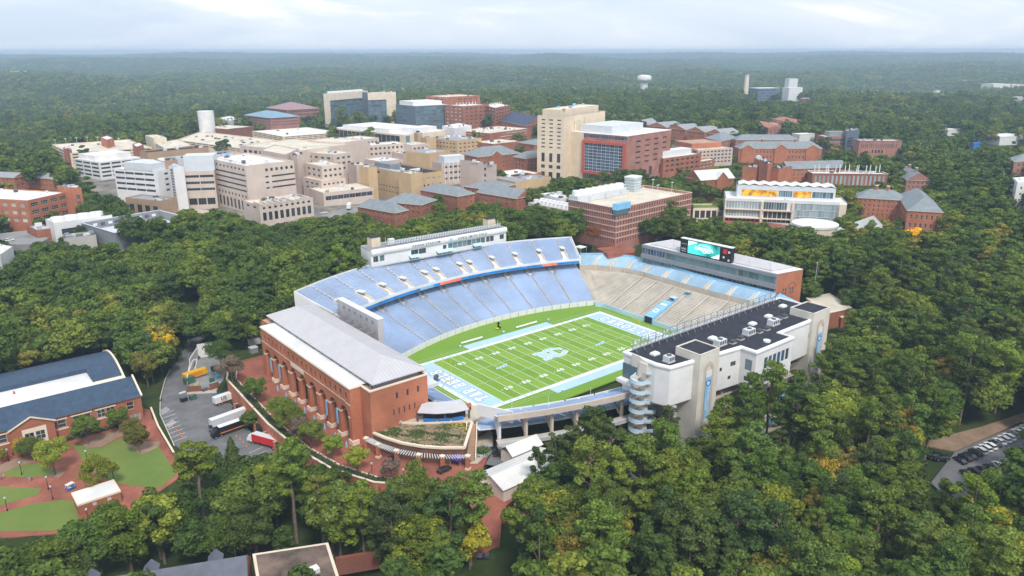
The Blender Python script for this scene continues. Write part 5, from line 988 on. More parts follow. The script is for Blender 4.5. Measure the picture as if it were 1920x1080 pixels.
def terrain():
    rr=np.r_[np.linspace(4,700,190),700*np.exp(np.linspace(0,math.log(14000/700),150)[1:])];aa=np.linspace(YAW-1.15,YAW+1.15,420)
    Rr,Aa=np.meshgrid(rr,aa,indexing='ij');X=CP[0]+Rr*np.sin(Aa)-60*math.sin(YAW)*0;Y=CP[1]+Rr*np.cos(Aa);Z=np.empty_like(X)
    for i in range(0,len(rr),20):Z[i:i+20]=pad_lower(X[i:i+20],Y[i:i+20],TH(X[i:i+20],Y[i:i+20]))
    n,m=X.shape;V=np.c_[X.ravel(),Y.ravel(),Z.ravel()];I=np.arange(n*m).reshape(n,m);F=np.stack([I[:-1,:-1],I[:-1,1:],I[1:,1:],I[1:,:-1]],-1).reshape(-1,4)
    me=bpy.data.meshes.new('ground');me.vertices.add(len(V));me.vertices.foreach_set('co',V.astype(np.float32).ravel());me.loops.add(F.size);me.loops.foreach_set('vertex_index',F.astype(np.int32).ravel())
    me.polygons.add(len(F));me.polygons.foreach_set('loop_start',np.arange(0,F.size,4,dtype=np.int32));me.polygons.foreach_set('loop_total',np.full(len(F),4,np.int32));me.polygons.foreach_set('use_smooth',np.ones(len(F),bool));me.update();me.validate()
    at=me.attributes.new('paved','FLOAT','POINT');pv=np.zeros(len(V));near=np.hypot(V[:,0]-CP[0],V[:,1]-CP[1])<1300
    P=[G(x,y,20.)[:2]for x,y in CAMPUS];x,y=V[near,0],V[near,1];k=np.zeros(len(x),bool)
    for i in range(len(P)):
        (x1,y1),(x2,y2)=P[i],P[(i+1)%len(P)];k^=((y1>y)!=(y2>y))&(x<(x2-x1)*(y-y1)/(y2-y1)+x1)
    pv[near]=k;at.data.foreach_set('value',pv)
    me.materials.append(MATS['forest_floor']);o=bpy.data.objects.new('ground',me);col.objects.link(o);struct(o)
def floor_mat():
    m=bpy.data.materials.new('forest_floor');m.use_nodes=True;n=m.node_tree.nodes;l=m.node_tree.links;b=n['Principled BSDF'];b.inputs['Roughness'].default_value=1;b.inputs['Specular IOR Level'].default_value=.05
    g=n.new('ShaderNodeNewGeometry');z1=n.new('ShaderNodeTexNoise');z1.inputs['Scale'].default_value=.09;z1.inputs['Detail'].default_value=8;z1.inputs['Roughness'].default_value=.75;l.new(g.outputs['Position'],z1.inputs['Vector'])
    r=n.new('ShaderNodeValToRGB');e=r.color_ramp.elements;e[0].position=.3;e[0].color=(.022,.035,.012,1);e[1].position=.72;e[1].color=(.075,.085,.028,1);k=e.new(.5);k.color=(.04,.06,.018,1)
    l.new(z1.outputs['Fac'],r.inputs[0]);pa=n.new('ShaderNodeAttribute');pa.attribute_name='paved';mx=n.new('ShaderNodeMix');mx.data_type='RGBA'
    r2=n.new('ShaderNodeValToRGB');r2.color_ramp.elements[0].position=.35;r2.color_ramp.elements[0].color=(.11,.105,.10,1);r2.color_ramp.elements[1].position=.65;r2.color_ramp.elements[1].color=(.30,.27,.23,1);l.new(z1.outputs['Fac'],r2.inputs[0])
    l.new(pa.outputs['Fac'],mx.inputs['Factor']);l.new(r.outputs[0],mx.inputs['A']);l.new(r2.outputs[0],mx.inputs['B']);l.new(mx.outputs['Result'],b.inputs['Base Color']);MATS['forest_floor']=m
floor_mat();terrain()
# ================================================================== campus buildings
CZ=20.0;HULL=[]
def ortho(a,b,c):
    u,v=(a-b)[:2],(c-b)[:2];lu,lv=np.linalg.norm(u),np.linalg.norm(v);au,av_=math.atan2(u[1],u[0]),math.atan2(v[1],v[0]);d=(au-av_)%(2*math.pi)
    if d>math.pi:d=d-2*math.pi
    e=(d-math.copysign(math.pi/2,d))
    if abs(e)>R_(38):return a,b,c
    w_=lu/(lu+lv);au-=e*(1-w_);av_+=e*w_
    return b+np.array([lu*math.cos(au),lu*math.sin(au),0]),b,b+np.array([lv*math.cos(av_),lv*math.sin(av_),0])
def bldg(name,label,A,B_,C_,base=None,h=None,wall='precast',roof='roof_white',L=None,R=None,par=.7,z0=CZ,top=(),cap=None,hip=None,hipmat='roof_slate',chim=0,depth=None,cat='building',group=None,fr=(),oh=.5,width=None,foot=True,gables=()):
    """box building surveyed from its roof corners: left A, front B, right C; base = pixel y of the ground below B"""
    zt=HT(*B_,B_[0]+(B_[0]-960)*-.0,base,z0)if h is None else z0+h
    if h is None:                                                        # slide the base along the vertical through B
        for _ in range(3):
            g=G(*B_,zt);bx=PJ([g[0],g[1],z0])[0];zt=HT(*B_,bx[0],base,z0)
    a,b_,c_=ortho(G(*A,zt),G(*B_,zt),G(*C_,zt))
    if depth:a=b_+(a-b_)/np.linalg.norm(a-b_)*depth
    if width:c_=b_+(c_-b_)/np.linalg.norm(c_-b_)*width
    d=a+c_-b_;P=[V2(a),V2(b_),V2(c_),V2(d)];t=thing(name,label,cat,(b_[0],b_[1],z0),0,group);m=MB()
    if hip:
        au=lambda p,q:[(max(2,int(np.linalg.norm(p-q)/4.2)),max(1,int((zt-z0)/4)),.04,.96,.06,.94,.36,.5,'w')]
        L=au(a,b_)if L is None else L;R=au(b_,c_)if R is None else R
    for i in range(4):facade(m,t,P[i],P[(i+1)%4],z0,zt,[L,R,None,None][i],.35,zb=z0-6)
    if not hip:
        for i in range(4):
            p,q=off(P,-.4)[i],off(P,-.4)[(i+1)%4];m.face([(p[0],p[1],zt-par),(q[0],q[1],zt-par),(q[0],q[1],zt),(p[0],p[1],zt)])
    m.build('wall',wall,t)
    if foot:FOOT.append(P)
    HULL.append((np.array([(*p,z)for p in P for z in(z0+(zt-z0)*.04,zt+(hip[0]if hip else 0))]),b_))
    F=lambda s_,t_,z=0:(b_+(c_-b_)*s_+(a-b_)*t_)*np.array([1,1,0])+np.array([0,0,z])
    if hip:
        rh,kind=hip;e_=off(P,oh);La,Lc=np.linalg.norm(a-b_),np.linalg.norm(c_-b_);e_=[np.array([*p,zt])for p in e_]
        MB().prism([V2(p)for p in e_],zt-.35,zt+.0,0,False,True).build('eaves','limestone' if wall.startswith('brick')else 'white',t)
        m=MB();w2=min(La,Lc)/2+oh
        if Lc>=La:   # ridge runs along b-c
            k=(w2/(Lc+2*oh))if kind=='hip' else .0;r0=(e_[0]+e_[1])/2;r1=(e_[3]+e_[2])/2;q0=r0+(r1-r0)*k+[0,0,rh];q1=r1+(r0-r1)*k+[0,0,rh]
            m.face([e_[1],e_[2],q1,q0]);m.face([e_[3],e_[0],q0,q1]);m.face([e_[0],e_[1],q0],0 if kind=='hip' else 1);m.face([e_[2],e_[3],q1],0 if kind=='hip' else 1);rd=(q0,q1)
        else:
            k=(w2/(La+2*oh))if kind=='hip' else .0;r0=(e_[1]+e_[2])/2;r1=(e_[0]+e_[3])/2;q0=r0+(r1-r0)*k+[0,0,rh];q1=r1+(r0-r1)*k+[0,0,rh]
            m.face([e_[0],e_[1],q0,q1]);m.face([e_[2],e_[3],q1,q0]);m.face([e_[1],e_[2],q0],0 if kind=='hip' else 1);m.face([e_[3],e_[0],q1],0 if kind=='hip' else 1);rd=(q0,q1)
        ro=m.build('roof',[hipmat,wall],t)
        for i in range(chim):
            q=rd[0]+(rd[1]-rd[0])*(i+.5)/chim;MB().box(q[0]-1,q[1]-.8,q[2]-2.5,q[0]+1,q[1]+.8,q[2]+2.2).build('chimney',wall,ro);MB().box(q[0]-1.15,q[1]-.95,q[2]+2.2,q[0]+1.15,q[1]+.95,q[2]+2.5).build('chimney_cap','limestone',ro)
        for(side,s_,w_,gh)in gables:                                # pediments on the visible sides
            o0,o1=(b_,c_)if side=='R' else(a,b_);uu=(o1-o0)/np.linalg.norm(o1-o0);nn=np.array([uu[1],-uu[0],0]);c0_=o0+(o1-o0)*s_;pz=lambda u_,n_,z:tuple(c0_[:2]+uu[:2]*u_+nn[:2]*n_)+(z,)
            MB().prism([pz(-w_/2,1.0,0)[:2],pz(w_/2,1.0,0)[:2],pz(w_/2,-.1,0)[:2],pz(-w_/2,-.1,0)[:2]],z0-4,zt).build('gable_bay',wall,t)
            m=MB();m.face([pz(-w_/2,1.0,zt),pz(w_/2,1.0,zt),pz(0,1.0,zt+gh)],1);m.face([pz(-w_/2-.4,1.4,zt-.1),pz(0,1.4,zt+gh+.3),pz(0,-w_/2,zt+gh+.3),pz(-w_/2-.4,-1,zt-.1)]);m.face([pz(w_/2+.4,1.4,zt-.1),pz(0,1.4,zt+gh+.3),pz(0,-w_/2,zt+gh+.3),pz(w_/2+.4,-1,zt-.1)]);m.build('gable_roof',[hipmat,wall],ro)
            for s2 in(-1,1):MB().beam(pz(s2*(w_/2+.4),1.3,zt),pz(0,1.3,zt+gh+.3),.3,.4).build('gable_trim','limestone',ro)
    else:
        m=MB();m.face([(*p,zt-par)for p in off(P,-.35)]);m.build('roof',roof,t)
        if cap:
            for i in range(4):
                p,q=P[i],P[(i+1)%4];MB().beam((*p,zt+.12),(*q,zt+.12),.7,.3).build('parapet_cap',cap,t)
    for(s0,s1,v0,v1,ou,mm,nm)in fr:
        vv=(a-b_)/np.linalg.norm(a-b_)*ou;MB().prism([V2(F(s0,0)-vv),V2(F(s1,0)-vv),V2(F(s1,0)+vv*.2),V2(F(s0,0)+vv*.2)],z0+(zt-z0)*v0-(6 if v0==0 else 0),z0+(zt-z0)*v1+.1,0,True,True).build(nm,mm,t)
    for(s0,s1,t0,t1,zb,hh,mm,nm)in top:MB().prism([V2(F(s0,t0)),V2(F(s1,t0)),V2(F(s1,t1)),V2(F(s0,t1))],zt-par+zb,zt-par+zb+hh,0,True,True).build(nm,mm,t)
    if not hip and not top and foot and name not in('main_hospital_block','brick_parking_deck','grey_walled_plant','low_green_roof'):unit_clutter(t,F,zt-par,5,len(HULL))
    return t,F,zt,P
def unit_clutter(t,F,z,n,seed,m=('panel_light','steel','white','grey_dark')):
    r=random.Random(seed)
    for i in range(n):
        s_,q=r.uniform(.1,.9),r.uniform(.1,.9);p=F(s_,q);w_,l_,h_=r.uniform(1,3),r.uniform(1,4),r.uniform(.8,2.2);MB().obox(p,r.choice((0,.5)),l_,w_,z,z+h_).build('roof_unit',r.choice(m),t)
def lampposts(F,z,pts,label,h_=7):
    for i,(s_,q)in enumerate(pts):
        p=F(s_,q);t=thing('deck_lamp',label%(['first','second','third','fourth','fifth'][i//2],['near','far'][i%2]),'lamp post',(p[0],p[1],z),0,'lamps on the brick parking deck');MB().tube((p[0],p[1],z),(p[0],p[1],z+h_),.14,6).build('pole','panel_light',t);MB().box(p[0]-1.1,p[1]-.3,z+h_,p[0]+1.1,p[1]+.3,z+h_+.3).build('lamp_head','white',t)
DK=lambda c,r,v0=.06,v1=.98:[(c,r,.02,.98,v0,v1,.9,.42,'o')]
# ---- left group
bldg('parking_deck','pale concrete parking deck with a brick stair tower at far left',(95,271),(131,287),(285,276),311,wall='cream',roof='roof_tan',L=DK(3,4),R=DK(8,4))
bldg('deck_stair_tower','brick stair tower on the corner of the far left parking deck',(118,277),(128,281),(134,279),311,wall='brick_orange',roof='roof_white')
bldg('deck_lift_house','small brick lift house with white roof on the far left parking deck',(188,257),(201,262),(213,258),h=15.5,wall='brick_orange',roof='roof_white',z0=CZ+5,foot=False);bldg('deck_lift_house','low brick and white lift house at the right end of the far left parking deck',(248,270),(256,275),(269,271),h=14,wall='brick_orange',roof='roof_white',z0=CZ+5,foot=False)
t,F,zt,P=bldg('white_office','white office block with four rows of dark windows at left',(147,296),(185,304),(262,294),338,wall='white_conc',L=[(3,4,.02,.98,.1,.97,.88,.5,'d')],R=[(4,4,.02,.98,.1,.97,.86,.5,'d')],top=[(.1,.95,.35,.98,0,4.5,'roof_white','penthouse')])
t,F,zt,P=bldg('parking_structure','wide flat parking structure with parked cars behind the hospital',(330,262),(487,283),(522,263),291,wall='cream',roof='roof_tan',L=DK(12,2),R=DK(4,2),par=1.1);PKF=(F,zt)
bldg('deck_stair_tower','cream stair tower at the left end of the flat parking structure',(279,253),(288,259),(309,257),275,wall='cream',roof='roof_tan');bldg('deck_ramp_block','low concrete ramp block left of the flat parking structure',(290,268),(312,280),(360,272),288,wall='cream',roof='roof_tan',L=DK(3,2),R=DK(5,2))
t,F,zt,P=bldg('upper_parking_deck','long pale parking deck below the blue roofed brick building',(469,246),(531,256),(641,248),266,wall='cream',roof='roof_white',L=DK(6,3),R=DK(10,3));UPF=(F,zt)
wt=G(390,252,CZ);TK=thing('storage_tank','tall white cylindrical water tank left of the parking structure','tank',(wt[0],wt[1],CZ));th_=HT(389,209,390,252,CZ);MB().tube((wt[0],wt[1],CZ-4),(wt[0],wt[1],th_),10.2,28).build('tank_wall','white_conc',TK,True);MB().tube((wt[0],wt[1],th_),(wt[0],wt[1],th_+.6),10.35,28).build('tank_top','white',TK);FOOT.append(rect(wt[0]-11,wt[1]-11,wt[0]+11,wt[1]+11))
bldg('white_shed','low white block among trees right of the water tank',(411,221),(430,226),(450,222),h=11,wall='white_conc');bldg('brick_block','low red brick block right of the water tank',(395,237),(425,242),(460,236),h=8,wall='brick_dark',roof='roof_tan')
bldg('blue_roof_building','brick office building with a pale blue hipped roof',(467,215),(507,221),(555,217),239,wall='brick_pink',hip=(7,'hip'),hipmat='roof_blue',L=[(12,3,.03,.97,.1,.95,.6,.5,'d')],R=[(12,3,.03,.97,.1,.95,.6,.5,'d')],oh=1.2)
bldg('purple_roof_building','brick building with a dull purple hipped roof behind the blue roofed one',(496,202),(538,206),(600,203),228,wall='brick_pink',hip=(9,'hip'),hipmat='roof_purple',R=[(14,3,.03,.97,.1,.95,.6,.5,'d')],L=[(9,3,.03,.97,.1,.95,.6,.5,'d')],oh=1.0)
# C-shaped grey glass hospital: two wings with pale frame
t,F,zt,P=bldg('frame_hospital','tall grey glass hospital block held in a pale concrete frame',(599,172),(607,176),(689,170),232,wall='panel_blue',roof='roof_white',R=[(12,6,.13,1.,.04,.74,.97,.62,'t')],par=1.0,top=[(.1,.9,.3,.9,0,3,'white','penthouse')],depth=24,fr=[(-.01,.12,0,1,1.2,'limestone','frame_pier'),(.12,1,.76,1,1.2,'limestone','frame_head')])
bldg('frame_hospital_wing','right wing of the grey glass hospital with pale end wall',(683,172),(689,174),(736,172),231,wall='panel_blue',roof='roof_white',R=[(8,6,0.02,.68,.04,.74,.97,.62,'t')],depth=22,fr=[(.66,1.01,0,1,1.2,'limestone','frame_pier'),(0,.66,.76,1,1.2,'limestone','frame_head')])
t,F,zt,P=bldg('glass_office','dark glass office block with white rooftop plant behind the long white roof',(748,195),(778,199),(846,195),240,wall='panel_blue',roof='roof_white',L=[(4,6,.02,.55,.03,.95,.95,.62,'t')],R=[(9,6,.02,.98,.03,.95,.95,.62,'t')],top=[(.05,.8,.2,.9,0,6,'white','penthouse')])
bldg('brick_laboratory','tall red brick laboratory slab with rooftop flues',(812,179),(837,182),(888,178),233,wall='brick_orange',roof='roof_tan',R=[(4,6,.3,.95,.3,.95,.5,.4,'d')],L=[(3,6,.1,.9,.3,.95,.6,.4,'d')])
for k,(A_,B__,C__)in enumerate((((846,196),(868,199),(905,195)),((903,197),(928,202),(957,197)))):
    t,F,zt,P=bldg('brick_laboratory','red brick laboratory block with white flues, %s of the front pair'%('left' if k==0 else 'right'),A_,B__,C__,240,wall='brick',roof='roof_white',L=[(4,5,.05,.95,.1,.95,.5,.38,'l')],R=[(5,5,.05,.95,.1,.95,.5,.38,'d')],par=.9)
    for j in range(7):p=F(.12+.12*j,.5);MB().tube((p[0],p[1],zt-1),(p[0],p[1],zt+4),.55,7).build('flue','white',t)
t,F,zt,P=bldg('long_white_roof','long low building with white roof and dark glass front amid the hospital',(652,237),(758,253),(812,242),279,wall='cream',roof='roof_white',L=[(16,1,.0,.94,.25,.9,.98,.95,'k')],R=[(1,1,.02,.12,.2,.9,.9,1,'t')],top=[(.1,.8,.25,.9,0,4.5,'white','penthouse'),(.3,.8,.05,.2,0,6,'white_conc','stair_head')])
bldg('white_plant_block','plain white plant block right of the long white roof',(829,236),(852,241),(884,235),h=20,wall='white')
t,F,zt,P=bldg('tan_ward_block','tan ward block with brown strip windows in mid campus',(811,257),(857,264),(894,258),293,wall='sand',roof='roof_grey',L=[(8,3,.05,.95,.15,.9,.5,.35,'d')],R=[(5,3,.05,.9,.15,.9,.5,.35,'d')]);unit_clutter(t,F,zt-.7,10,3)
bldg('tan_pillar','tall plain tan pillar block beside the ward block',(776,248),(783,251),(792,249),292,wall='sand',roof='roof_grey');bldg('tan_link_block','plain tan link block between pillar and ward block',(790,256),(800,259),(812,257),292,wall='sand',roof='roof_grey')
t,F,zt,P=bldg('banded_brick_block','red brick block with pale horizontal bands and crowded roof',(872,243),(918,250),(977,239),273,wall='brick',roof='roof_tan',L=[(1,3,.1,.9,.2,.95,.9,.25,'l')],R=[(5,4,.25,.9,.05,.95,.95,.32,'l')]);unit_clutter(t,F,zt-.7,16,5)
t,F,zt,P=bldg('navy_roof_hall','brick hall with navy blue gabled roof and tall chimneys',(938,225),(985,236),(1030,226),252,wall='brick',hip=(9,'gable'),hipmat='roof_navy',L=[(8,2,.05,.95,.1,.9,.4,.5,'w')],R=[(5,2,.05,.95,.1,.9,.4,.5,'w')],chim=3)
# ---- hospital front
bldg('white_column_block','white office block with four window bands raised on tall columns',(227,313),(294,321),(316,314),370,wall='white_conc',roof='roof_white',L=[(4,4,.02,.92,.12,.95,.95,.42,'d')],R=[(1,4,.3,.6,.12,.95,.6,.4,'d')],z0=CZ+9,top=[(.0,1,.1,.75,0,5.5,'panel_light','penthouse')])
for k in range(5):
    p=G(237+k*14.6,384+k*.8,CZ); 
    tag(MB().box(p[0]-.8,p[1]-.8,CZ-3,p[0]+.8,p[1]+.8,CZ+16).build('block_column','white_conc'),'%s grey column under the raised white office block'%['first','second','third','fourth','fifth'][k],'column','columns under the white block')
bldg('undercroft','brown recessed ground floor under the raised white office block',(247,368),(300,377),(318,370),h=11,wall='brown_panel',roof='roof_grey',L=[(4,1,.05,.95,.1,.7,.6,.8,'d')])
bldg('brown_slab_tower','narrow brown slab tower beside the white office block',(292,298),(304,302),(331,299),388,wall='brown_panel',roof='roof_dark',L=[(1,1,.1,.9,.05,.9,.3,.95,'d')])
bldg('white_slab_tower','narrow white tower with a tall glass strip',(317,311),(325,314),(344,312),396,wall='white_conc',roof='roof_white',L=[(1,14,.15,.85,.05,.95,.9,.85,'d')])
t,F,zt,P=bldg('banded_wing','pale wing with three dark window bands between the towers',(338,318),(344,322),(398,322),390,wall='precast',roof='roof_grey',R=[(2,3,.02,.98,.42,.95,.95,.40,'d'),(3,1,.05,.95,.04,.3,.9,.7,'o')],top=[(0,1,.2,.9,0,11,'panel_light','penthouse')],depth=22)
bldg('dark_roof_wing','long wing with dark flat roof and grey wall behind the white tower',(305,297),(318,299),(438,286),384,wall='panel_light',roof='roof_dark',depth=14);bldg('dark_roof_wing','rear long wing with dark flat roof above the white offices',(263,284),(276,286),(392,276),362,wall='brown_panel',roof='roof_dark',depth=16)
t,F,zt,P=bldg('main_hospital_block','big beige hospital block with a white helipad roof and helicopter',(389,294),(460,311),(546,300),400,wall='precast',roof='roof_white',L=[(8,1,.28,.98,.86,.95,.5,.55,'d'),(1,4,.26,.98,.40,.84,.98,.36,'d'),(9,1,.28,.98,.28,.38,.45,.6,'d'),(8,1,.28,.98,.02,.24,.6,.95,'d'),(1,1,.16,.24,.0,.9,.9,1,'k')],R=[(1,3,.5,1.,.42,.78,.98,.32,'d'),(1,3,.37,.45,.42,.78,.9,.32,'d'),(6,1,.36,.99,.80,.93,.5,.5,'d')],par=1.5);HPF=(F,zt,P)
MB().prism([V2(F(.25,.15)),V2(F(.85,.15)),V2(F(.85,.95)),V2(F(.25,.95))],zt-1.5,zt-.6).build('helipad','roof_white',t);unit_clutter(t,F,zt-.9,9,9)
bldg('hospital_stair_tower','tall beige tower at the right end of the main hospital block',(543,289),(557,292),(570,288),366,wall='precast',roof='roof_tan');bldg('hospital_stair_tower','beige tower behind the main hospital block roof',(488,281),(535,290),(560,279),366,wall='precast',roof='roof_tan',foot=False)
t,F,zt,P=bldg('entrance_wing','low beige wing with tall glazed columns at the foot of the hospital',(475,374),(486,385),(575,368),416,wall='precast',roof='roof_tan',L=[(2,1,.1,.9,.7,.9,.5,.7,'d')],R=[(9,1,.03,.97,.68,.88,.5,.7,'d'),(9,1,.03,.97,.02,.52,.62,1,'k')]);unit_clutter(t,F,zt-.7,12,12)
for k in range(9):p,q=F(.05+.11*k,-.02),F(.05+.11*k,.5);MB().beam((p[0],p[1],zt),(q[0],q[1],zt+.4),1.0,.9).build('roof_rib','precast',t)
bldg('stepped_ward','beige stepped ward block with roof garden',(560,281),(625,290),(652,284),350,wall='precast',roof='roof_tan',L=[(6,3,.05,.95,.45,.95,.5,.42,'d')],R=[(3,3,.1,.9,.45,.95,.5,.42,'d')]);bldg('stepped_ward','lower beige ward block with square windows before the roof garden',(566,306),(603,312),(646,308),370,wall='precast',roof='roof_tan',L=[(3,3,.1,.95,.4,.95,.5,.4,'d')],R=[(4,3,.05,.95,.4,.95,.5,.4,'d')])
bldg('plain_tower','plain beige tower with one tall window in the hospital',(645,267),(666,271),(686,267),318,wall='pinkconc',roof='roof_white',R=[(1,1,.2,.55,.3,.6,.9,1,'b')]);bldg('gridded_ward','beige ward wing with a grid of square windows',(672,268),(690,273),(758,268),308,wall='precast',roof='roof_white',R=[(8,3,.03,.97,.1,.95,.5,.42,'d')],depth=20)
bldg('curved_podium','long beige podium with a single dark window strip',(600,352),(606,362),(690,349),385,wall='precast',roof='roof_tan',R=[(8,1,.04,.98,.35,.72,.97,.9,'d')],depth=26);bldg('small_beige_block','small plain beige block right of the square window wards',(657,306),(668,310),(688,307),352,wall='pinkconc',roof='roof_tan')
bldg('pale_link','pale boxy link roof left of the tan sandstone block',(741,284),(757,288),(772,285),308,wall='pinkconc',roof='roof_white');bldg('hospital_rear_roof','jumbled pale hospital roof behind the stepped wards',(470,270),(560,283),(640,268),348,wall='precast',roof='roof_tan',L=[(10,2,.05,.95,.5,.95,.6,.4,'d')]);bldg('hospital_rear_roof','second pale hospital roof below the upper parking deck',(590,262),(640,268),(675,260),330,wall='precast',roof='roof_tan')
# ---- tan sandstone group
t,F,zt,P=bldg('sandstone_block','weathered tan sandstone block with machinery on its dark roof',(678,313),(770,328),(837,321),373,wall='sand',roof='roof_dark',L=[(12,1,.1,.9,.30,.36,.5,1,'d'),(14,1,.08,.9,.08,.14,.5,1,'d'),(1,1,.25,.32,.8,.92,.9,1,'d')],R=[(7,1,.1,.95,.42,.52,.4,1,'d'),(5,1,.1,.95,.68,.80,.5,1,'l')],par=1.2,top=[(.15,.45,.55,.9,0,5,'panel_grey','plant_room'),(.1,.2,.1,.8,0,1.2,'panel_light','duct'),(.5,.8,.3,.38,0,1.4,'white','duct')]);unit_clutter(t,F,zt-1.2,12,21)
bldg('sandstone_corner','projecting tan sandstone corner pier of the block',(755,321),(770,326),(785,322),375,wall='sand',roof='roof_tan');bldg('sandstone_corner','tan sandstone tower at the left end of the block',(675,310),(690,314),(706,312),370,wall='sand',roof='roof_tan');bldg('sandstone_cube','plain tan sandstone cube behind the block',(772,282),(805,288),(832,281),318,wall='sand',roof='roof_grey')
t,F,zt,P=bldg('pipe_laboratory','low laboratory with white vertical pipes and roof plant',(814,304),(828,307),(880,303),345,wall='pinkconc',roof='roof_grey',R=[(5,3,.05,.95,.1,.95,.7,.35,'d')],top=[(.2,.95,.3,.9,0,5.5,'panel_light','plant_room')],depth=18)
for k in range(6):p=F(.1+.16*k,-.02);MB().beam((p[0],p[1],CZ),(p[0],p[1],zt+.5),.7,.5).build('pipe','white',t)
bldg('tan_laboratory','plain tan laboratory block right of the white pipes',(862,299),(882,302),(931,308),362,wall='pinkconc',roof='roof_white',R=[(1,4,.5,.62,.15,.9,.6,.5,'d')]); 
bldg('pedimented_hall','long red brick hall with grey roof and central pediment',(866,288),(895,294),(976,287),322,wall='brick',hip=(7,'hip'),R=[(14,3,.02,.98,.08,.92,.42,.55,'w')],L=[(4,3,.1,.9,.08,.92,.42,.55,'w')],gables=[('R',.42,11,4)])
bldg('brick_wing','red brick wing with rows of white windows left of the cream tower',(968,293),(985,297),(1026,291),325,wall='brick',hip=(5,'hip'),R=[(6,3,.05,.95,.08,.92,.42,.55,'w')],L=[(3,3,.1,.9,.08,.92,.42,.55,'d')]);bldg('glass_bay','brick bay with dark glass top before the brick wing',(970,290),(984,296),(1001,293),317,wall='brick',roof='roof_tan',R=[(1,1,.05,.95,.72,.95,.98,1,'d'),(3,2,.1,.9,.05,.65,.4,.5,'w')])
bldg('low_brick_house','low brick house with slate hip roof, upper one below the tan laboratory',(884,347),(921,356),(951,344),h=9,wall='brick',hip=(4,'hip'),L=[(5,2,.05,.95,.1,.9,.4,.5,'w')],R=[(3,2,.05,.95,.1,.9,.4,.5,'w')]);bldg('gabled_brick_house','brick house with slate roof, lower one above the trees',(907,358),(968,372),(988,363),391,wall='brick',hip=(5,'gable'),L=[(7,2,.05,.95,.1,.9,.4,.5,'w')],R=[(4,3,.1,.9,.05,.95,.4,.5,'w')])
bldg('slate_roof_house','long slate roofed brick house before the sandstone block',(797,354),(858,368),(881,361),h=8,wall='brick',hip=(5,'hip'));bldg('slate_roof_house','low slate roof at the treeline left of the sandstone block',(668,387),(740,399),(767,394),h=8,wall='brick',hip=(5,'hip'));bldg('slate_roof_house','middle slate roof half hidden in trees below the sandstone block',(722,377),(790,384),(815,374),h=8,wall='brick',hip=(5,'hip'))
bldg('low_brick_shop','low brick building with white roof below the pedimented hall',(940,320),(967,330),(1002,322),h=7,wall='brick',roof='roof_white');bldg('tan_low_block','low tan block along the road below the cream tower',(930,331),(966,341),(1024,330),h=7,wall='sand',roof='roof_grey')
bldg('beige_infill','low beige terrace block with windows below the roof garden ward',(575,331),(602,339),(642,332),374,wall='precast',roof='roof_tan',R=[(5,2,.05,.95,.4,.9,.5,.4,'d')],L=[(3,2,.1,.9,.4,.9,.5,.4,'d')]);bldg('beige_infill','pale boxy block left of the sandstone cube',(692,297),(716,303),(748,297),338,wall='pinkconc',roof='roof_white',R=[(5,3,.05,.95,.1,.9,.5,.4,'d')]);bldg('brick_infill','brick block with white windows behind the pedimented hall',(900,264),(925,270),(966,263),292,wall='brick',roof='roof_tan',R=[(8,3,.05,.95,.1,.9,.4,.5,'w')],L=[(4,3,.05,.95,.1,.9,.4,.5,'w')]);bldg('brick_infill','small slate roofed brick house left of the cream tower',(985,266),(1002,271),(1027,266),292,wall='brick',hip=(4,'hip'),R=[(5,2,.05,.95,.1,.9,.4,.5,'w')]);bldg('beige_infill','beige roof block right of the upper parking deck',(640,258),(664,263),(700,257),300,wall='precast',roof='roof_white',R=[(6,3,.05,.95,.3,.9,.5,.4,'d')]);bldg('tan_infill','tan block before the long white roof',(756,268),(772,272),(800,268),305,wall='precast',roof='roof_tan',R=[(4,3,.05,.95,.2,.9,.5,.4,'d')])
# ---- towers in the middle
t,F,zt,P=bldg('cream_tower','tall cream concrete tower with three columns of windows',(1027,215),(1057,219),(1111,207),338,wall='cream',roof='roof_dark',L=[(3,8,.08,.98,.48,.97,.45,.36,'d'),(3,1,.08,.98,.27,.42,.42,.95,'k'),(3,1,.08,.98,.16,.24,.5,.7,'d'),(3,1,.08,.98,.0,.12,.5,.9,'k')],top=[(.05,.95,.2,.9,0,6,'cream','penthouse')]);unit_clutter(t,F,zt+5,9,31,('carolina','white','steel'))
for k in range(3):p,q=F(.25+.12*k,-.015),None;MB().obox(p,0,1.4,1.4,CZ,zt-5+k).build('rib','cream',t)
t,F,zt,P=bldg('red_frame_building','brick and glass hall with a big red frame round its curtain wall',(1091,245),(1176,256),(1230,242),347,wall='brick_pink',roof='roof_white',L=[(1,1,.29,.97,.20,.84,1,.001,'o')][:0]+[(14,1,.25,1.,.90,.98,.95,.8,'b'),(8,1,.28,.9,.01,.14,.97,.95,'b')],R=[(4,5,.15,.95,.36,.92,.5,.32,'d'),(3,1,.2,.9,.08,.3,.3,.9,'d')],cap='white',top=[(.1,.8,.35,.9,0,7,'panel_light','penthouse'),(.0,1,0,1,.3,.8,'roof_white','roof_slab')])
a_,b2=F(0,1),F(0,0);uu=(b2-a_)/np.linalg.norm(b2-a_);nn=np.array([uu[1],-uu[0],0]);LL=np.linalg.norm(b2-a_);fp=lambda s_,n_,z:tuple((a_+uu*LL*s_+nn*n_)[:2])+(z,);hz0,hz1=CZ+(zt-CZ)*.16,CZ+(zt-CZ)*.86
fr=lambda s0,s1,z0,z1,n_,m_,nm:MB().prism([fp(s0,n_,0)[:2],fp(s1,n_,0)[:2],fp(s1,-.3,0)[:2],fp(s0,-.3,0)[:2]],z0,z1,0,True,True).build(nm,m_,t)
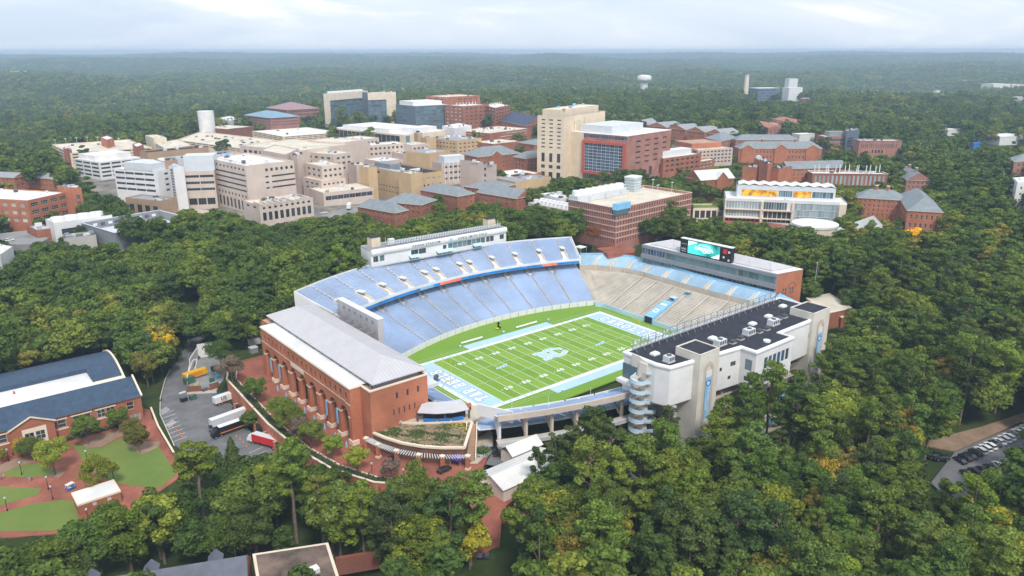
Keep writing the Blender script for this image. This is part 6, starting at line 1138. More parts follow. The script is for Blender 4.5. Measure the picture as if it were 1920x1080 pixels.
fr(.25,.29,hz0,hz1,2.2,'redframe','red_frame');fr(.955,1.0,hz0,hz1,2.2,'redframe','red_frame');fr(.29,.955,hz0,hz0+2.2,2.2,'redframe','red_frame');fr(.29,.955,hz1-2.2,hz1,2.2,'redframe','red_frame');fr(0,.25,CZ-3,zt+.4,.5,'cream','pale_end')
m=MB();facade(m,t,fp(.29,1.2,0)[:2],fp(.955,1.2,0)[:2],hz0+2.2,hz1-2.2,[(9,9,0,1,0,1,.95,.92,'b')],.1,zb=hz0+2.2,nm='pane');m.build('curtain_wall','panel_light',t);fr(.29,.42,hz0-7,hz0-5.5,7,'white','porch')
t,F,zt,P=bldg('brick_teaching_block','red brick teaching block with white penthouse right of the red framed hall',(1222,293),(1244,297),(1310,287),333,wall='brick',roof='roof_white',R=[(7,3,.04,.96,.2,.95,.6,.42,'d')],L=[(1,1,.5,.8,.1,.9,.5,1,'b')],top=[(.05,.8,.2,.9,0,6,'white','penthouse')]);bldg('brick_lower_wing','lower brick wing with pale bands before the teaching block',(1240,308),(1250,314),(1340,299),330,wall='brick',roof='roof_tan',R=[(12,2,.03,.97,.1,.95,.7,.36,'l')],depth=14)
bldg('gridded_concrete_block','concrete and brick block with gridded sunshades',(1276,271),(1309,281),(1360,275),312,wall='pinkconc',roof='roof_tan',L=[(6,4,.05,.95,.1,.95,.6,.4,'d')],R=[(9,4,.03,.97,.1,.95,.6,.45,'d')],top=[(.05,.9,.3,.95,0,5,'brick_orange','penthouse')])
for k in range(5):
    x=1205+k*36;y=226+k*4.5;bldg('sawtooth_hall','brick sawtooth roofed hall, %s from the left in the back row'%['first','second','third','fourth','fifth'][k],(x-14,y+4),(x+8,y+8),(x+28,y+4),h=14,wall='brick_orange',hip=(5,'gable'),hipmat='roof_grey')
bldg('brick_hostel','plain brick hostel with grey roof behind the red framed hall',(1218,240),(1256,249),(1268,244),260,wall='brick_pink',hip=(4,'hip'),R=[(3,3,.1,.9,.1,.9,.4,.5,'d')]);bldg('brick_lodge','small brick lodge with hip roof right of the red framed hall',(1228,266),(1250,272),(1257,268),h=14,wall='brick_pink',hip=(4,'hip'),L=[(3,2,.1,.9,.1,.9,.4,.5,'w')])
bldg('white_roof_gabled_hall','brick hall with white gabled roof and tall windows',(1297,331),(1314,338),(1370,332),373,wall='brick',hip=(6,'gable'),hipmat='panel_light',R=[(5,1,.1,.95,.28,.55,.3,1,'p'),(6,1,.1,.95,.72,.85,.25,1,'w')],L=[(2,1,.2,.8,.3,.6,.3,1,'p')],gables=[('R',.62,10,5)])
# ---- brick parking deck with its many slots
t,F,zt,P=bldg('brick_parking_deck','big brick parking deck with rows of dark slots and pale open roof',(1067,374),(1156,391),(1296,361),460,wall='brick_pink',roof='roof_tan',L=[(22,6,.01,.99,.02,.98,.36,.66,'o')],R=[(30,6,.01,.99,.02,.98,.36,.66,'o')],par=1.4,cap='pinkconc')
for k in range(1,6):
    z=CZ+(zt-CZ)*(.02+.16*k); 
    for p,q in((P[0],P[1]),(P[1],P[2])):MB().beam((*p,z),(*q,z),.35,.5).build('floor_band','pinkconc',t)
BDF=(F,zt); 
tag(MB().prism([V2(F(.0,-.02)),V2(F(.16,-.02)),V2(F(.16,.06)),V2(F(-.012,.06))],zt-1,zt+2.6,0,True,True).build('corner_sign','carolina'),'light blue corner sign box on the roof of the brick parking deck','sign');m_=thing('stair_glass','glazed stair box under the blue sign of the brick parking deck','stair box',(*V2(F(.05,0)),zt-4));MB().prism([V2(F(-.01,-.015)),V2(F(.14,-.015)),V2(F(.14,.05)),V2(F(-.01,.05))],zt-4,zt-1).build('glazing','glass_teal',m_)
p=F(.80,.95);EL=thing('glass_lift_tower','white and glass lift tower on the far edge of the brick parking deck','lift tower',(p[0],p[1],zt));MB().obox(p,.2,9,7,zt-6,zt+7).build('frame','glass_pale',EL);MB().obox(p,.2,9.6,7.6,zt+7,zt+8).build('roof','white',EL); 
for k in range(5):MB().obox(p,.2,9.3,7.3,zt-1+k*1.8,zt-.7+k*1.8).build('band','white',EL)
lampposts(F,zt-1.4,[(s_,q)for s_ in(.12,.32,.52,.72,.92)for q in(.3,.7)],'white double lamp on the brick parking deck roof, %s of the %s row')
CHL=thing('chiller_plant','long white plant block with round chillers on the far edge of the brick parking deck','plant block',(*V2(F(.1,.9)),zt-1.3));m=MB();m.prism([V2(F(.0,.80)),V2(F(.62,.80)),V2(F(.62,.99)),V2(F(.0,.99))],zt-1.3,zt+2.8);m.build('plant_wall','panel_light',CHL)
for k in range(8):q=F(.04+.077*k,.895);MB().tube((q[0],q[1],zt+2.8),(q[0],q[1],zt+5.5),3.0,14,0,2.6).build('chiller','white',CHL)
cp0=G(990,375,CZ+5);CH2=thing('chiller_yard','low louvred yard with a row of round white chillers left of the brick parking deck','plant yard',(cp0[0],cp0[1],CZ));q0,q1=G(990,380,CZ+5),G(1066,395,CZ+5);qd=(q1-q0)/np.linalg.norm(q1-q0);qn=np.array([-qd[1],qd[0],0]);MB().prism([V2(q0),V2(q1),V2(q1+qn*14),V2(q0+qn*14)],CZ-3,CZ+5).build('louvre_wall','grey_conc',CH2);FOOT.append([V2(q0),V2(q1),V2(q1+qn*14),V2(q0+qn*14)])
for k in range(9): 
    for j in range(2):q=q0+qd*(4+k*(np.linalg.norm(q1-q0)-8)/8)+qn*(4+6*j);MB().tube((q[0],q[1],CZ+5),(q[0],q[1],CZ+7.4),2.0,12,0,1.7).build('chiller','white',CH2)
bldg('white_plant_shed','flat white shed behind the chiller yard',(1022,362),(1050,372),(1075,366),h=8,wall='white',roof='roof_white')
# ---- right group
t,F,zt,P=bldg('glass_science_hall','white and glass science hall with an orange glowing clerestory',(1350,365),(1360,371),(1590,382),414,wall='white_conc',roof='roof_white',R=[(12,1,.01,.30,.22,.9,.9,.95,'p'),(9,1,.325,.52,.55,.9,.92,.95,'t'),(14,3,.58,.93,.05,.88,.97,.97,'p'),(6,1,.33,.56,.02,.5,.9,.95,'k'),(8,1,.01,.30,.0,.14,.95,.9,'k')],L=[(3,1,.1,.95,.2,.9,.9,.9,'p')],depth=26)
for s0,s1 in((.0,.006),(.305,.32),(.56,.575),(.94,.995)):MB().prism([V2(F(s0,-.06)),V2(F(s1,-.06)),V2(F(s1,.02)),V2(F(s0,.02))],CZ-3,CZ+(zt-CZ)*.93,0,True,True).build('stone_frame','limestone',t)
for z in(.17,.53):MB().prism([V2(F(0,-.06)),V2(F(.57,-.06)),V2(F(.57,.01)),V2(F(0,.01))],CZ+(zt-CZ)*z,CZ+(zt-CZ)*(z+.04),0,True,True).build('stone_ledge','limestone',t)
m=MB();facade(m,t,V2(F(.1,.35)),V2(F(.92,.35)),zt-.7,zt+7.5,[(1,1,.05,.42,.15,.62,1,1,'k'),(1,1,.58,.76,.15,.62,1,1,'k'),(6,1,.43,.57,.15,.62,.95,1,'t'),(6,1,.77,.98,.15,.62,.95,1,'t')],.4,zb=zt-.7);facade(m,t,V2(F(.1,.9)),V2(F(.1,.35)),zt-.7,zt+7.5,[],zb=zt-.7);facade(m,t,V2(F(.92,.35)),V2(F(.92,.9)),zt-.7,zt+7.5,[],zb=zt-.7);m.build('clerestory','panel_light',t)
for s0,s1 in((.142,.443),(.577,.721)):m=MB();pA,pB=F(s0,.343),F(s1,.343);m.face([(*V2(pA),zt+.6),(*V2(pB),zt+.6),(*V2(pB),zt+4.3),(*V2(pA),zt+4.3)]);m.build('lit_glazing','glow_orange',t)
for k in range(9):
    s0=.11+.09*k;m=MB();q=lambda s_,q_,z:(*V2(F(s_,q_)),zt+z);m.face([q(s0,.33,7.5),q(s0+.045,.33,8.6),q(s0+.045,.9,8.6),q(s0,.9,7.5)]);m.face([q(s0+.09,.33,7.5),q(s0+.045,.33,8.6),q(s0+.045,.9,8.6),q(s0+.09,.9,7.5)]);m.build('roof_fold','roof_white',t)
bldg('low_green_roof','low canopy with a planted roof left of the glass science hall',(1294,382),(1300,390),(1346,389),h=7,wall='limestone',roof='lawn',R=[(4,1,.05,.95,.05,.75,.8,1,'o')])
bldg('twin_pavilion_hall','pink brick hall with twin raised ends and an arched centre',(1401,237),(1440,246),(1507,232),262,wall='brick_pink',roof='roof_tan',R=[(9,3,.03,.97,.1,.95,.4,.45,'d')],L=[(5,3,.03,.97,.1,.95,.4,.45,'d')],top=[(.0,.34,0,1,0,5,'brick_pink','raised_end'),(.66,1,0,1,0,5,'brick_pink','raised_end')])
bldg('long_brick_residence','long brick residence with slate hip roof and small pediments',(1382,272),(1386,278),(1538,277),302,wall='brick_orange',hip=(6,'hip'),R=[(22,2,.02,.98,.1,.92,.4,.5,'w')],gables=[('R',.1,12,3.5),('R',.5,12,4),('R',.88,12,3.5)],depth=16,chim=2);bldg('rear_brick_residence','rear brick residence with pale hip roof and white cupola',(1374,257),(1380,262),(1496,262),h=14,wall='brick_pink',hip=(5,'hip'),depth=16)
bldg('hip_roof_lodge','brick lodge with slate hip roof left of the long residence',(1322,258),(1350,265),(1383,258),h=13,wall='brick_pink',hip=(6,'hip'))
bldg('grey_panel_block','dark blue grey panelled block with a narrow window strip',(1582,243),(1588,246),(1612,243),281,wall='panel_blue',roof='roof_grey',R=[(1,4,.1,.55,.08,.65,.9,.9,'d')],depth=16);bldg('grey_brick_left_wing','brick wing with glass top left of the blue grey block',(1541,252),(1546,256),(1584,254),280,wall='brick_pink',roof='roof_white',R=[(1,1,.0,1.,.62,.82,.98,1,'t'),(8,1,.1,.95,.25,.5,.35,1,'d')],depth=20,top=[(.3,.95,.3,.9,0,5,'panel_grey','penthouse')]);bldg('grey_brick_right_wing','long pink brick wing with planted roof right of the blue grey block',(1606,261),(1612,264),(1690,264),288,wall='brick_pink',roof='roof_tan',R=[(18,1,.04,.9,.45,.75,.3,1,'d'),(4,1,.3,.6,.05,.3,.5,1,'d')],depth=18,cap='panel_grey')
for A_,B__,C__,h_,lb_ in(((1396,311),(1420,314),(1428,308),14,'left of the group'),((1424,305),(1440,309),(1449,303),18,'second of the group'),((1442,313),(1460,317),(1474,311),13,'right of the group'),((1414,297),(1428,300),(1434,295),19,'rearmost of the group')):bldg('orange_brick_block','plain orange brick windowless block, %s above the science hall'%lb_,A_,B__,C__,h=h_,wall='brick_orange',roof='roof_dark')
bldg('slate_roof_hostel','brick hostel with slate roof behind the row of white flues',(1470,311),(1477,316),(1580,312),341,wall='brick_orange',hip=(5,'gable'),R=[(14,3,.02,.98,.08,.95,.4,.5,'w')],depth=14)
t,F,zt,P=bldg('flue_laboratory','white topped laboratory with a row of slender white flues',(1519,321),(1524,325),(1664,326),347,wall='brick',roof='roof_white',R=[(17,1,.02,.98,.05,.85,.5,1,'p')],cap='white',depth=14)
for k in range(14):p=F(.05+.068*k+.01*(k%3),.4+.3*(k%2));MB().tube((p[0],p[1],zt),(p[0],p[1],zt+6),.35,6).build('flue','white',t)
bldg('white_window_residence','brick residence with slate roofs and neat white windows at right',(1603,364),(1608,370),(1700,376),406,wall='brick_orange',hip=(5,'hip'),R=[(10,4,.02,.98,.05,.95,.4,.5,'w')],depth=15,chim=2);bldg('residence_cross_wing','slate roofed cross wing of the white windowed residence',(1694,366),(1702,394),(1765,396),h=13,wall='brick_orange',hip=(7,'hip'),R=[(6,2,.05,.95,.1,.9,.4,.5,'w')])
bldg('chimneyed_house','brick house with two big chimneys and round gable window',(1684,324),(1700,337),(1742,337),356,wall='brick_pink',hip=(6,'gable'),R=[(5,2,.05,.95,.1,.9,.4,.5,'w')],L=[(4,2,.05,.95,.1,.9,.4,.5,'w')],chim=2)
DR=thing('white_drum','round white drum shaped hall below the glass science hall','building',(*V2(G(1530,425,CZ+9)),CZ));dc=G(1528,422,CZ+9);MB().tube((dc[0],dc[1],CZ-4),(dc[0],dc[1],CZ+9),12.5,36).build('drum_wall','limestone',DR,True);MB().tube((dc[0],dc[1],CZ+9),(dc[0],dc[1],CZ+10.2),12.9,36).build('drum_rim','white',DR);MB().tube((dc[0],dc[1],CZ+10.2),(dc[0],dc[1],CZ+10.3),11.6,36).build('drum_roof','roof_white',DR);q=G(1492,426,CZ+7);MB().tube((q[0],q[1],CZ+1),(q[0],q[1],CZ+7.5),5,24).build('drum_bay','white',DR);MB().tube((q[0],q[1],CZ-4),(q[0],q[1],CZ+1),4.8,24).build('drum_bay_base','brick',DR);FOOT.append(rect(dc[0]-18,dc[1]-18,dc[0]+18,dc[1]+18))
WG=thing('wedge_roof','pale grey wedge shaped roof right of the white drum','roof',(*V2(G(1600,425,CZ+8)),CZ));A_,B__,C__,D_=G(1552,434,CZ+5),G(1638,404,CZ+14),G(1655,422,CZ+8),G(1570,442,CZ+4);m=MB();m.prism([V2(A_),V2(D_),V2(C__),V2(B__)],CZ-3,[CZ+5,CZ+4,CZ+8,CZ+14]);m.build('roof_shell','panel_light',WG)
bldg('pale_edge_tower','pale grey block at the right edge of the picture',(1899,333),(1908,342),(1960,338),398,wall='white_conc',roof='roof_white',L=[(2,4,.1,.9,.1,.9,.4,.4,'d')],R=[(5,4,.1,.9,.1,.9,.4,.4,'d')])
bldg('brick_edge_block','tan brick chimney block at the right edge above the woods',(1914,489),(1922,492),(1960,488),522,wall='brick_orange',roof='roof_tan',z0=15)
# ---- left edge group
bldg('brick_classroom_block','three storey red brick classroom block with white windows at left',(-90,366),(51,376),(120,359),426,wall='brick_orange',roof='roof_white',L=[(9,3,.02,.98,.1,.95,.55,.5,'l')],R=[(4,3,.03,.97,.1,.95,.7,.5,'w')]);bldg('brick_stair_tower','taller brick stair tower at the right end of the classroom block',(106,347),(120,351),(152,352),408,wall='brick_orange',roof='roof_tan',R=[(1,3,.6,.85,.15,.8,.9,.6,'w')])
bldg('low_flat_annex','low flat roofed brick annex before the classroom block',(54,422),(68,432),(96,427),h=5,wall='brick',roof='roof_grey'); 
t,F,zt,P=bldg('cooling_plant','white cooling plant with dark louvred openings at left',(93,411),(100,418),(208,402),448,wall='white',roof='roof_white',R=[(3,1,.1,.98,.05,.55,.93,1,'k')],depth=16)
for k in range(4):p=F(.14+.22*k,.5);MB().tube((p[0],p[1],zt-.7),(p[0],p[1],zt+1.6),4.2,18,0,3.8).build('fan_drum','white',t)
t,F,zt,P=bldg('grey_walled_plant','grey walled plant yard with open pale floor at left',(178,414),(215,437),(350,408),462,wall='panel_grey',roof='panel_light',h=None,par=5.0,cap='panel_light')
for k in range(10):p=F(.06+.095*k,.985);MB().obox(p,math.atan2(*(F(1,0)-F(0,0))[1::-1]),2.4,.4,zt-3.2,zt-1.6).build('vent_panel','white' if k%2 else 'grey_dark',t)
bldg('grey_chiller_box','pair of grey chiller boxes in front of the cooling plant',(113,440),(120,447),(180,441),h=5,wall='grey_conc',roof='grey_dark');bldg('pale_roof_edge','pale flat roof at the left edge above the woods',(-60,466),(0,478),(24,462),h=7,wall='white',roof='roof_white');bldg('grey_roof_house','brick house with grey gabled roof at the far left edge',(-30,327),(26,333),(39,328),h=9,wall='brick_orange',hip=(3,'gable'),hipmat='roof_grey');bldg('grey_roof_house','grey roofed house half hidden in trees at left',(47,331),(104,336),(112,330),h=8,wall='brick_orange',hip=(3,'hip'),hipmat='roof_grey')
# ---- far landmarks
def far_box(name,label,x,yb,w_,hpx,m,z0=None,cat='building',roof='roof_white',d=.6,wins=None):
    g=G(x,yb,10);z0=float(TH(g[0],g[1]))if z0 is None else z0;g=G(x,yb,z0);D_=PJ([g[0],g[1],z0])[0][2];W=w_*D_/FPX;h_=hpx*D_/FPX*1.03;t=thing(name,label,cat,(g[0],g[1],z0));m_=MB();a=-YAW+.35
    P=[g[:2]+np.array([math.cos(a)*i-math.sin(a)*j,math.sin(a)*i+math.cos(a)*j])for i,j in((-W/2,0),(W/2,0),(W/2,W*d),(-W/2,W*d))]
    for i in range(4):facade(m_,t,P[i],P[(i+1)%4],z0,z0+h_,wins if i in(0,3)else None,.3,zb=z0-10)
    m_.build('wall',m,t);MB().prism(off(P,.3),z0+h_-.05,z0+h_+.5,0,True,True).build('roof',roof,t);FOOT.append(P);HULL.append((np.array([(*p,z)for p in P for z in(z0+h_*.1,z0+h_)]),np.array([*P[0],z0])));return t,g,z0,D_
g=G(1207,173,12);D_=PJ(g)[0][2];WTW=thing('water_tower','white mushroom shaped water tower above the distant woods','water tower',(g[0],g[1],8));k=D_/FPX
rg=lambda r,z:[(g[0]+r*math.cos(t),g[1]+r*math.sin(t),z)for t in np.linspace(0,2*math.pi,25)[:-1]];hh=31*k*1.02;MB().loft([rg(6.8*k,2),rg(6.8*k,12+hh*.55)]).build('shaft','white_conc',WTW,True);MB().loft([rg(6.8*k,12+hh*.50),rg(9*k,12+hh*.60),rg(13*k,12+hh*.70),rg(13.4*k,12+hh*.80),rg(12.2*k,12+hh*.93),rg(7*k,12+hh*.99),rg(1*k,12+hh)]).build('bowl','white',WTW,True)
g=G(1397,187,12);k=PJ(g)[0][2]/FPX;CH=thing('smokestack','tall pale smokestack rising from the distant woods','chimney',(g[0],g[1],8));MB().tube((g[0],g[1],4),(g[0],g[1],12+44*k),5.2*k,16,0,3.6*k).build('stack','limestone',CH,True);MB().tube((g[0],g[1],12+44*k),(g[0],g[1],12+46*k),3.9*k,16).build('rim','grey_conc',CH)
far_box('blue_glass_plant','blue glass building beside the smokestack in the distance',1440,189,48,22,'panel_blue',wins=[(8,4,.02,.98,.05,.95,.9,.7,'b')])
far_box('white_silo_block','taller white silo block right of the blue glass building',1485,180,20,30,'white',roof='white');far_box('white_silo_block','broad white silo block at the foot of the taller one',1490,190,31,24,'white',roof='white');tt,g,z0,k=far_box('far_brick_house','small red brick house right of the white silos',1514,192,18,7,'brick')
for i,(x,y,w_,h_,m_,lb_)in enumerate(((1725,149,14,4,'brick_pink','tiny pink block in the right distance, left of the town'),(1770,147,18,5,'red','tiny red building in the right distance'),(1822,163,26,6,'brick','small red roofed block in the distant town'),(1876,174,34,8,'white_conc','long pale block of the distant town at right'),(1908,171,26,6,'cream','cream block of the distant town at the right edge'),(1912,192,14,5,'white','small white house at the right edge of the town'),(1848,158,30,5,'cream','low cream block behind the distant town'),(1758,178,8,4,'white','white speck of a house in the right woods'),(10,144,34,5,'white','white long building at the far left distance'),(36,144,22,5,'white_conc','second white building at the far left distance'),(60,141,16,3,'white','small white building right of the far left pair'),(150,147,26,3,'white_conc','thin white building in the left distance'),(160,158,26,4,'white','white houses row in the left distance'),(188,158,12,3,'white','small white house right of the left distant row'),(232,155,8,3,'white','lone white speck in the left distance'),(292,176,6,3,'white','lone white house among left trees'),(936,128,12,3,'white_conc','tiny pale building on the horizon plain'),(1788,255,26,6,'white','pale house in the right hand woods'),(1900,272,60,8,'white','white roofed hall at the right edge in the woods'),(1832,279,16,5,'royal','small blue roofed shed in the right hand woods'),(1512,268,28,8,'white_conc','pale house behind the twin pavilion hall'))):
    far_box('far_house',lb_,x,y,w_*1.25,h_*1.9,m_,roof='roof_white' if m_!='royal' else 'royal')
bldg('brick_edge_residence','brick residence with grey roof at the right edge below the white hall',(1893,296),(1902,303),(1950,300),h=12,wall='brick_pink',hip=(5,'hip'),R=[(4,2,.1,.9,.1,.9,.4,.5,'w')])
# ---- roads and yards of the campus
def pad(name,px,z,m,thick=4,parent=None):P=[V2(G(x,y,z))for x,y in px];o=MB();o.prism(P,z-thick,z);o=struct(o.build(name,m));FOOT.append(P);return o
pad('hospital_road',[(600,405),(640,392),(690,382),(760,378),(800,372),(800,380),(745,392),(690,402),(640,412)],CZ+.3,'asphalt_old');pad('car_park',[(190,378),(228,372),(300,386),(400,395),(440,402),(440,412),(330,402),(232,396),(196,392)],CZ+.3,'concrete_pave');pad('deck_street',[(890,372),(960,352),(1030,338),(1100,346),(1170,350),(1210,347),(1200,356),(1100,356),(1040,348),(970,366),(900,384)],CZ+.3,'asphalt_old');pad('brick_forecourt',[(1118,465),(1158,461),(1192,466),(1188,474),(1140,476)],CZ-1,'paving');pad('science_forecourt',[(1300,395),(1345,405),(1500,425),(1478,440),(1380,425),(1330,420),(1300,412)],CZ+.3,'paving');pad('science_car_park',[(1296,398),(1342,402),(1338,422),(1300,418)],CZ+.36,'concrete_pave');pad('museum_lawn',[(1370,446),(1450,440),(1500,452),(1480,462),(1400,462)],17,'lawn');pad('left_car_park',[(-20,440),(50,432),(92,446),(70,458),(-20,458)],CZ+.3,'asphalt_old')

CPX=[(1745,905),(1790,848),(1930,788),(1990,850),(1860,940),(1790,945)];pad('visitor_car_park',CPX,-2.,'asphalt',3);pad('pine_straw_bank',[(1715,850),(1735,835),(1790,846),(1930,784),(1930,770),(1840,800),(1760,820),(1705,835)],-2.25,'mulch',2);pad('bottom_drive',[(895,1100),(898,1044),(935,1026),(975,1100)],-5.,'asphalt',2);pad('tent_court',[(1370,735),(1450,742),(1540,735),(1530,775),(1440,810),(1350,825),(1330,800)],-2.4,'concrete_pave',2);pad('service_lane',[(1090,850),(1200,800),(1320,830),(1260,900),(1180,920),(1100,900)],-2.6,'asphalt_old',2)

for k in range(9):g=G(104+k*20 if k<8 else 290,[270,268,266,265,265,267,268,270,262][k],CZ+17);t=thing('deck_lamp','white lamp on the far left parking deck roof, %s from the left'%['first','second','third','fourth','fifth','sixth','seventh','eighth','ninth'][k],'lamp post',(g[0],g[1],CZ+12),0,'lamps on the far left parking deck');MB().tube((g[0],g[1],CZ+11),(g[0],g[1],CZ+21),.16,6).build('pole','panel_light',t);MB().box(g[0]-1.2,g[1]-.35,CZ+21,g[0]+1.2,g[1]+.35,CZ+21.4).build('lamp_head','white',t)
# ================================================================== trees
def leafmat(name,far=False):
    m=bpy.data.materials.new(name);m.use_nodes=True;n=m.node_tree.nodes;l=m.node_tree.links;n.clear()
    o=n.new('ShaderNodeOutputMaterial');d=n.new('ShaderNodeBsdfDiffuse');tr=n.new('ShaderNodeBsdfTranslucent');mx=n.new('ShaderNodeMixShader');mx.inputs[0].default_value=.30
    oi=n.new('ShaderNodeObjectInfo');ge=n.new('ShaderNodeNewGeometry');hs=n.new('ShaderNodeHueSaturation');mr=n.new('ShaderNodeMapRange');mr.inputs['To Min'].default_value=.68;mr.inputs['To Max'].default_value=1.38
    l.new(ge.outputs['Random Per Island'],mr.inputs['Value']);l.new(mr.outputs[0],hs.inputs['Value'])
    if far:
        r=n.new('ShaderNodeValToRGB');e=r.color_ramp.elements;e[0].position=0;e[0].color=(.072,.118,.032,1);e[1].position=1;e[1].color=(.30,.235,.065,1)
        for p,c in((.30,(.098,.156,.036)),(.55,(.138,.198,.040)),(.78,(.21,.262,.045)),(.92,(.33,.28,.055))):k=e.new(p);k.color=(*c,1)
        nz_=n.new('ShaderNodeTexNoise');nz_.inputs['Scale'].default_value=.006;nz_.inputs['Detail'].default_value=3;l.new(oi.outputs['Location'],nz_.inputs['Vector'])
        ma=n.new('ShaderNodeMath');ma.operation='MULTIPLY_ADD';ma.inputs[1].default_value=1.5;ma.inputs[2].default_value=-.62;l.new(nz_.outputs['Fac'],ma.inputs[0]);ad=n.new('ShaderNodeMath');ad.operation='MULTIPLY_ADD';ad.inputs[1].default_value=.62;ad.use_clamp=True;l.new(oi.outputs['Random'],ad.inputs[0]);l.new(ma.outputs[0],ad.inputs[2]);l.new(ad.outputs[0],r.inputs[0]);l.new(r.outputs[0],hs.inputs['Color'])
    else:l.new(oi.outputs['Color'],hs.inputs['Color'])
    l.new(hs.outputs[0],d.inputs[0]);l.new(hs.outputs[0],tr.inputs[0]);l.new(d.outputs[0],mx.inputs[1]);l.new(tr.outputs[0],mx.inputs[2]);l.new(mx.outputs[0],o.inputs[0]);MATS[name]=m
leafmat('leaf');leafmat('leaf_far',True)
def leaf_quads(P,Nrm,size,rg):
    n=len(P);t=rg.normal(size=(n,3));t-=Nrm*(t*Nrm).sum(1,keepdims=True);t /= np.linalg.norm(t,axis=1,keepdims=True);b=np.cross(Nrm,t);s=(size*rg.uniform(.6,1.35,n))[:,None]*.5
    return np.stack([P-t*s*1.15,P+b*s*.8+Nrm*s*.12,P+t*s*1.0,P-b*s*.85-Nrm*s*.1],1)
def crown_round(seed,H,r,nc,nl,leaf,z0=.30,shape=1.):
    rg=np.random.default_rng(seed);hz=H*(1-z0)/2;cz=H*(z0+(1-z0)/2);d=rg.normal(size=(nc,3));d[:,2]=np.abs(d[:,2])*1.05-.42;d /= np.linalg.norm(d,axis=1,keepdims=True);k=rg.uniform(.50,.86,nc)**.7
    wob=1+.16*np.sin(3*np.arctan2(d[:,1],d[:,0])+seed);C=d*[[r,r,hz]]*(k*wob)[:,None];C[:,2]+=cz;rc=r*rg.uniform(.24,.42,nc)*(1-.25*np.clip(d[:,2],0,1)*(shape-1))
    i=rg.choice(nc,nl,p=rc**2/np.sum(rc**2));v=rg.normal(size=(nl,3));v[:,2]+=.35;v /= np.linalg.norm(v,axis=1,keepdims=True);P=C[i]+v*(rc[i]*rg.uniform(.72,1.06,nl))[:,None]*[1,1,.8]
    N_=v+rg.normal(size=(nl,3))*.42;N_ /= np.linalg.norm(N_,axis=1,keepdims=True);return leaf_quads(P,N_,leaf,rg)
def crown_pine(seed,H,r,nc,nl,leaf,z0=.42):
    rg=np.random.default_rng(seed);u=rg.uniform(0,1,nc)**.85;z=H*(z0+(1-z0)*u)*.985;prof=np.sin(np.pi*np.clip(.12+.80*u,0,1))**.7;a=rg.uniform(0,2*np.pi,nc);R=r*prof*rg.uniform(.25,1.0,nc);C=np.c_[R*np.cos(a),R*np.sin(a),z];rc=r*rg.uniform(.20,.36,nc)
    i=rg.choice(nc,nl,p=rc**2/np.sum(rc**2));v=rg.normal(size=(nl,3));v[:,2]+=.25;v /= np.linalg.norm(v,axis=1,keepdims=True);P=C[i]+v*(rc[i]*rg.uniform(.55,1.08,nl))[:,None]*[1,1,.55]
    N_=v+rg.normal(size=(nl,3))*.55;N_ /= np.linalg.norm(N_,axis=1,keepdims=True);return leaf_quads(P,N_,leaf,rg),C
def crown_cone(seed,H,r,nc,nl,leaf,z0=.08):
    rg=np.random.default_rng(seed);u=rg.uniform(0,1,nl)**1.25;z=H*(z0+(1-z0)*u);a=rg.uniform(0,2*np.pi,nl);R=r*(1-u)**.75*rg.uniform(.65,1.05,nl)*(1+.22*np.sin(5*a+seed)+.18*np.sin(z*2.1+a*2));P=np.c_[R*np.cos(a),R*np.sin(a),z];N_=np.c_[np.cos(a),np.sin(a),np.full(nl,.6)]+rg.normal(size=(nl,3))*.45;N_ /= np.linalg.norm(N_,axis=1,keepdims=True);return leaf_quads(P,N_,leaf,rg)
def trunk_mesh(seed,H,kind,C=None):
    rg=np.random.default_rng(seed);b=MB();r0=H*.019 if kind!='pine' else H*.0145;top=H*(.55 if kind=='round' else .95);p=np.array([0,0,-2.]);n=6;pts=[p]
    for i in range(1,n+1):pts.append(np.array([rg.normal()*.12*i*.4,rg.normal()*.12*i*.4,top*i/n]))
    for i in range(n):b.tube(pts[i],pts[i+1],r0*(1-.75*i/n),7,0,r0*(1-.75*(i+1)/n),False)
    if kind=='round':
        for k in range(7):a=rg.uniform(0,6.28);z=H*rg.uniform(.28,.5);q=np.array([math.cos(a)*H*.17,math.sin(a)*H*.17,z+H*.22]);b.tube((0,0,z),q,r0*.42,5,0,r0*.12,False)
    elif kind=='pine' and C is not None:
        for c in C[::2]:z=c[2]-.06*H;b.tube((0,0,max(z,H*.3)),c,r0*.28,4,0,r0*.08,False)
    return b
def mesh_of(b,m):
    me=bpy.data.meshes.new('tree');me.from_pydata(b.v,[],b.f);me.materials.append(MATS[m]);return me
def qmesh(V,m):
    n=len(V);me=bpy.data.meshes.new('crown');me.vertices.add(n*4);me.vertices.foreach_set('co',V.astype(np.float32).ravel());me.loops.add(n*4);me.loops.foreach_set('vertex_index',np.arange(n*4,dtype=np.int32));me.polygons.add(n);me.polygons.foreach_set('loop_start',np.arange(0,n*4,4,dtype=np.int32));me.polygons.foreach_set('loop_total',np.full(n,4,np.int32));me.materials.append(MATS[m]);me.update();me.validate();return me
PROTO={'round':[],'pine':[],'cone':[],'tallround':[]}
for k in range(5):
    H=18;V=crown_round(100+k,H,[5.6,6.2,5.0,6.6,5.3][k],[34,42,28,48,36][k],6800,.62,[.26,.3,.22,.28,.2][k]);PROTO['round'].append((qmesh(V,'leaf'),mesh_of(trunk_mesh(k,H,'round'),'bark'),H,6))
for k in range(4):
    H=22;V=crown_round(150+k,H,[4.6,5.2,4.2,4.9][k],[36,44,30,40][k],6800,.60,.2);PROTO['tallround'].append((qmesh(V,'leaf'),mesh_of(trunk_mesh(30+k,H,'round'),'bark'),H,5))
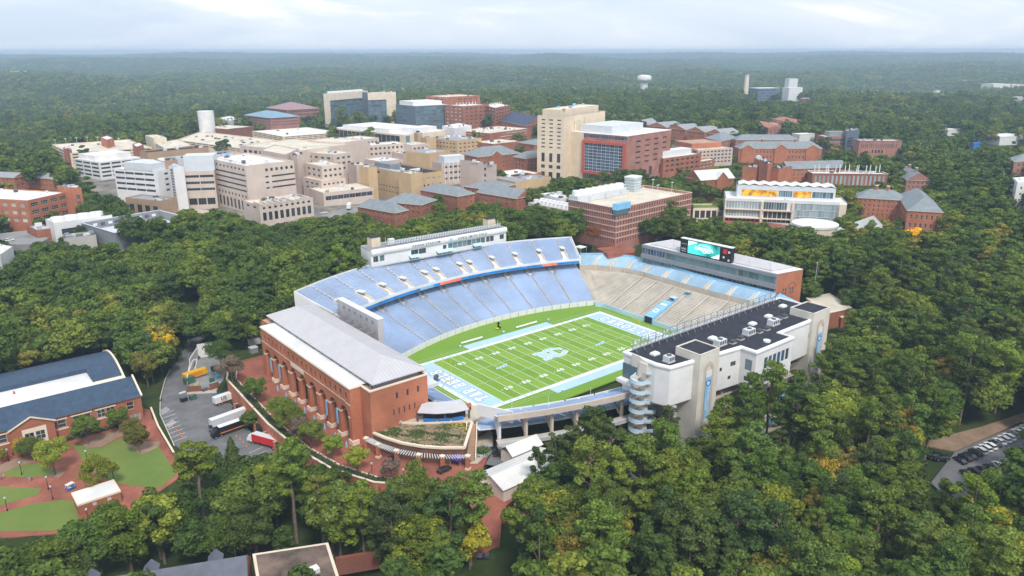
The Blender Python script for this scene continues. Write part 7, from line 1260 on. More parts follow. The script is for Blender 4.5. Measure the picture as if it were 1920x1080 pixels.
for k in range(5):
    H=27;V,C=crown_pine(200+k,H,[4.6,5.2,4.0,5.6,4.8][k],[30,38,26,44,34][k],5600,.55,[.42,.36,.5,.33,.45][k]);PROTO['pine'].append((qmesh(V,'leaf'),mesh_of(trunk_mesh(60+k,H,'pine',C),'bark_pine'),H,5))
for k in range(3):
    H=17;PROTO['cone'].append((qmesh(crown_cone(250+k,H,[3.6,3.0,4.0][k],0,4200,.55),'leaf'),mesh_of(trunk_mesh(80+k,H,'cone'),'bark'),H,3.4))
PAL={'dark':(0.081,0.124,0.03),'mid':(0.123,0.181,0.034),'mid2':(0.165,0.225,0.038),'bright':(0.248,0.299,0.042),'lime':(0.363,0.371,0.05),'olive':(0.209,0.191,0.046),'yellow':(0.825,0.515,0.02),'gold':(0.484,0.33,0.05),'rust':(0.308,0.139,0.05),'pine':(0.136,0.196,0.042),'pine2':(0.185,0.243,0.042),'pined':(0.088,0.134,0.038),'blue':(0.097,0.16,0.072),'bare':(0.242,0.17,0.12),'red':(0.374,0.031,0.03)}
def jit(c,r=random):k=r.uniform(.82,1.22);return(c[0]*k*r.uniform(.9,1.12),c[1]*k,c[2]*k*r.uniform(.85,1.15),1)
NTREE=[0];GONE=set()
def tree(x,y,z,h_,kind,color,label,group=None,rfac=1.,name=None,var=None,sparse=False,lean=None):
    pr=PROTO[kind];cm,tm,H,R0=pr[(NTREE[0]*7+3)%len(pr)if var is None else var];NTREE[0]+=1;s=h_/H
    t=thing(name or{'round':'broadleaf_tree','tallround':'broadleaf_tree','pine':'pine_tree','cone':'cedar_tree'}[kind],label,'tree',(x,y,z),random.uniform(.01,6.2),group);t.scale=(s*rfac,s*rfac,s)
    for nm,me in(('trunk',tm),('crown',cm)):
        o=bpy.data.objects.new(nm,me);col.objects.link(o);o.parent=t
        if nm=='crown':o.color=jit(PAL[color])
    return t
# image regions that stay clear of foliage (the photograph shows what stands there); used only to decide where trees may grow
CLEAR=[[(553,548),(600,520),(664,498),(664,440),(700,432),(949,415),(952,452),(1075,445),(1092,476),(1205,482),(1206,440),(1290,432),(1385,455),(1508,500),(1505,545),(1600,575),(1598,605),(1548,600),(1535,660),(1525,690),(1500,690),(1490,672),(1430,690),(1385,695),(1345,715),(1335,785),(1290,815),(1265,800),(1245,755),(1190,760),(1085,770),(1085,815),(1010,850),(990,900),(945,940),(920,945),(900,920),(835,890),(775,895),(700,900),(640,885),(560,845),(500,795),(455,745),(420,700),(425,645),(482,610),(500,590),(553,578)],
         [(-50,700),(207,645),(245,700),(278,740),(290,775),(340,835),(330,885),(300,910),(230,915),(222,940),(150,960),(140,990),(60,1015),(-50,1005)],[(300,745),(335,665),(370,640),(415,665),(425,710),(470,800),(520,842),(490,850),(440,832),(345,835)],[(160,1090),(280,1052),(400,1032),(470,1042),(628,1026),(630,1050),(712,1046),(716,1090)],[(905,1090),(902,1046),(935,1028),(968,1090)],[(1715,855),(1760,850),(1790,840),(1850,822),(1930,795),(1930,850),(1850,890),(1790,905),(1740,880)],[(905,940),(945,940),(940,965),(905,1000)],[(0,440),(60,430),(90,445),(60,465),(0,480)],[(225,300),(600,285),(840,300),(885,345),(800,366),(770,378),(690,395),(640,402),(600,405),(480,418),(460,402),(400,394),(300,388),(232,385)],[(358,885),(374,885),(394,980),(376,980)],[(514,862),(530,862),(566,1005),(548,1005)],[(1400,760),(1450,765),(1450,795),(1410,795)],[(1470,740),(1520,745),(1520,765),(1475,765)]]
CLEARX=[np.array(p,float)for p in CLEAR]
def in_poly(P,x,y):
    k=np.zeros(x.shape,bool)
    for i in range(len(P)):
        x1,y1=P[i][:2];x2,y2=P[(i+1)%len(P)][:2]
        if y1!=y2:k^=((y1>y)!=(y2>y))&(x<(x2-x1)*(y-y1)/(y2-y1)+x1)
    return k
def hull2(P):
    P=sorted(map(tuple,P)); 
    def half(P):
        r=[]
        for p in P:
            while len(r)>=2 and(r[-1][0]-r[-2][0])*(p[1]-r[-2][1])-(r[-1][1]-r[-2][1])*(p[0]-r[-2][0])<=0:r.pop()
            r.append(p)
        return r
    a,b=half(P),half(P[::-1]);return a[:-1]+b[:-1]
HP=[]
for V,b_ in HULL:
    q=PJ(V);HP.append((np.array(hull2(q[:,:2])),PJ(b_)[0][2]))
def allowed(x,y,z,h_,r):
    """which candidate trees leave the buildings in view clear"""
    f=AX[2];dep=(np.c_[x,y,z]-CP)@f;ok=dep>30
    C=PJ(np.c_[x,y,z+h_*.62]);T=PJ(np.c_[x,y,z+h_*.97]);rp=r*FPX/np.maximum(dep,1)
    S=[(C[:,0]+rp*a,C[:,1]+rp*b)for a,b in((0,0),(.9,0),(-.9,0),(.6,.6),(-.6,.6))]+[(T[:,0],T[:,1]),(T[:,0]+rp*.4,T[:,1]+rp*.2),(T[:,0]-rp*.4,T[:,1]+rp*.2)]
    far=(np.hypot(x-SC[0],y-SC[1])>193)&(y>20)|(x>123)
    for i,P in enumerate(CLEARX):
        hit=np.zeros(len(x),bool)
        for sx_,sy_ in S:hit|=in_poly(P,sx_,sy_)
        if i==0:hit&=~far
        if i==1:hit&=~(y>122)
        if i==2:hit&=~(y>142)
        ok&=~hit
    for P,d in HP:
        lo,hi=P.min(0)-40,P.max(0)+40;m=ok&(dep<d+4)&(C[:,0]>lo[0])&(C[:,0]<hi[0])&(T[:,1]<hi[1])
        if not m.any():continue
        hit=np.zeros(m.sum(),bool)
        for sx_,sy_ in S:hit|=in_poly(P,sx_[m],sy_[m])
        idx=np.where(m)[0];ok[idx[hit]]=False
    for P in FOOT:
        P=np.array([p[:2]for p in P],float);lo,hi=P.min(0)-3,P.max(0)+3;m=ok&(x>lo[0])&(x<hi[0])&(y>lo[1])&(y<hi[1])
        if m.any():c=P.mean(0);idx=np.where(m)[0];ok[idx[in_poly(c+(P-c)*1.04,x[m],y[m])]]=False
    ok&=~((np.hypot(x-SC[0],y-SC[1])<194)&(np.hypot(x-4,y-105)<180)&(np.abs(x)<130)&(x>-100))
    return ok
# ---- single trees that can be named one by one
def at(px,py,z):g=G(px,py,z);return g[0],g[1],z
def top_tree(px,pyt,pyb,z,kind,color,label,**k):
    g=G(px,pyb,z);h_=HT(px,pyt,px,pyb,z)-z;return tree(g[0],g[1],z,h_,kind,color,label,**k)
SPX=[]
top_tree(383,826,990,-7,'pine','pine2','tall pine with a long bare trunk in front of the service yard',var=2,rfac=1.5);top_tree(557,822,1018,-7,'pine','pine2','tall leaning pine with bare trunk in front of the red truck',var=2,rfac=1.25)
top_tree(303,615,700,-7,'round','yellow','bright yellow tree beside the curved road',rfac=1.0);top_tree(278,655,725,-7,'round','olive','olive brown tree below the bright yellow one')
for px,yt,yb,kd,cl,lb in((104,828,890,'round','bright','round yellow green tree on the lawn before the gymnasium door'),(189,860,918,'round','bright','spreading green tree on the lawn behind the small kiosk'),(165,780,834,'round','mid2','grey green tree beside the gymnasium entrance'),(225,760,812,'round','mid','green tree against the right end of the gymnasium'),(262,795,848,'round','olive','bronze green tree beside the low brick wall'),(250,788,826,'round','olive','dark bronze tree behind the bronze green one by the low wall'),(62,822,864,'round','mid','green tree left of the gymnasium entrance'),(45,820,856,'round','gold','thin gold tree against the gymnasium wall'),(4,840,868,'round','bright','green tree cut by the left edge near the gymnasium')):top_tree(px,yt,yb,-7,kd,cl,lb,rfac=1.2)
for px,yt,yb,cl,lb in((483,705,758,'mid','round green tree on the plaza planter, before the second arch'),(530,745,797,'mid2','green tree on the plaza planter below the third arch'),(548,760,812,'mid2','green tree on the plaza planter below the fourth arch'),(585,790,842,'mid2','green tree on the plaza planter below the sixth arch'),(625,812,862,'bright','light green tree on the plaza planter below the eighth arch'),(670,836,888,'bright','light green tree at the near end of the plaza planter'),(437,670,722,'bare','thin greyish tree on the plaza planter near the first arch'),(415,640,690,'mid','green tree at the far end of the plaza planter'),(565,780,825,'bare','thin brown tree between the planter trees'),(735,855,905,'bare','bare reddish brown tree by the plaza lamp')):top_tree(px,yt,yb,0,'round',cl,lb,rfac=1.2)
top_tree(415,580,612,-2,'cone','red','small crimson tree at the edge of the left woods',name='red_tree');top_tree(780,862,945,-4,'tallround','pine','dense green tree before the pergola end'); 
for px,yt,yb,cl,lb,rf in((1108,762,905,'pined','tall pine in front of the concrete frame, left of a close pair',1.),(1128,770,900,'pine','tall pine in front of the concrete frame, right of a close pair',.9),(1068,795,925,'pined','round topped pine left of the close pair before the concrete frame',1.1),(1040,815,930,'pined','dark pine over the roof of the tan utility building',1.),(1250,762,868,'pined','lone dark pine at the foot of the spiral stairs',.9),(1432,682,852,'pine2','tall pine before the projecting bay of the suite building',1.),(1392,698,850,'pine','broad pine left of the tall one before the projecting bay',1.15),(1478,690,840,'pine','pine right of the tall one before the suite building',1.),(882,880,1050,'pine2','tall sparse pine over the brick path at bottom centre',1.35),(1225,800,900,'pine','thin pine in the gap below the spiral stairs',.8),(1165,820,930,'pine','pale green pine below the close pair',1.),(1008,835,950,'pined','dark pine at the corner of the tan utility building',.9),(1088,815,940,'pine','pine in front of the far end of the tan utility building',1.)):top_tree(px,yt,yb,-3,'pine',cl,lb,rfac=rf)
for px,yt,yb,z,kd,cl,lb in((1712,425,480,16,'round','yellow','golden yellow tree in the right hand woods'),(1690,768,850,2,'tallround','gold','yellow topped tree above the right hand car park'),(1535,858,940,-2,'round','gold','orange tinged tree in the right foreground'),(455,940,1035,-7,'tallround','gold','yellow and rust tree at the bottom left woods'),(470,985,1050,-7,'round','rust','rust brown tree above the slate roofed hall'),(625,905,1040,-6,'round','pine','very large dense green tree at bottom centre left'),(705,935,1045,-6,'cone','pined','dark pointed cedar right of the very large green tree'),(795,985,1100,-6,'tallround','lime','tall yellow green tree at the bottom centre'),(1110,985,1110,-5,'tallround','bright','bright green round topped tree at bottom right of centre'),(1055,930,1040,-4,'pine','pine2','broad light pine right of the brick path'),(1155,948,1060,-4,'tallround','lime','yellow green tree behind the bright round topped one'),(520,860,985,-7,'tallround','bright','bright yellow green tree below the red truck'),(445,820,930,-7,'cone','pined','dark pointed tree at the edge of the service yard'),(60,540,625,-5,'round','lime','large bright yellow green tree in the left woods'),(140,545,640,-5,'round','lime','second bright yellow green tree in the left woods'),(20,560,650,-5,'round','bright','bright green tree at the left edge of the woods'),(1112,424,462,19,'round','rust','reddish tree before the brick parking deck'),(140,1000,1060,-7,'round','gold','small yellow tree with white trunk at bottom left')):top_tree(px,yt,yb,z,kd,cl,lb)
# ---- the woods: candidates on a jittered grid, nearest as single trees, the rest as one mass
def woods():
    r=np.random.default_rng(5);C=[]
    for x0,x1,y0,y1,s in((-330,420,-260,330,8.0),):
        X,Y=np.meshgrid(np.arange(x0,x1,s),np.arange(y0,y1,s));X=X.ravel()+r.uniform(-.42,.42,X.size)*s;Y=Y.ravel()+r.uniform(-.42,.42,Y.size)*s;C.append(np.c_[X,Y])
    C=np.vstack(C);z=TH(C[:,0],C[:,1]);q=PJ(np.c_[C,z+12]);m=(q[:,2]>60)&(q[:,0]>-150)&(q[:,0]<2070)&(q[:,1]<1260)&(q[:,1]>60);m&=np.hypot(C[:,0]-CP[0],C[:,1]-CP[1])<640;C,z=C[m],z[m]
    n=len(C);east=C[:,0]>-40;near=C[:,1]<-50;kd=np.where(r.uniform(size=n)<np.where(near,.55,np.where((C[:,0]>90)&(C[:,1]<60),.42,.08)),2,np.where(r.uniform(size=n)<.5,1,0));kd=np.where(r.uniform(size=n)<.07,3,kd)
    h_=np.choose(kd,[r.uniform(14,21,n),r.uniform(17,24,n),r.uniform(20,30,n),r.uniform(11,18,n)]);rad=h_*np.choose(kd,[.31,.22,.17,.19]);small=(C[:,1]>95)&(C[:,0]>-60);h_=np.where(small,h_*.80,h_)
    ok=allowed(C[:,0],C[:,1],z,h_,rad);h2=h_*.62;ok2=~ok&allowed(C[:,0],C[:,1],z,h2,rad*.62);h_=np.where(ok2,h2,h_);ok|=ok2
    return C[ok],z[ok],kd[ok],h_[ok]
WC,WZ,WK_,WH=woods()
KN=['round','tallround','pine','cone']
q=PJ(np.c_[WC,WZ+WH*.6]);vis=(q[:,0]>0)&(q[:,0]<1920)&(q[:,1]>0)&(q[:,1]<1110);size=np.where(vis,WH/q[:,2],0)
# hide test: skip trees whose top lies behind nearer canopy for the choice of single trees
order=np.argsort(-size);single=set(order[:250].tolist())
LAND=[(100,480,'behind the grey walled plant'),(60,580,'in the left edge woods'),(200,600,'behind the gymnasium roof'),(330,560,'left of the storage yard'),(400,480,'below the hospital'),(500,520,'left of the upper deck'),(600,450,'left of the press box'),(780,405,'behind the press box'),(1000,420,'right of the press box'),(1060,440,'before the brick parking deck'),(1250,420,'behind the video board'),(1480,470,'behind the brick end wall'),(1600,480,'below the white drum'),(1750,420,'below the white windowed residence'),(1850,520,'at the right edge'),(1650,600,'right of the suite building'),(1800,640,'in the middle of the right woods'),(1600,720,'right of the far cream tower'),(1850,740,'above the visitor car park'),(1480,800,'below the projecting bay'),(1350,860,'below the nearer cream tower'),(1650,880,'left of the visitor car park'),(1850,980,'at the bottom right corner'),(1600,1000,'bottom right of centre'),(1400,980,'at the bottom, under the nearer cream tower'),(1200,960,'at the bottom, right of centre'),(1000,980,'beside the utility building'),(800,980,'below the plaza wall'),(640,960,'above the brown flat roof'),(450,940,'below the service yard'),(250,1000,'above the slate roofed hall'),(60,1050,'at the bottom left corner')]
def zone(x,y,z=12.):
    p=PJ([x,y,z])[0];return min(LAND,key=lambda l:(l[0]-p[0])**2+(1.6*(l[1]-p[1]))**2)[2]
ORD=['first','second','third','fourth','fifth','sixth','seventh','eighth','ninth','tenth','eleventh','twelfth','thirteenth','fourteenth','fifteenth','sixteenth','seventeenth','eighteenth','nineteenth','twentieth']
LBL={'round':{'dark':'dark green round tree','mid':'mid green round tree','mid2':'fresh green round tree','bright':'bright green round tree','lime':'yellow green round tree','olive':'olive brown round tree','gold':'golden round tree'},'tallround':{'dark':'dark green tall tree','mid':'mid green tall tree','mid2':'fresh green tall tree','bright':'bright green tall tree','lime':'yellow green tall tree','olive':'olive brown tall tree','gold':'golden tall tree'},'pine':{'pine':'mid green pine','pine2':'light green pine','pined':'dark green pine'},'cone':{'pined':'dark pointed cedar','blue':'blue green pointed cedar'}}
rr_=random.Random(3);rest=[];bag={}
for i in range(len(WC)):
    k=KN[WK_[i]];c=rr_.choice(['pine','pine2','pined','pine'])if k=='pine' else rr_.choice(['pined','blue'])if k=='cone' else rr_.choices(['dark','mid','mid2','bright','lime','olive','gold'],[22,28,19,15,8,6,2])[0]
    if i in single:bag.setdefault((LBL[k][c],zone(*WC[i],WZ[i]+12)),[]).append((i,k,c))
    else:rest.append(i)
for(lb,zn),L_ in bag.items():
    L_.sort(key=lambda e_:PJ([*WC[e_[0]],WZ[e_[0]]])[0][0])
    for j_,(i,k,c)in enumerate(L_):tree(WC[i][0],WC[i][1],WZ[i]-.3,WH[i],k,c,'%s %s%s'%(lb,zn,'' if len(L_)==1 else ', %s from the left'%ORD[min(j_,19)]),'trees '+zn,rfac=rr_.uniform(1.0,1.42))
# ---- mass of further trees: points carrying instances
def mass(name,label,pts,sc3,rot,idx,protos,kind='stuff'):
    cl=bpy.data.collections.new(name+'_sources')
    for i,me in enumerate(protos):o=bpy.data.objects.new('%s_source_%02d'%(name,i),me);cl.objects.link(o)
    me=bpy.data.meshes.new(name);me.vertices.add(len(pts));me.vertices.foreach_set('co',np.asarray(pts,np.float32).ravel())
    for nm,ty,v in(('sc3','FLOAT_VECTOR',sc3),('rz','FLOAT',rot),('pick','INT',idx)):
        a=me.attributes.new(nm,ty,'POINT');a.data.foreach_set('vector' if ty=='FLOAT_VECTOR' else 'value',np.asarray(v,np.int32 if ty=='INT' else np.float32).ravel())
    ob=bpy.data.objects.new(name,me);col.objects.link(ob);g=bpy.data.node_groups.new(name,'GeometryNodeTree');g.interface.new_socket('Geometry',in_out='INPUT',socket_type='NodeSocketGeometry');g.interface.new_socket('Geometry',in_out='OUTPUT',socket_type='NodeSocketGeometry')
    n=g.nodes;l=g.links;gi=n.new('NodeGroupInput');go=n.new('NodeGroupOutput');ip=n.new('GeometryNodeInstanceOnPoints');ci=n.new('GeometryNodeCollectionInfo');ci.inputs['Collection'].default_value=cl;ci.inputs['Separate Children'].default_value=True;ci.inputs['Reset Children'].default_value=True
    def na(nm,ty):k=n.new('GeometryNodeInputNamedAttribute');k.data_type=ty;k.inputs['Name'].default_value=nm;return k.outputs['Attribute']
    cx=n.new('ShaderNodeCombineXYZ');l.new(na('rz','FLOAT'),cx.inputs['Z']);l.new(gi.outputs[0],ip.inputs['Points']);l.new(ci.outputs[0],ip.inputs['Instance']);ip.inputs['Pick Instance'].default_value=True;l.new(na('pick','INT'),ip.inputs['Instance Index']);l.new(na('sc3','FLOAT_VECTOR'),ip.inputs['Scale']);l.new(cx.outputs[0],ip.inputs['Rotation']);l.new(ip.outputs[0],go.inputs[0])
    md=ob.modifiers.new('scatter','NODES');md.node_group=g;ob['kind']=kind;ob['label']=label;return ob
def far_proto(k,H,r,nl,leaf,tallpine=False):V=crown_round(300+k,H,r,16,nl,leaf,.12)if not tallpine else crown_pine(300+k,H,r,22,nl,leaf,.3)[0];return qmesh(V,'leaf_far')
nearp=[]
for k in range(4):nearp.append(qmesh(crown_round(400+k,18,5.8,36,3600,.85,.2),'leaf_far'))
for k in range(3):nearp.append(qmesh(crown_pine(420+k,26,4.8,34,3200,.78,.34)[0],'leaf_far'))
if rest:
    ri_=np.array(rest);hp=np.where(WK_[ri_]==2,26,18);s=WH[ri_]/hp;r=np.random.default_rng(9);mass('woodland','mass of trees filling the woods round the stadium',np.c_[WC[ri_],WZ[ri_]],np.c_[s*1.25,s*1.25,s],r.uniform(0,6.28,len(ri_)),np.where(WK_[ri_]==2,4+r.integers(0,3,len(ri_)),r.integers(0,4,len(ri_))),nearp)
def far_woods():
    r=np.random.default_rng(21);out=[];rad=560.
    while rad<12500:
        s=np.interp(rad,[560,1500,3000,6000,12500],[11.5,13,17,30,62]);n=int(1.62*rad/s);a=YAW+np.linspace(-.81,.81,n)+r.uniform(-.5,.5,n)*s/rad;R2=rad+r.uniform(-.5,.5,n)*s;out.append(np.c_[CP[0]+R2*np.sin(a),CP[1]+R2*np.cos(a),np.full(n,s),R2]);rad+=s*.9
    A=np.vstack(out);z=np.concatenate([TH(A[i:i+20000,0],A[i:i+20000,1])for i in range(0,len(A),20000)]);d=np.hypot(A[:,0]-CP[0],A[:,1]-CP[1]);g=A[:,2];h_=np.clip(r.normal(18,4,len(A)),9,29)*np.interp(d,[500,6000,12000],[1,1.15,1.5]);w_=np.maximum(g*.60,h_*.32)*r.uniform(.75,1.35,len(A))
    inn=in_poly(np.array([G(x,y,20.)[:2]for x,y in CAMPUS]),A[:,0],A[:,1])&(r.uniform(size=len(A))<.9)
    ok=~inn;nr=d<2600;okn=allowed(A[nr,0],A[nr,1],z[nr],h_[nr],w_[nr]);idx=np.where(nr)[0];ok[idx[~okn]]=False
    # a few open fields and roads far out
    gap=(np.sin(A[:,0]/170+1.3*np.sin(A[:,1]/240))+np.sin(A[:,1]/150+A[:,0]/310))>1.86;ok&=~(gap&(d>1500))
    return A[ok],z[ok],h_[ok],w_[ok],d[ok]
FA,FZ,FH,FW,FD=far_woods();r=np.random.default_rng(4)
fp_=[far_proto(k,16,5.2,1100,1.25)for k in range(4)]+[far_proto(9,20,4.2,600,1.4,True)];fq=[far_proto(20+k,16,5.2,110,3.6)for k in range(4)]
m=FD<2000;mass('distant_woods','wooded country spreading from the campus towards the horizon',np.c_[FA[m,:2],FZ[m]-1],np.c_[FW[m]/5.2,FW[m]/5.2,FH[m]/16],r.uniform(0,6.28,m.sum()),np.where(r.uniform(size=m.sum())<.12,4,r.integers(0,4,m.sum())),fp_)
m=~m;mass('horizon_woods','hazy forest rolling to the horizon',np.c_[FA[m,:2],FZ[m]-1],np.c_[FW[m]/5.2,FW[m]/5.2,FH[m]/16],r.uniform(0,6.28,m.sum()),r.integers(0,4,m.sum()),fq)
print('trees',len(WC),'single',NTREE[0],'far',len(FA))
# ================================================================== haze: one box of thin air round the whole place
zt_=141.;hz=MB().box(CP[0]-1500,CP[1]-3000,-120,CP[0]+14500,CP[1]+15500,zt_); 
hz=MB().box(-9500,-3500,-140,14500,14500,zt_).build('haze','white');hz.data.materials.clear();hm=bpy.data.materials.new('haze_air');hm.use_nodes=True;hn=hm.node_tree.nodes;hn.clear();ho=hn.new('ShaderNodeOutputMaterial');pv=hn.new('ShaderNodeVolumePrincipled');pv.inputs['Color'].default_value=(.60,.80,1,1);pv.inputs['Density'].default_value=.000135;pv.inputs['Anisotropy'].default_value=0;hm.node_tree.links.new(pv.outputs[0],ho.inputs['Volume']);hz.data.materials.append(hm);struct(hz,'stuff');hz['label']='thin blue haze over the whole country'
hm.cycles.homogeneous_volume=True
# ================================================================== vehicles
def paintmat():
    m=bpy.data.materials.new('car_paint');m.use_nodes=True;n=m.node_tree.nodes;b=n['Principled BSDF'];b.inputs['Roughness'].default_value=.3;b.inputs['Coat Weight'].default_value=.5;oi=n.new('ShaderNodeObjectInfo');m.node_tree.links.new(oi.outputs['Color'],b.inputs['Base Color']);MATS['car_paint']=m
paintmat()
def side_loft(prof,w_,taper,m=0,b=None):
    """closed body from a side profile [(x, z)], narrowing upward by taper"""
    b=b or MB();zs=[p[1]for p in prof];z0,z1=min(zs),max(zs);W=[w_/2*(1-taper*((z-z0)/(z1-z0))**2)for z in zs];L=[(x,-k,z)for(x,z),k in zip(prof,W)];Rr=[(x,k,z)for(x,z),k in zip(prof,W)]
    b.face(L,m);b.face(Rr[::-1],m)
    for i in range(len(prof)):j=(i+1)%len(prof);b.face([L[i],L[j],Rr[j],Rr[i]][::-1],m)
    return b
def wheels(t,xs,w_,r=.36,tw=.24):
    for x in xs:
        for s_ in(-1,1):o=MB().tube((x,s_*(w_/2-tw),r),(x,s_*(w_/2+.02),r),r,14).build('wheel','rubber',t);MB().tube((x,s_*(w_/2+.02),r),(x,s_*(w_/2+.04),r),r*.58,10).build('rim','steel',o)
def make_car(style):
    t=thing('parked_car','x','car'); 
    if style=='sedan':L,w_=4.7,1.84;body=[(-2.3,.35),(2.28,.35),(2.35,.62),(2.2,.84),(1.0,.98),(-1.6,1.0),(-2.25,.92),(-2.35,.6)];cab=[(1.05,.97),(.25,1.42),(-.95,1.44),(-1.75,1.0)];roof=[(.28,1.405),(-.95,1.425),(-.9,1.47),(.22,1.46)]
    elif style=='suv':L,w_=4.8,1.94;body=[(-2.35,.42),(2.3,.42),(2.38,.75),(2.25,1.0),(1.15,1.12),(-2.25,1.14),(-2.38,.7)];cab=[(1.2,1.1),(.5,1.66),(-1.9,1.68),(-2.28,1.12)];roof=[(.55,1.64),(-1.9,1.66),(-1.85,1.76),(.45,1.74)]
    else:L,w_=5.7,2.0;body=[(-2.8,.5),(2.7,.5),(2.82,.85),(2.7,1.12),(1.3,1.2),(-.6,1.22),(-.62,.95),(-2.7,.95),(-2.72,1.2),(-2.82,1.2)];cab=[(1.35,1.18),(.75,1.76),(-.45,1.8),(-.68,1.2)];roof=[(.78,1.75),(-.45,1.79),(-.42,1.88),(.7,1.86)]
    o=side_loft(body,w_,.06).build('body','car_paint',t);o['paint']=1;o.color=(.7,.7,.7,1)
    side_loft(cab,w_*.93,.2).build('cabin_glass','glass_dark',t);o=side_loft(roof,w_*.76,.05).build('roof','car_paint',t);o['paint']=1
    wheels(t,(L*.29,-L*.29),w_)
    for s_ in(-.68,.68):MB().box(L/2-.04,s_-.2,.66,L/2+.0,s_+.2,.84).build('headlight','white',t);MB().box(-L/2-.0,s_-.16,.72,-L/2+.05,s_+.16,.9).build('tail_light','red',t)
    if style=='pickup':
        for s_ in(-1,1):MB().box(-2.75,s_*.96-.05,.95,-.65,s_*.96+.05,1.22).build('bed_side','car_paint',t)['paint']=1
    return t
CARP={k:make_car(k)for k in('sedan','suv','pickup')};USED=set()
CC={'white':(.78,.78,.78,1),'black':(.012,.012,.014,1),'silver':(.38,.39,.41,1),'grey':(.12,.125,.13,1),'red':(.45,.02,.02,1),'blue':(.03,.10,.30,1)}
def car(style,cl,loc,rz,label,group=None):
    c=copy_tree(CARP[style],loc,rz,label,CC[cl]); 
    if group:c['group']=group
    return c
def drop(px,py,z):g=G(px,py,z);return(g[0],g[1],z)
car('suv','black',drop(732,866,0),.9,'black car parked under the pergola');car('suv','black',drop(833,884,0),.1,'dark car parked by the pergola end beside the purple tent');car('suv','white',drop(888,897,.0),.5,'white car parked on the brick forecourt');car('pickup','black',drop(928,850,.02),1.15,'black pickup parked beside the planted island')
car('pickup','black',drop(914,1050,-5),2.3,'black pickup on the drive at the bottom edge');car('sedan','silver',drop(940,1050,-5),2.3,'silver car on the drive at the bottom edge');car('suv','white',drop(18,452,CZ+.3),.2,'white van parked at the left edge car park');car('sedan','red',drop(352,400,CZ+.3),.2,'red car on the road before the hospital');car('suv','silver',drop(300,395,CZ+.3),.1,'grey car on the road before the white tower');car('sedan','white',drop(608,400,CZ+.3),.2,'white car on the hospital service road');car('suv','black',drop(1322,402,CZ+.4),.6,'black car beside the glass science hall');car('suv','white',drop(1308,396,CZ+.4),.6,'white van beside the glass science hall')
for k,(x,y,c_)in enumerate(((200,378,'white'),(208,377,'silver'),(215,376,'grey'),(222,375,'white'))):car('sedan',c_,drop(x,y,CZ+.3),1.0,'%s car parked left of the white column block, %s of four'%({'white':'white','silver':'silver','grey':'grey'}[c_],['leftmost','second','third','rightmost'][k]),'cars left of the white block')
F,zt=PKF;rc=random.Random(5)
ri=0
for i,(s_,q)in enumerate([(.25,.2),(.3,.28),(.42,.2),(.5,.3),(.58,.22),(.62,.35),(.7,.18),(.35,.55),(.45,.5),(.75,.5),(.8,.6),(.55,.62),(.3,.75),(.66,.8),(.85,.3),(.5,.9)]):
    p=F(s_,q);c_=['white','red','silver','grey','black','blue'][(i*5+i//3)%6];car('sedan',c_,(p[0],p[1],zt-1.08),rc.choice((.4,2.0,3.5)),'%s car parked on the flat roof of the parking structure, %s in the list of its rows'%(c_,ORD[i])if 0 else '%s car on the parking structure roof, %s from the near edge'%(c_,ORD[i]),'cars on the parking structure roof')
cpz=-2.;ROW=[((1800,866),(1925,806),15),((1812,892),(1900,868),7)]
for ri,(a,b_,n)in enumerate(ROW):
    A_,B__=G(*a,cpz),G(*b_,cpz);d=(B__-A_)/np.linalg.norm(B__-A_)
    for k in range(n):
        p=A_+(B__-A_)*k/(n-1);c_=rc.choice(['white','white','silver','black','grey','white'])if k>3 else 'black'
        car(rc.choice(['suv','sedan','suv']),c_,(p[0],p[1],cpz),math.atan2(d[1],d[0])+1.25,'%s car in the %s row of the visitor car park, %s from the left'%(c_,['long','short'][ri],ORD[k]),'cars in the visitor car park')
for k,(x,y)in enumerate(((1752,858),(1765,862))):car('suv','black',drop(x,y,cpz),2.4,'%s of two dark cars by the pine straw bank'%['left','right'][k])
for p in CARP.values():
    for ch in list(p.children):
        for g_ in list(ch.children):bpy.data.objects.remove(g_)
        bpy.data.objects.remove(ch)
    bpy.data.objects.remove(p)
def loc_part(t,name,m,*boxes):
    b=MB()
    for x in boxes:b.box(*x)
    return b.build(name,m,t)
def truck(name,label,loc,rz,L,boxm,cabm,stripe=None,cab=True,h_=3.9,lettering=None):
    t=thing(name,label,'truck',loc,rz+1e-4);loc_part(t,'trailer',boxm,(-L/2,-1.28,1.15,L/2,1.28,h_));loc_part(t,'trailer_roof','white' if boxm!='red' else 'panel_light',(-L/2+.1,-1.2,h_,L/2-.1,1.2,h_+.08));loc_part(t,'chassis','grey_dark',(-L/2+.3,-.9,.75,L/2-.2,.9,1.15));wheels(t,(-L/2+1.3,-L/2+2.5),2.5,.5,.5)
    if cab:side_loft([(L/2+.3,.7),(L/2+2.5,.7),(L/2+2.55,1.6),(L/2+2.1,2.0),(L/2+1.7,3.0),(L/2+.3,3.15)],2.4,.08).build('cab',cabm,t);loc_part(t,'windscreen','glass_dark',(L/2+1.75,-1.0,2.05,L/2+2.02,1.0,2.75));wheels(t,(L/2+1.5,L/2-.6),2.4,.5,.4)
    if stripe:loc_part(t,'stripe',stripe,(-L/2+.2,-1.295,1.5,L/2-.2,-1.285,1.85));loc_part(t,'stripe',stripe,(-L/2+.2,1.285,1.5,L/2-.2,1.295,1.85))
    return t
tk=truck('box_truck','white box truck with green and red lettering at the first loading bay',drop(418,756,-7),math.radians(8),7.0,'white','white',cab=False,h_=3.6);text('lettering','US.',1.9,tk,(.2,-1.30,2.7),(1,0,0),(0,0,1),'green_lettering' if 0 else 'green_box',.06);text('lettering','FOODS',.7,tk,(.2,-1.30,1.6),(1,0,0),(0,0,1),'red',.02)
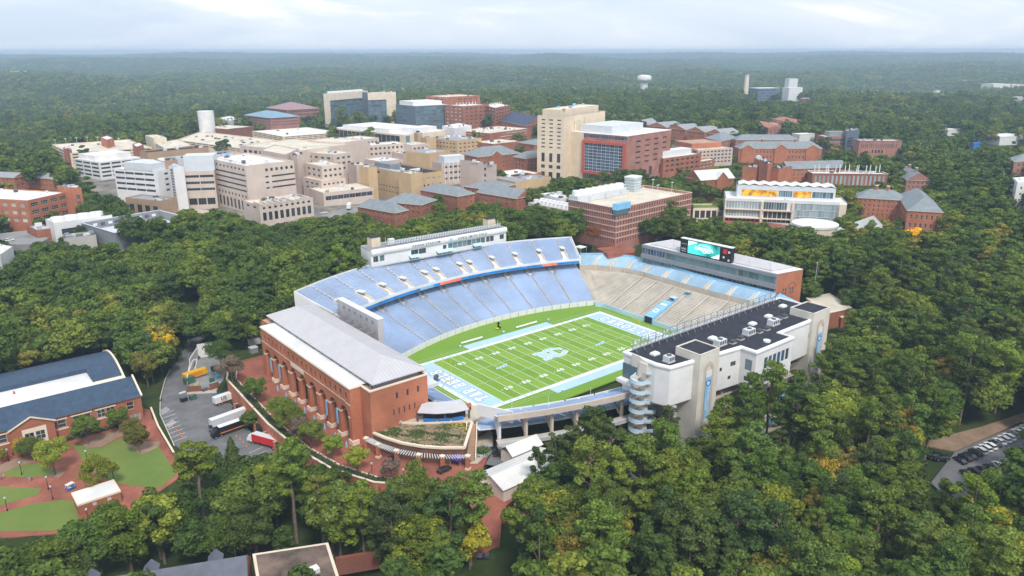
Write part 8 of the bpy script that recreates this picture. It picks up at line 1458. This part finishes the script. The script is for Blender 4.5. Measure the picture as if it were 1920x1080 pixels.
truck('grey_trailer','long pale grey trailer backed to the loading bays',drop(432,792,-7),math.radians(188),15,'panel_light','white',cab=False);truck('black_trailer','black trailer with orange stripe beside the grey trailer',drop(446,806,-7),math.radians(186),14.5,'black','black','orange');rt=truck('red_truck','red and white lorry partly hidden by trees beside the brick wall',drop(502,836,-7),math.radians(115),12,'red','white');text('lettering','BEVERAGE'[:0]or 'S',2.0,rt,(-2,-1.30,2.5),(1,0,0),(0,0,1),'white',.06);truck('white_truck','white lorry parked at the hospital loading dock',drop(655,392,CZ+.3),1.0,9,'white','white',cab=False)
t=thing('utility_cart','small dark utility cart in the service yard','cart',drop(396,808,-7),1.2);loc_part(t,'body','grey_dark',(-1.4,-.75,.4,1.4,.75,.9));loc_part(t,'canopy','black',(-.3,-.75,1.8,1.2,.75,1.9));loc_part(t,'post','black',(1.1,-.7,.9,1.2,-.6,1.8),(1.1,.6,.9,1.2,.7,1.8));wheels(t,(-.9,.9),1.4,.3,.2)
t=thing('golf_cart','white roofed golf cart with blue body on the brick walk','golf cart',drop(133,917,-7),.4);loc_part(t,'body','royal',(-1.3,-.7,.35,1.3,.7,.8));loc_part(t,'seat','white',(-.6,-.6,.8,-.1,.6,1.0),(-.7,-.6,.8,-.6,.6,1.4));loc_part(t,'canopy','white',(-1.3,-.75,1.95,1.1,.75,2.05));loc_part(t,'post','white',(1.0,-.7,.8,1.06,-.64,1.95),(1.0,.64,.8,1.06,.7,1.95),(-1.25,-.7,.8,-1.19,-.64,1.95),(-1.25,.64,.8,-1.19,.7,1.95));wheels(t,(-.9,.9),1.3,.28,.2)
# ---- storage yard
yz=-6.94
t=thing('orange_tanker','orange yellow machine with white frame in the storage yard','machine',drop(366,708,yz),.15);loc_part(t,'body','amber',(-5,-1.3,.8,5,1.3,3.2));loc_part(t,'base','grey_dark',(-4.6,-1.2,0,4.6,1.2,.8));loc_part(t,'label_panel','orange',(-3,-1.33,1.2,3,-1.31,2.6));MB().beam((-3,1.6,0),(1,2.4,7),.3,.3).beam((0,1.6,0),(3,2.4,7),.3,.3).beam((1,2.4,7),(3,2.4,7),.3,.3).build('boom_frame','white',t)
for(x,y,m_,s_,lb,nm)in((355,718,'green_box',(4,2.4,2.6),'green container in the storage yard','container'),(345,752,'black',(2.4,1.8,1.6),'dark dumpster left of the yard wall opening','dumpster'),(362,748,'green_box',(2.4,1.8,1.6),'dark green dumpster right of the yard wall opening','dumpster'),(402,695,'black',(2.2,2.0,1.8),'black bin stack at the back of the storage yard','bin'),(372,730,'royal',(1.6,1.4,1.0),'blue crate on the storage yard floor','crate'),(385,732,'grey_dark',(2.6,1.5,.7),'grey flatbed trolley in the storage yard','trolley'),(398,716,'green_box',(1.6,1.6,1.6),'green bin beside the blue pool','bin'),(342,738,'panel_light',(2.6,1.0,.5),'pale stack of panels in the storage yard','panels')):
    p=drop(x,y,yz);t=thing(nm if nm in('dumpster','container','trolley','crate')else nm+'_stack',lb,nm,p,.2);loc_part(t,'body',m_,(-s_[0]/2,-s_[1]/2,.12,s_[0]/2,s_[1]/2,s_[2]));loc_part(t,'lid',m_ if nm!='dumpster' else 'grey_dark',(-s_[0]/2-.06,-s_[1]/2-.06,s_[2],s_[0]/2+.06,s_[1]/2+.06,s_[2]+.12));loc_part(t,'skid','grey_dark',(-s_[0]/2,-s_[1]/2,0,-s_[0]/2+.2,s_[1]/2,.12),(s_[0]/2-.2,-s_[1]/2,0,s_[0]/2,s_[1]/2,.12))
for k,(x,y)in enumerate(((366,726),(371,722))):p=drop(x,y,yz);tag(MB().beam((p[0]-1.6,p[1]-2.6,yz+.3),(p[0]+1,p[1]+2.6,yz+.3),.3,.35).build('yellow_beam','yellow'),'%s yellow beam lying in the storage yard'%['left','right'][k],'beam')
p=drop(405,722,yz);t=thing('blue_pool','round bright blue tub in the storage yard','tub',p);MB().tube(p,(p[0],p[1],yz+.9),1.7,18).build('side','pool_blue',t);MB().tube((p[0],p[1],yz+.9),(p[0],p[1],yz+1.0),1.8,18).build('rim','carolina',t);p=drop(408,708,yz);t=thing('blue_pool','upright bright blue tub at the back of the storage yard','tub',p);MB().tube((p[0]-.5,p[1],yz+1.6),(p[0]+.5,p[1],yz+1.6),1.6,18).build('side','pool_blue',t)
for k in range(5):p=drop(401+k*3.4,746-k*.9,-7);tag(MB().tube(p,(p[0],p[1],-5.9),.42,10).tube((p[0],p[1],-5.9),(p[0],p[1],-5.8),.46,10).build('blue_bin','royal'),'blue bin by the yard wall, %s from the left'%ORD[k],'bin','blue bins by the yard wall')
for k,(x,y)in enumerate(((324,801),(332,808),(338,814),(342,819),(443,818),(450,824),(456,830),(462,836))):p=drop(x,y,-7);t=thing('traffic_cone','orange traffic cone in the %s line, %s'%(['left','right'][k//4],['nearest the gym','second','third','nearest the trees'][k%4]),'traffic cone',p,0,'cones along the parking bays');MB().tube(p,(p[0],p[1],-6.2),.22,8,0,.05).build('cone','orange',t);MB().box(p[0]-.28,p[1]-.28,-7,p[0]+.28,p[1]+.28,-6.93).build('foot','orange',t)
# ---- tents
def tent(label,loc,w_,m_,peak=1.4,h_=2.4,group=None,rz=.1):
    t=thing('canopy_tent',label,'tent',loc,rz,group);b=MB();k=w_/2
    for i in range(4):a=[(-k,-k),(k,-k),(k,k),(-k,k)];p,q_=a[i],a[(i+1)%4];b.face([(*p,h_),(*q_,h_),(0,0,h_+peak)]);b.face([(*p,h_-.35),(*q_,h_-.35),(*q_,h_),(*p,h_)])
    b.build('canopy',m_,t)
    for sx_ in(-1,1):
        for sy_ in(-1,1):MB().beam((sx_*k*.97,sy_*k*.97,0),(sx_*k*.97,sy_*k*.97,h_),.08,.08).build('leg','white',t)
    return t
tp=tent('purple canopy tent with white marks beside the pergola end',drop(858,870,0),3.6,'purple',rz=.5)
for s_ in(-.8,.8):o=MB();o.face([(s_-.5,-1.45,2.62),(s_+.5,-1.45,2.62),(s_+.4,-.75,3.2),(s_-.4,-.75,3.2)]);o.build('mark','white',tp)
for k,(x,y,w_,lb)in enumerate(((1482,752,6,'pale blue tent left of a pair in the court by the suite building'),(1502,757,6,'pale blue tent right of a pair in the court by the suite building'),(1412,792,5,'pale blue tent under the pines below the projecting bay'),(1450,800,4,'small pale blue tent right of the one under the pines'),(1240,885,7,'pale blue tent in the lane below the spiral stairs'),(1268,880,6,'pale blue tent right of the one in the lane'))):tent(lb,drop(x,y,-2.3),w_,'carolina',rz=k*.3+.05)
for k,(x,y,lb)in enumerate(((1848,530,'white peaked tent in the right woods clearing, left one'),(1862,526,'white peaked tent in the right woods clearing, right one'),(1328,448,'white tent on the museum lawn, left one'),(1420,452,'white tent on the museum lawn, right one'))):g=G(x,y,12);tent(lb,drop(x,y,float(TH(g[0],g[1]))+.2),8,'white',2.5,3)
tent('white tent roof at the left end of the upper deck',drop(590,540,12.),9,'white',2.,3.);tent('small white booth at the right end of the upper deck',drop(1088,472,18),5,'white',.8,3.)
# ---- lamps and poles
def lamp_post(label,loc,h_=4.2,arm=True,m_='black'):
    t=thing('lamp_post',label,'lamp post',loc);x,y,z=loc;MB().tube((x,y,z),(x,y,z+h_),.09,6).build('pole',m_,t);MB().tube((x,y,z),(x,y,z+.6),.2,8).build('base',m_,t);MB().tube((x,y,z+h_),(x,y,z+h_+.5),.22,8,0,.3).build('lantern','panel_light',t);return t
for x,y,z,lb in((698,893,0,'black lamp post on the plaza edge, left of the bare tree'),(757,905,0,'black lamp post on the plaza edge, right of the bare tree'),(41,890,-7,'lamp post on the small lawn before the gymnasium'),(91,918,-7,'left lamp post beside the golf cart'),(99,936,-7,'right lamp post beside the golf cart'),(164,868,-7,'lamp post on the big lawn edge'),(214,903,-7,'lamp post right of the lawn tree'),(17,865,-7,'lamp post near the gymnasium wall'),(14,958,-7,'lamp post at the left edge lawn'),(166,980,-7,'lamp post against the brick kiosk')):lamp_post(lb,drop(x,y,z))
for x,yb,yt,z,lb in((1526,548,493,14,'tall thin flagpole behind the suite building roof'),(981,1060,1040,-5,'street lamp by the bottom drive'),(600,512,490,12,'street lamp on the path left of the press box'),(568,540,515,9,'lower street lamp on the path left of the upper deck'),(498,640,627,0,'lamp at the far corner of the plaza')):
    g=drop(x,yb,z);hh=HT(x,yt,x,yb,z)-z;t=thing('light_pole',lb,'pole',g);MB().tube(g,(g[0],g[1],z+hh),.13,6,0,.08).build('pole','panel_light',t);MB().box(g[0]-.6,g[1]-.15,z+hh,g[0]+.3,g[1]+.15,z+hh+.18).build('lamp_head','white',t)
# ---- field side things
for k,(x0,x1,s_,lb)in enumerate(((-24,-12,1,'white bench at the left end of the far sideline'),(8,21,1,'white bench at the right end of the far sideline'))):t=thing('team_bench',lb,'bench',((x0+x1)/2,33.6,0));MB().box(x0,33.3,.42,x1,33.8,.5).build('seat','white',t);MB().box(x0,33.8,.5,x1,33.88,1.0).build('backrest','white',t);[MB().box(x-.06,33.3,0,x+.06,33.85,.42).build('leg','steel',t)for x in(x0+.5,(x0+x1)/2,x1-.5)]
for k,(x,y,lb)in enumerate(((863,652,'pale blue drum by the left end of the far sideline'),(944,625,'pale blue drum by the middle of the far sideline'),(1028,602,'pale blue drum by the right end of the far sideline'),(1056,735,'pale blue drum on the near sideline'))):p=drop(x,y,0);t=thing('drum',lb,'drum',p);MB().tube(p,(p[0],p[1],1.0),.5,10).build('barrel','carolina',t);MB().tube((p[0],p[1],1.0),(p[0],p[1],1.1),.54,10).build('lid','white',t)
p=drop(934,617,0);t=thing('camera_cart','black and yellow camera cart on the far grass','cart',p,.4);loc_part(t,'base','yellow',(-1.4,-.8,.35,-.2,.8,.8));loc_part(t,'chassis','black',(-.2,-.8,.3,1.5,.8,.9));loc_part(t,'mast','black',(.0,-.3,.9,.6,.3,3.4));loc_part(t,'platform','black',(-.5,-.6,2.6,.9,.6,2.8));wheels(t,(-.9,.9),1.5,.35,.25)
p=drop(818,715,0);t=thing('field_fan','dark round fan machine on the TAR HEELS end zone','fan',p,.3);MB().tube((0,-.4,1.9),(0,.4,1.9),1.2,18).build('drum','panel_blue',t);MB().tube((0,-.45,1.9),(0,-.41,1.9),1.0,18).build('grille','grey_dark',t);loc_part(t,'base','panel_blue',(-1.1,-.8,.1,1.1,.8,.7))
# ---- plaza furniture: pale blue draped stands by the piers
for k in range(8):
    y=bays[k+1]-sp/2 if k<9 else 0;p=(AX0-2.2,y-.4,0);t=thing('draped_stand','pale blue draped stand before the %s pier of the arcade'%ORD[k+1],'stand',p,0,'draped stands before the arcade');MB().loft([[(p[0]+r*math.cos(a),p[1]+r*math.sin(a),z)for a in np.linspace(0,6.28,9)[:-1]]for r,z in((.42,0),(.34,.7),(.4,1.0),(.24,1.4),(.26,1.6))]).build('drape','carolina',t);MB().tube((p[0],p[1],1.6),(p[0],p[1],1.95),.24,8,0,.18).build('head','carolina',t)
p=drop(478,648,0);t=thing('white_trailer','white box trailer at the far corner of the arcade building','trailer',p,.05);loc_part(t,'box','white',(-2.4,-1.6,.6,2.4,1.6,3.4));wheels(t,(-.6,.6),3.0,.35,.2);p=drop(476,664,0);t=thing('steel_kiosk','grey steel kiosk below the white box trailer','kiosk',p,.05);loc_part(t,'cabin','steel',(-1.5,-1.4,0,1.5,1.4,3.2));loc_part(t,'roof','panel_light',(-1.7,-1.6,3.2,1.7,1.6,3.4))
p=drop(896,845,0);t=thing('planted_island','rounded planted island with pale railing beside the black pickup','planter',drop(905,850,0));cxy=drop(905,850,0);isl=[(cxy[0]+3.4*math.cos(a)+.6*math.cos(2*a),cxy[1]+2.6*math.sin(a))for a in np.linspace(0,6.28,13)[:-1]];MB().prism(isl,0,.4).build('kerb','concrete_pave',t);MB().prism(off(isl,-.3),.4,.5).build('soil','mulch',t);P_=np.array([(*q_,0)for q_ in isl+isl[:1]]);band('railing',P_,.5,1.2,'seat_light',t)
def shrubs(name,parent,pts,zb,hgt,n,size,m_,seed,spread=.6):
    r=np.random.default_rng(seed);pts=np.asarray(pts,float);i=r.integers(0,len(pts),n);P=np.c_[pts[i,:2]+r.normal(size=(n,2))*spread,zb+hgt*r.uniform(.1,1,n)**.8];N_=r.normal(size=(n,3));N_[:,2]=np.abs(N_[:,2])+.5;N_ /= np.linalg.norm(N_,axis=1,keepdims=True);o=quads(name,leaf_quads(P,N_,size,r),m_,parent);o['kind']='stuff';return o
mat('shrub',(.09,.125,.035),.95,.35,1.2);mat('shrub_dark',(.05,.08,.028),.95,.3,1.2);mat('straw',(.34,.30,.17),.95,.3,.8);mat('flower',(.55,.43,.05),.9,.3,1.)
shrubs('shrub',t,[cxy],.5,1.3,900,.5,'shrub',1,1.1)
rg_=np.random.default_rng(2);GP=np.array(GRP);lo,hi=GP.min(0),GP.max(0);c_=rg_.uniform(lo,hi,(5200,2));c_=c_[in_poly(GP.mean(0)+(GP-GP.mean(0))*.93,c_[:,0],c_[:,1])]
nz2=np.sin(c_[:,0]*.55+1)*np.sin(c_[:,1]*.5)+.5*np.sin(c_[:,0]*1.3+c_[:,1])
shrubs('green_planting',TR,c_[nz2>.1],TZ-.5,.75,2600,.5,'shrub',3,.25);shrubs('straw_planting',TR,c_[(nz2<=.1)&(nz2>-.55)],TZ-.5,.6,2000,.45,'straw',4,.25);shrubs('yellow_flowers',TR,c_[(c_[:,0]>-78)][:40],TZ-.5,.9,260,.4,'flower',5,.4);shrubs('straw_planting',TR,c_[nz2<-.4],TZ-.5,.25,500,.4,'straw',6,.2)
pl_=resample([(p[0]+(1.7 if p[1]>-30 else 1.2),p[1]+(1.5 if p[1]<-30 else 0),0)for p in pw],260);shrubs('planter_shrubs',RW,pl_[:,:2],.4,.9,5200,.5,'shrub_dark',7,.7)
# low hedge clumps at the gym and forecourt
gh=[(x,gy0-1.4)for x in np.arange(-178,-154,.5)];hd=thing('hedge','low dark hedge along the gymnasium wall','hedge',(-166,gy0-1.4,GZ));shrubs('leaves',hd,gh,GZ,1.3,1500,.5,'shrub_dark',8,.5)
# ---- helicopter on the hospital roof
F,zt,P=HPF;p=F(.42,.9);t=thing('helicopter','small blue and white helicopter on the hospital roof','helicopter',(p[0],p[1],zt-.6),.7);MB().loft([[(x,r*math.cos(a),1.7+r*math.sin(a))for a in np.linspace(0,6.28,11)[:-1]]for x,r in((-2.2,.5),(-1.2,1.1),(.6,1.25),(2.0,.95),(2.9,.3))]).build('cabin','carolina',t,True);MB().tube((-2,0,2.0),(-7.2,0,2.6),.35,8,0,.16).build('tail_boom','white',t);MB().beam((-7.2,0,2.2),(-7.8,0,4.2),.15,.9).build('tail_fin','royal',t);MB().tube((.2,0,2.9),(.2,0,3.5),.2,8).build('mast','steel',t)
for k in range(4):a=k*math.pi/2+.4;MB().beam((.2,0,3.5),(.2+5.2*math.cos(a),5.2*math.sin(a),3.45),.3,.06).build('rotor_blade','grey_dark',t)
for s_ in(-1,1):MB().beam((-1.6,s_*1.1,.1),(2.0,s_*1.1,.1),.14,.14).beam((-.6,s_*.7,.9),(-.6,s_*1.1,.1),.12,.12).beam((1.0,s_*.7,.9),(1.0,s_*1.1,.1),.12,.12).build('skid','steel',t)
# ================================================================== people (one continuous skinned body each)
def person_mesh(pose):
    s_={'stand':.0,'walk':.22}[pose];V=[(0,0,.95),(0,0,1.2),(0,0,1.42),(0,0,1.52),(.02,0,1.62),(.02,0,1.76)];E=[(0,1),(1,2),(2,3),(3,4),(4,5)];Rd=[.15,.14,.15,.06,.095,.07]
    def chain(st,pts,rs):
        k=st
        for p,r in zip(pts,rs):V.append(p);Rd.append(r);E.append((k,len(V)-1));k=len(V)-1
    for y,d in((.1,1),(-.1,-1)):chain(0,[(0,y,.85),(s_*d*.6+.03,y,.5),(s_*d-.04,y,.09),(s_*d+.14,y,.04)],[.095,.065,.045,.04])
    for y,d in((.19,-1),(-.19,1)):chain(2,[(0,y,1.40),(s_*d*.3-.02,y*1.25,1.12),(s_*d*.6+.06,y*1.25,.88),(s_*d*.6+.1,y*1.25,.80)],[.06,.045,.035,.03])
    me=bpy.data.meshes.new('person');me.from_pydata(V,E,[]);o=bpy.data.objects.new('tmp',me);col.objects.link(o);md=o.modifiers.new('s','SKIN')
    for i,sv in enumerate(me.skin_vertices[0].data if me.skin_vertices else[]):sv.radius=(Rd[i],Rd[i])
    if not me.skin_vertices:return None
    me.skin_vertices[0].data[0].use_root=True;o.modifiers.new('d','SUBSURF').levels=1;dg=bpy.context.evaluated_depsgraph_get();m2=bpy.data.meshes.new_from_object(o.evaluated_get(dg));bpy.data.objects.remove(o);return m2
def body(pose,shirt,trousers):
    bpy.ops.object.select_all(action='DESELECT');m2=PM[pose].copy();m2.materials.clear()
    for k in('skin',shirt,trousers,'black'):m2.materials.append(MATS[k])
    for p in m2.polygons:
        c=p.center;p.material_index=3 if c.z<.09 or(c.z>1.70)else 2 if c.z<.95 else 1 if c.z<1.46 and not(c.z<.92)and abs(c.y)<.3 else 0;p.use_smooth=True
    return m2
mat('skin',(.50,.32,.23),.6,.05);PM={}
for pz in('stand','walk'):
    me=bpy.data.meshes.new('tmp');me.from_pydata([(0,0,0)],[],[]);o=bpy.data.objects.new('tmp',me);col.objects.link(o);o.modifiers.new('s','SKIN');bpy.context.view_layer.update()
    bpy.data.objects.remove(o);PM[pz]=person_mesh(pz)
for(x,y,z,rz,pz,sh,tr,lb)in((56,903,-7,.3,'walk','carolina','carolina','person in light blue walking on the brick path, left of a pair'),(60,901,-7,.3,'walk','royal','grey_dark','person in dark blue walking on the brick path, right of a pair'),(3,900,-7,.1,'walk','royal','black','person in dark top at the left edge of the brick path'),(8,897,-7,.1,'stand','white','grey_dark','person in white top near the left edge of the brick path'),(25,855,-7,1,'stand','black','black','person in black near the gymnasium wall'),(457,643,0,1.4,'stand','white','black','person in white shirt and black trousers at the far end of the plaza'),(880,868,0,.5,'stand','black','black','person in black beside the purple tent'),(882,770,6,1,'stand','black','black','person in black at the terrace corner by the pavilion'),(752,796,6,2,'stand','white','grey_dark','person in white at the foot of the arcade end wall'),(178,905,-7,2,'stand','white','grey_dark','person in white behind the golf cart')):
    if PM[pz]is None:break
    o=bpy.data.objects.new('person',body(pz,sh,tr));col.objects.link(o);o.location=drop(x,y,z);o.rotation_euler=(0,0,rz);tag(o,lb,'person')
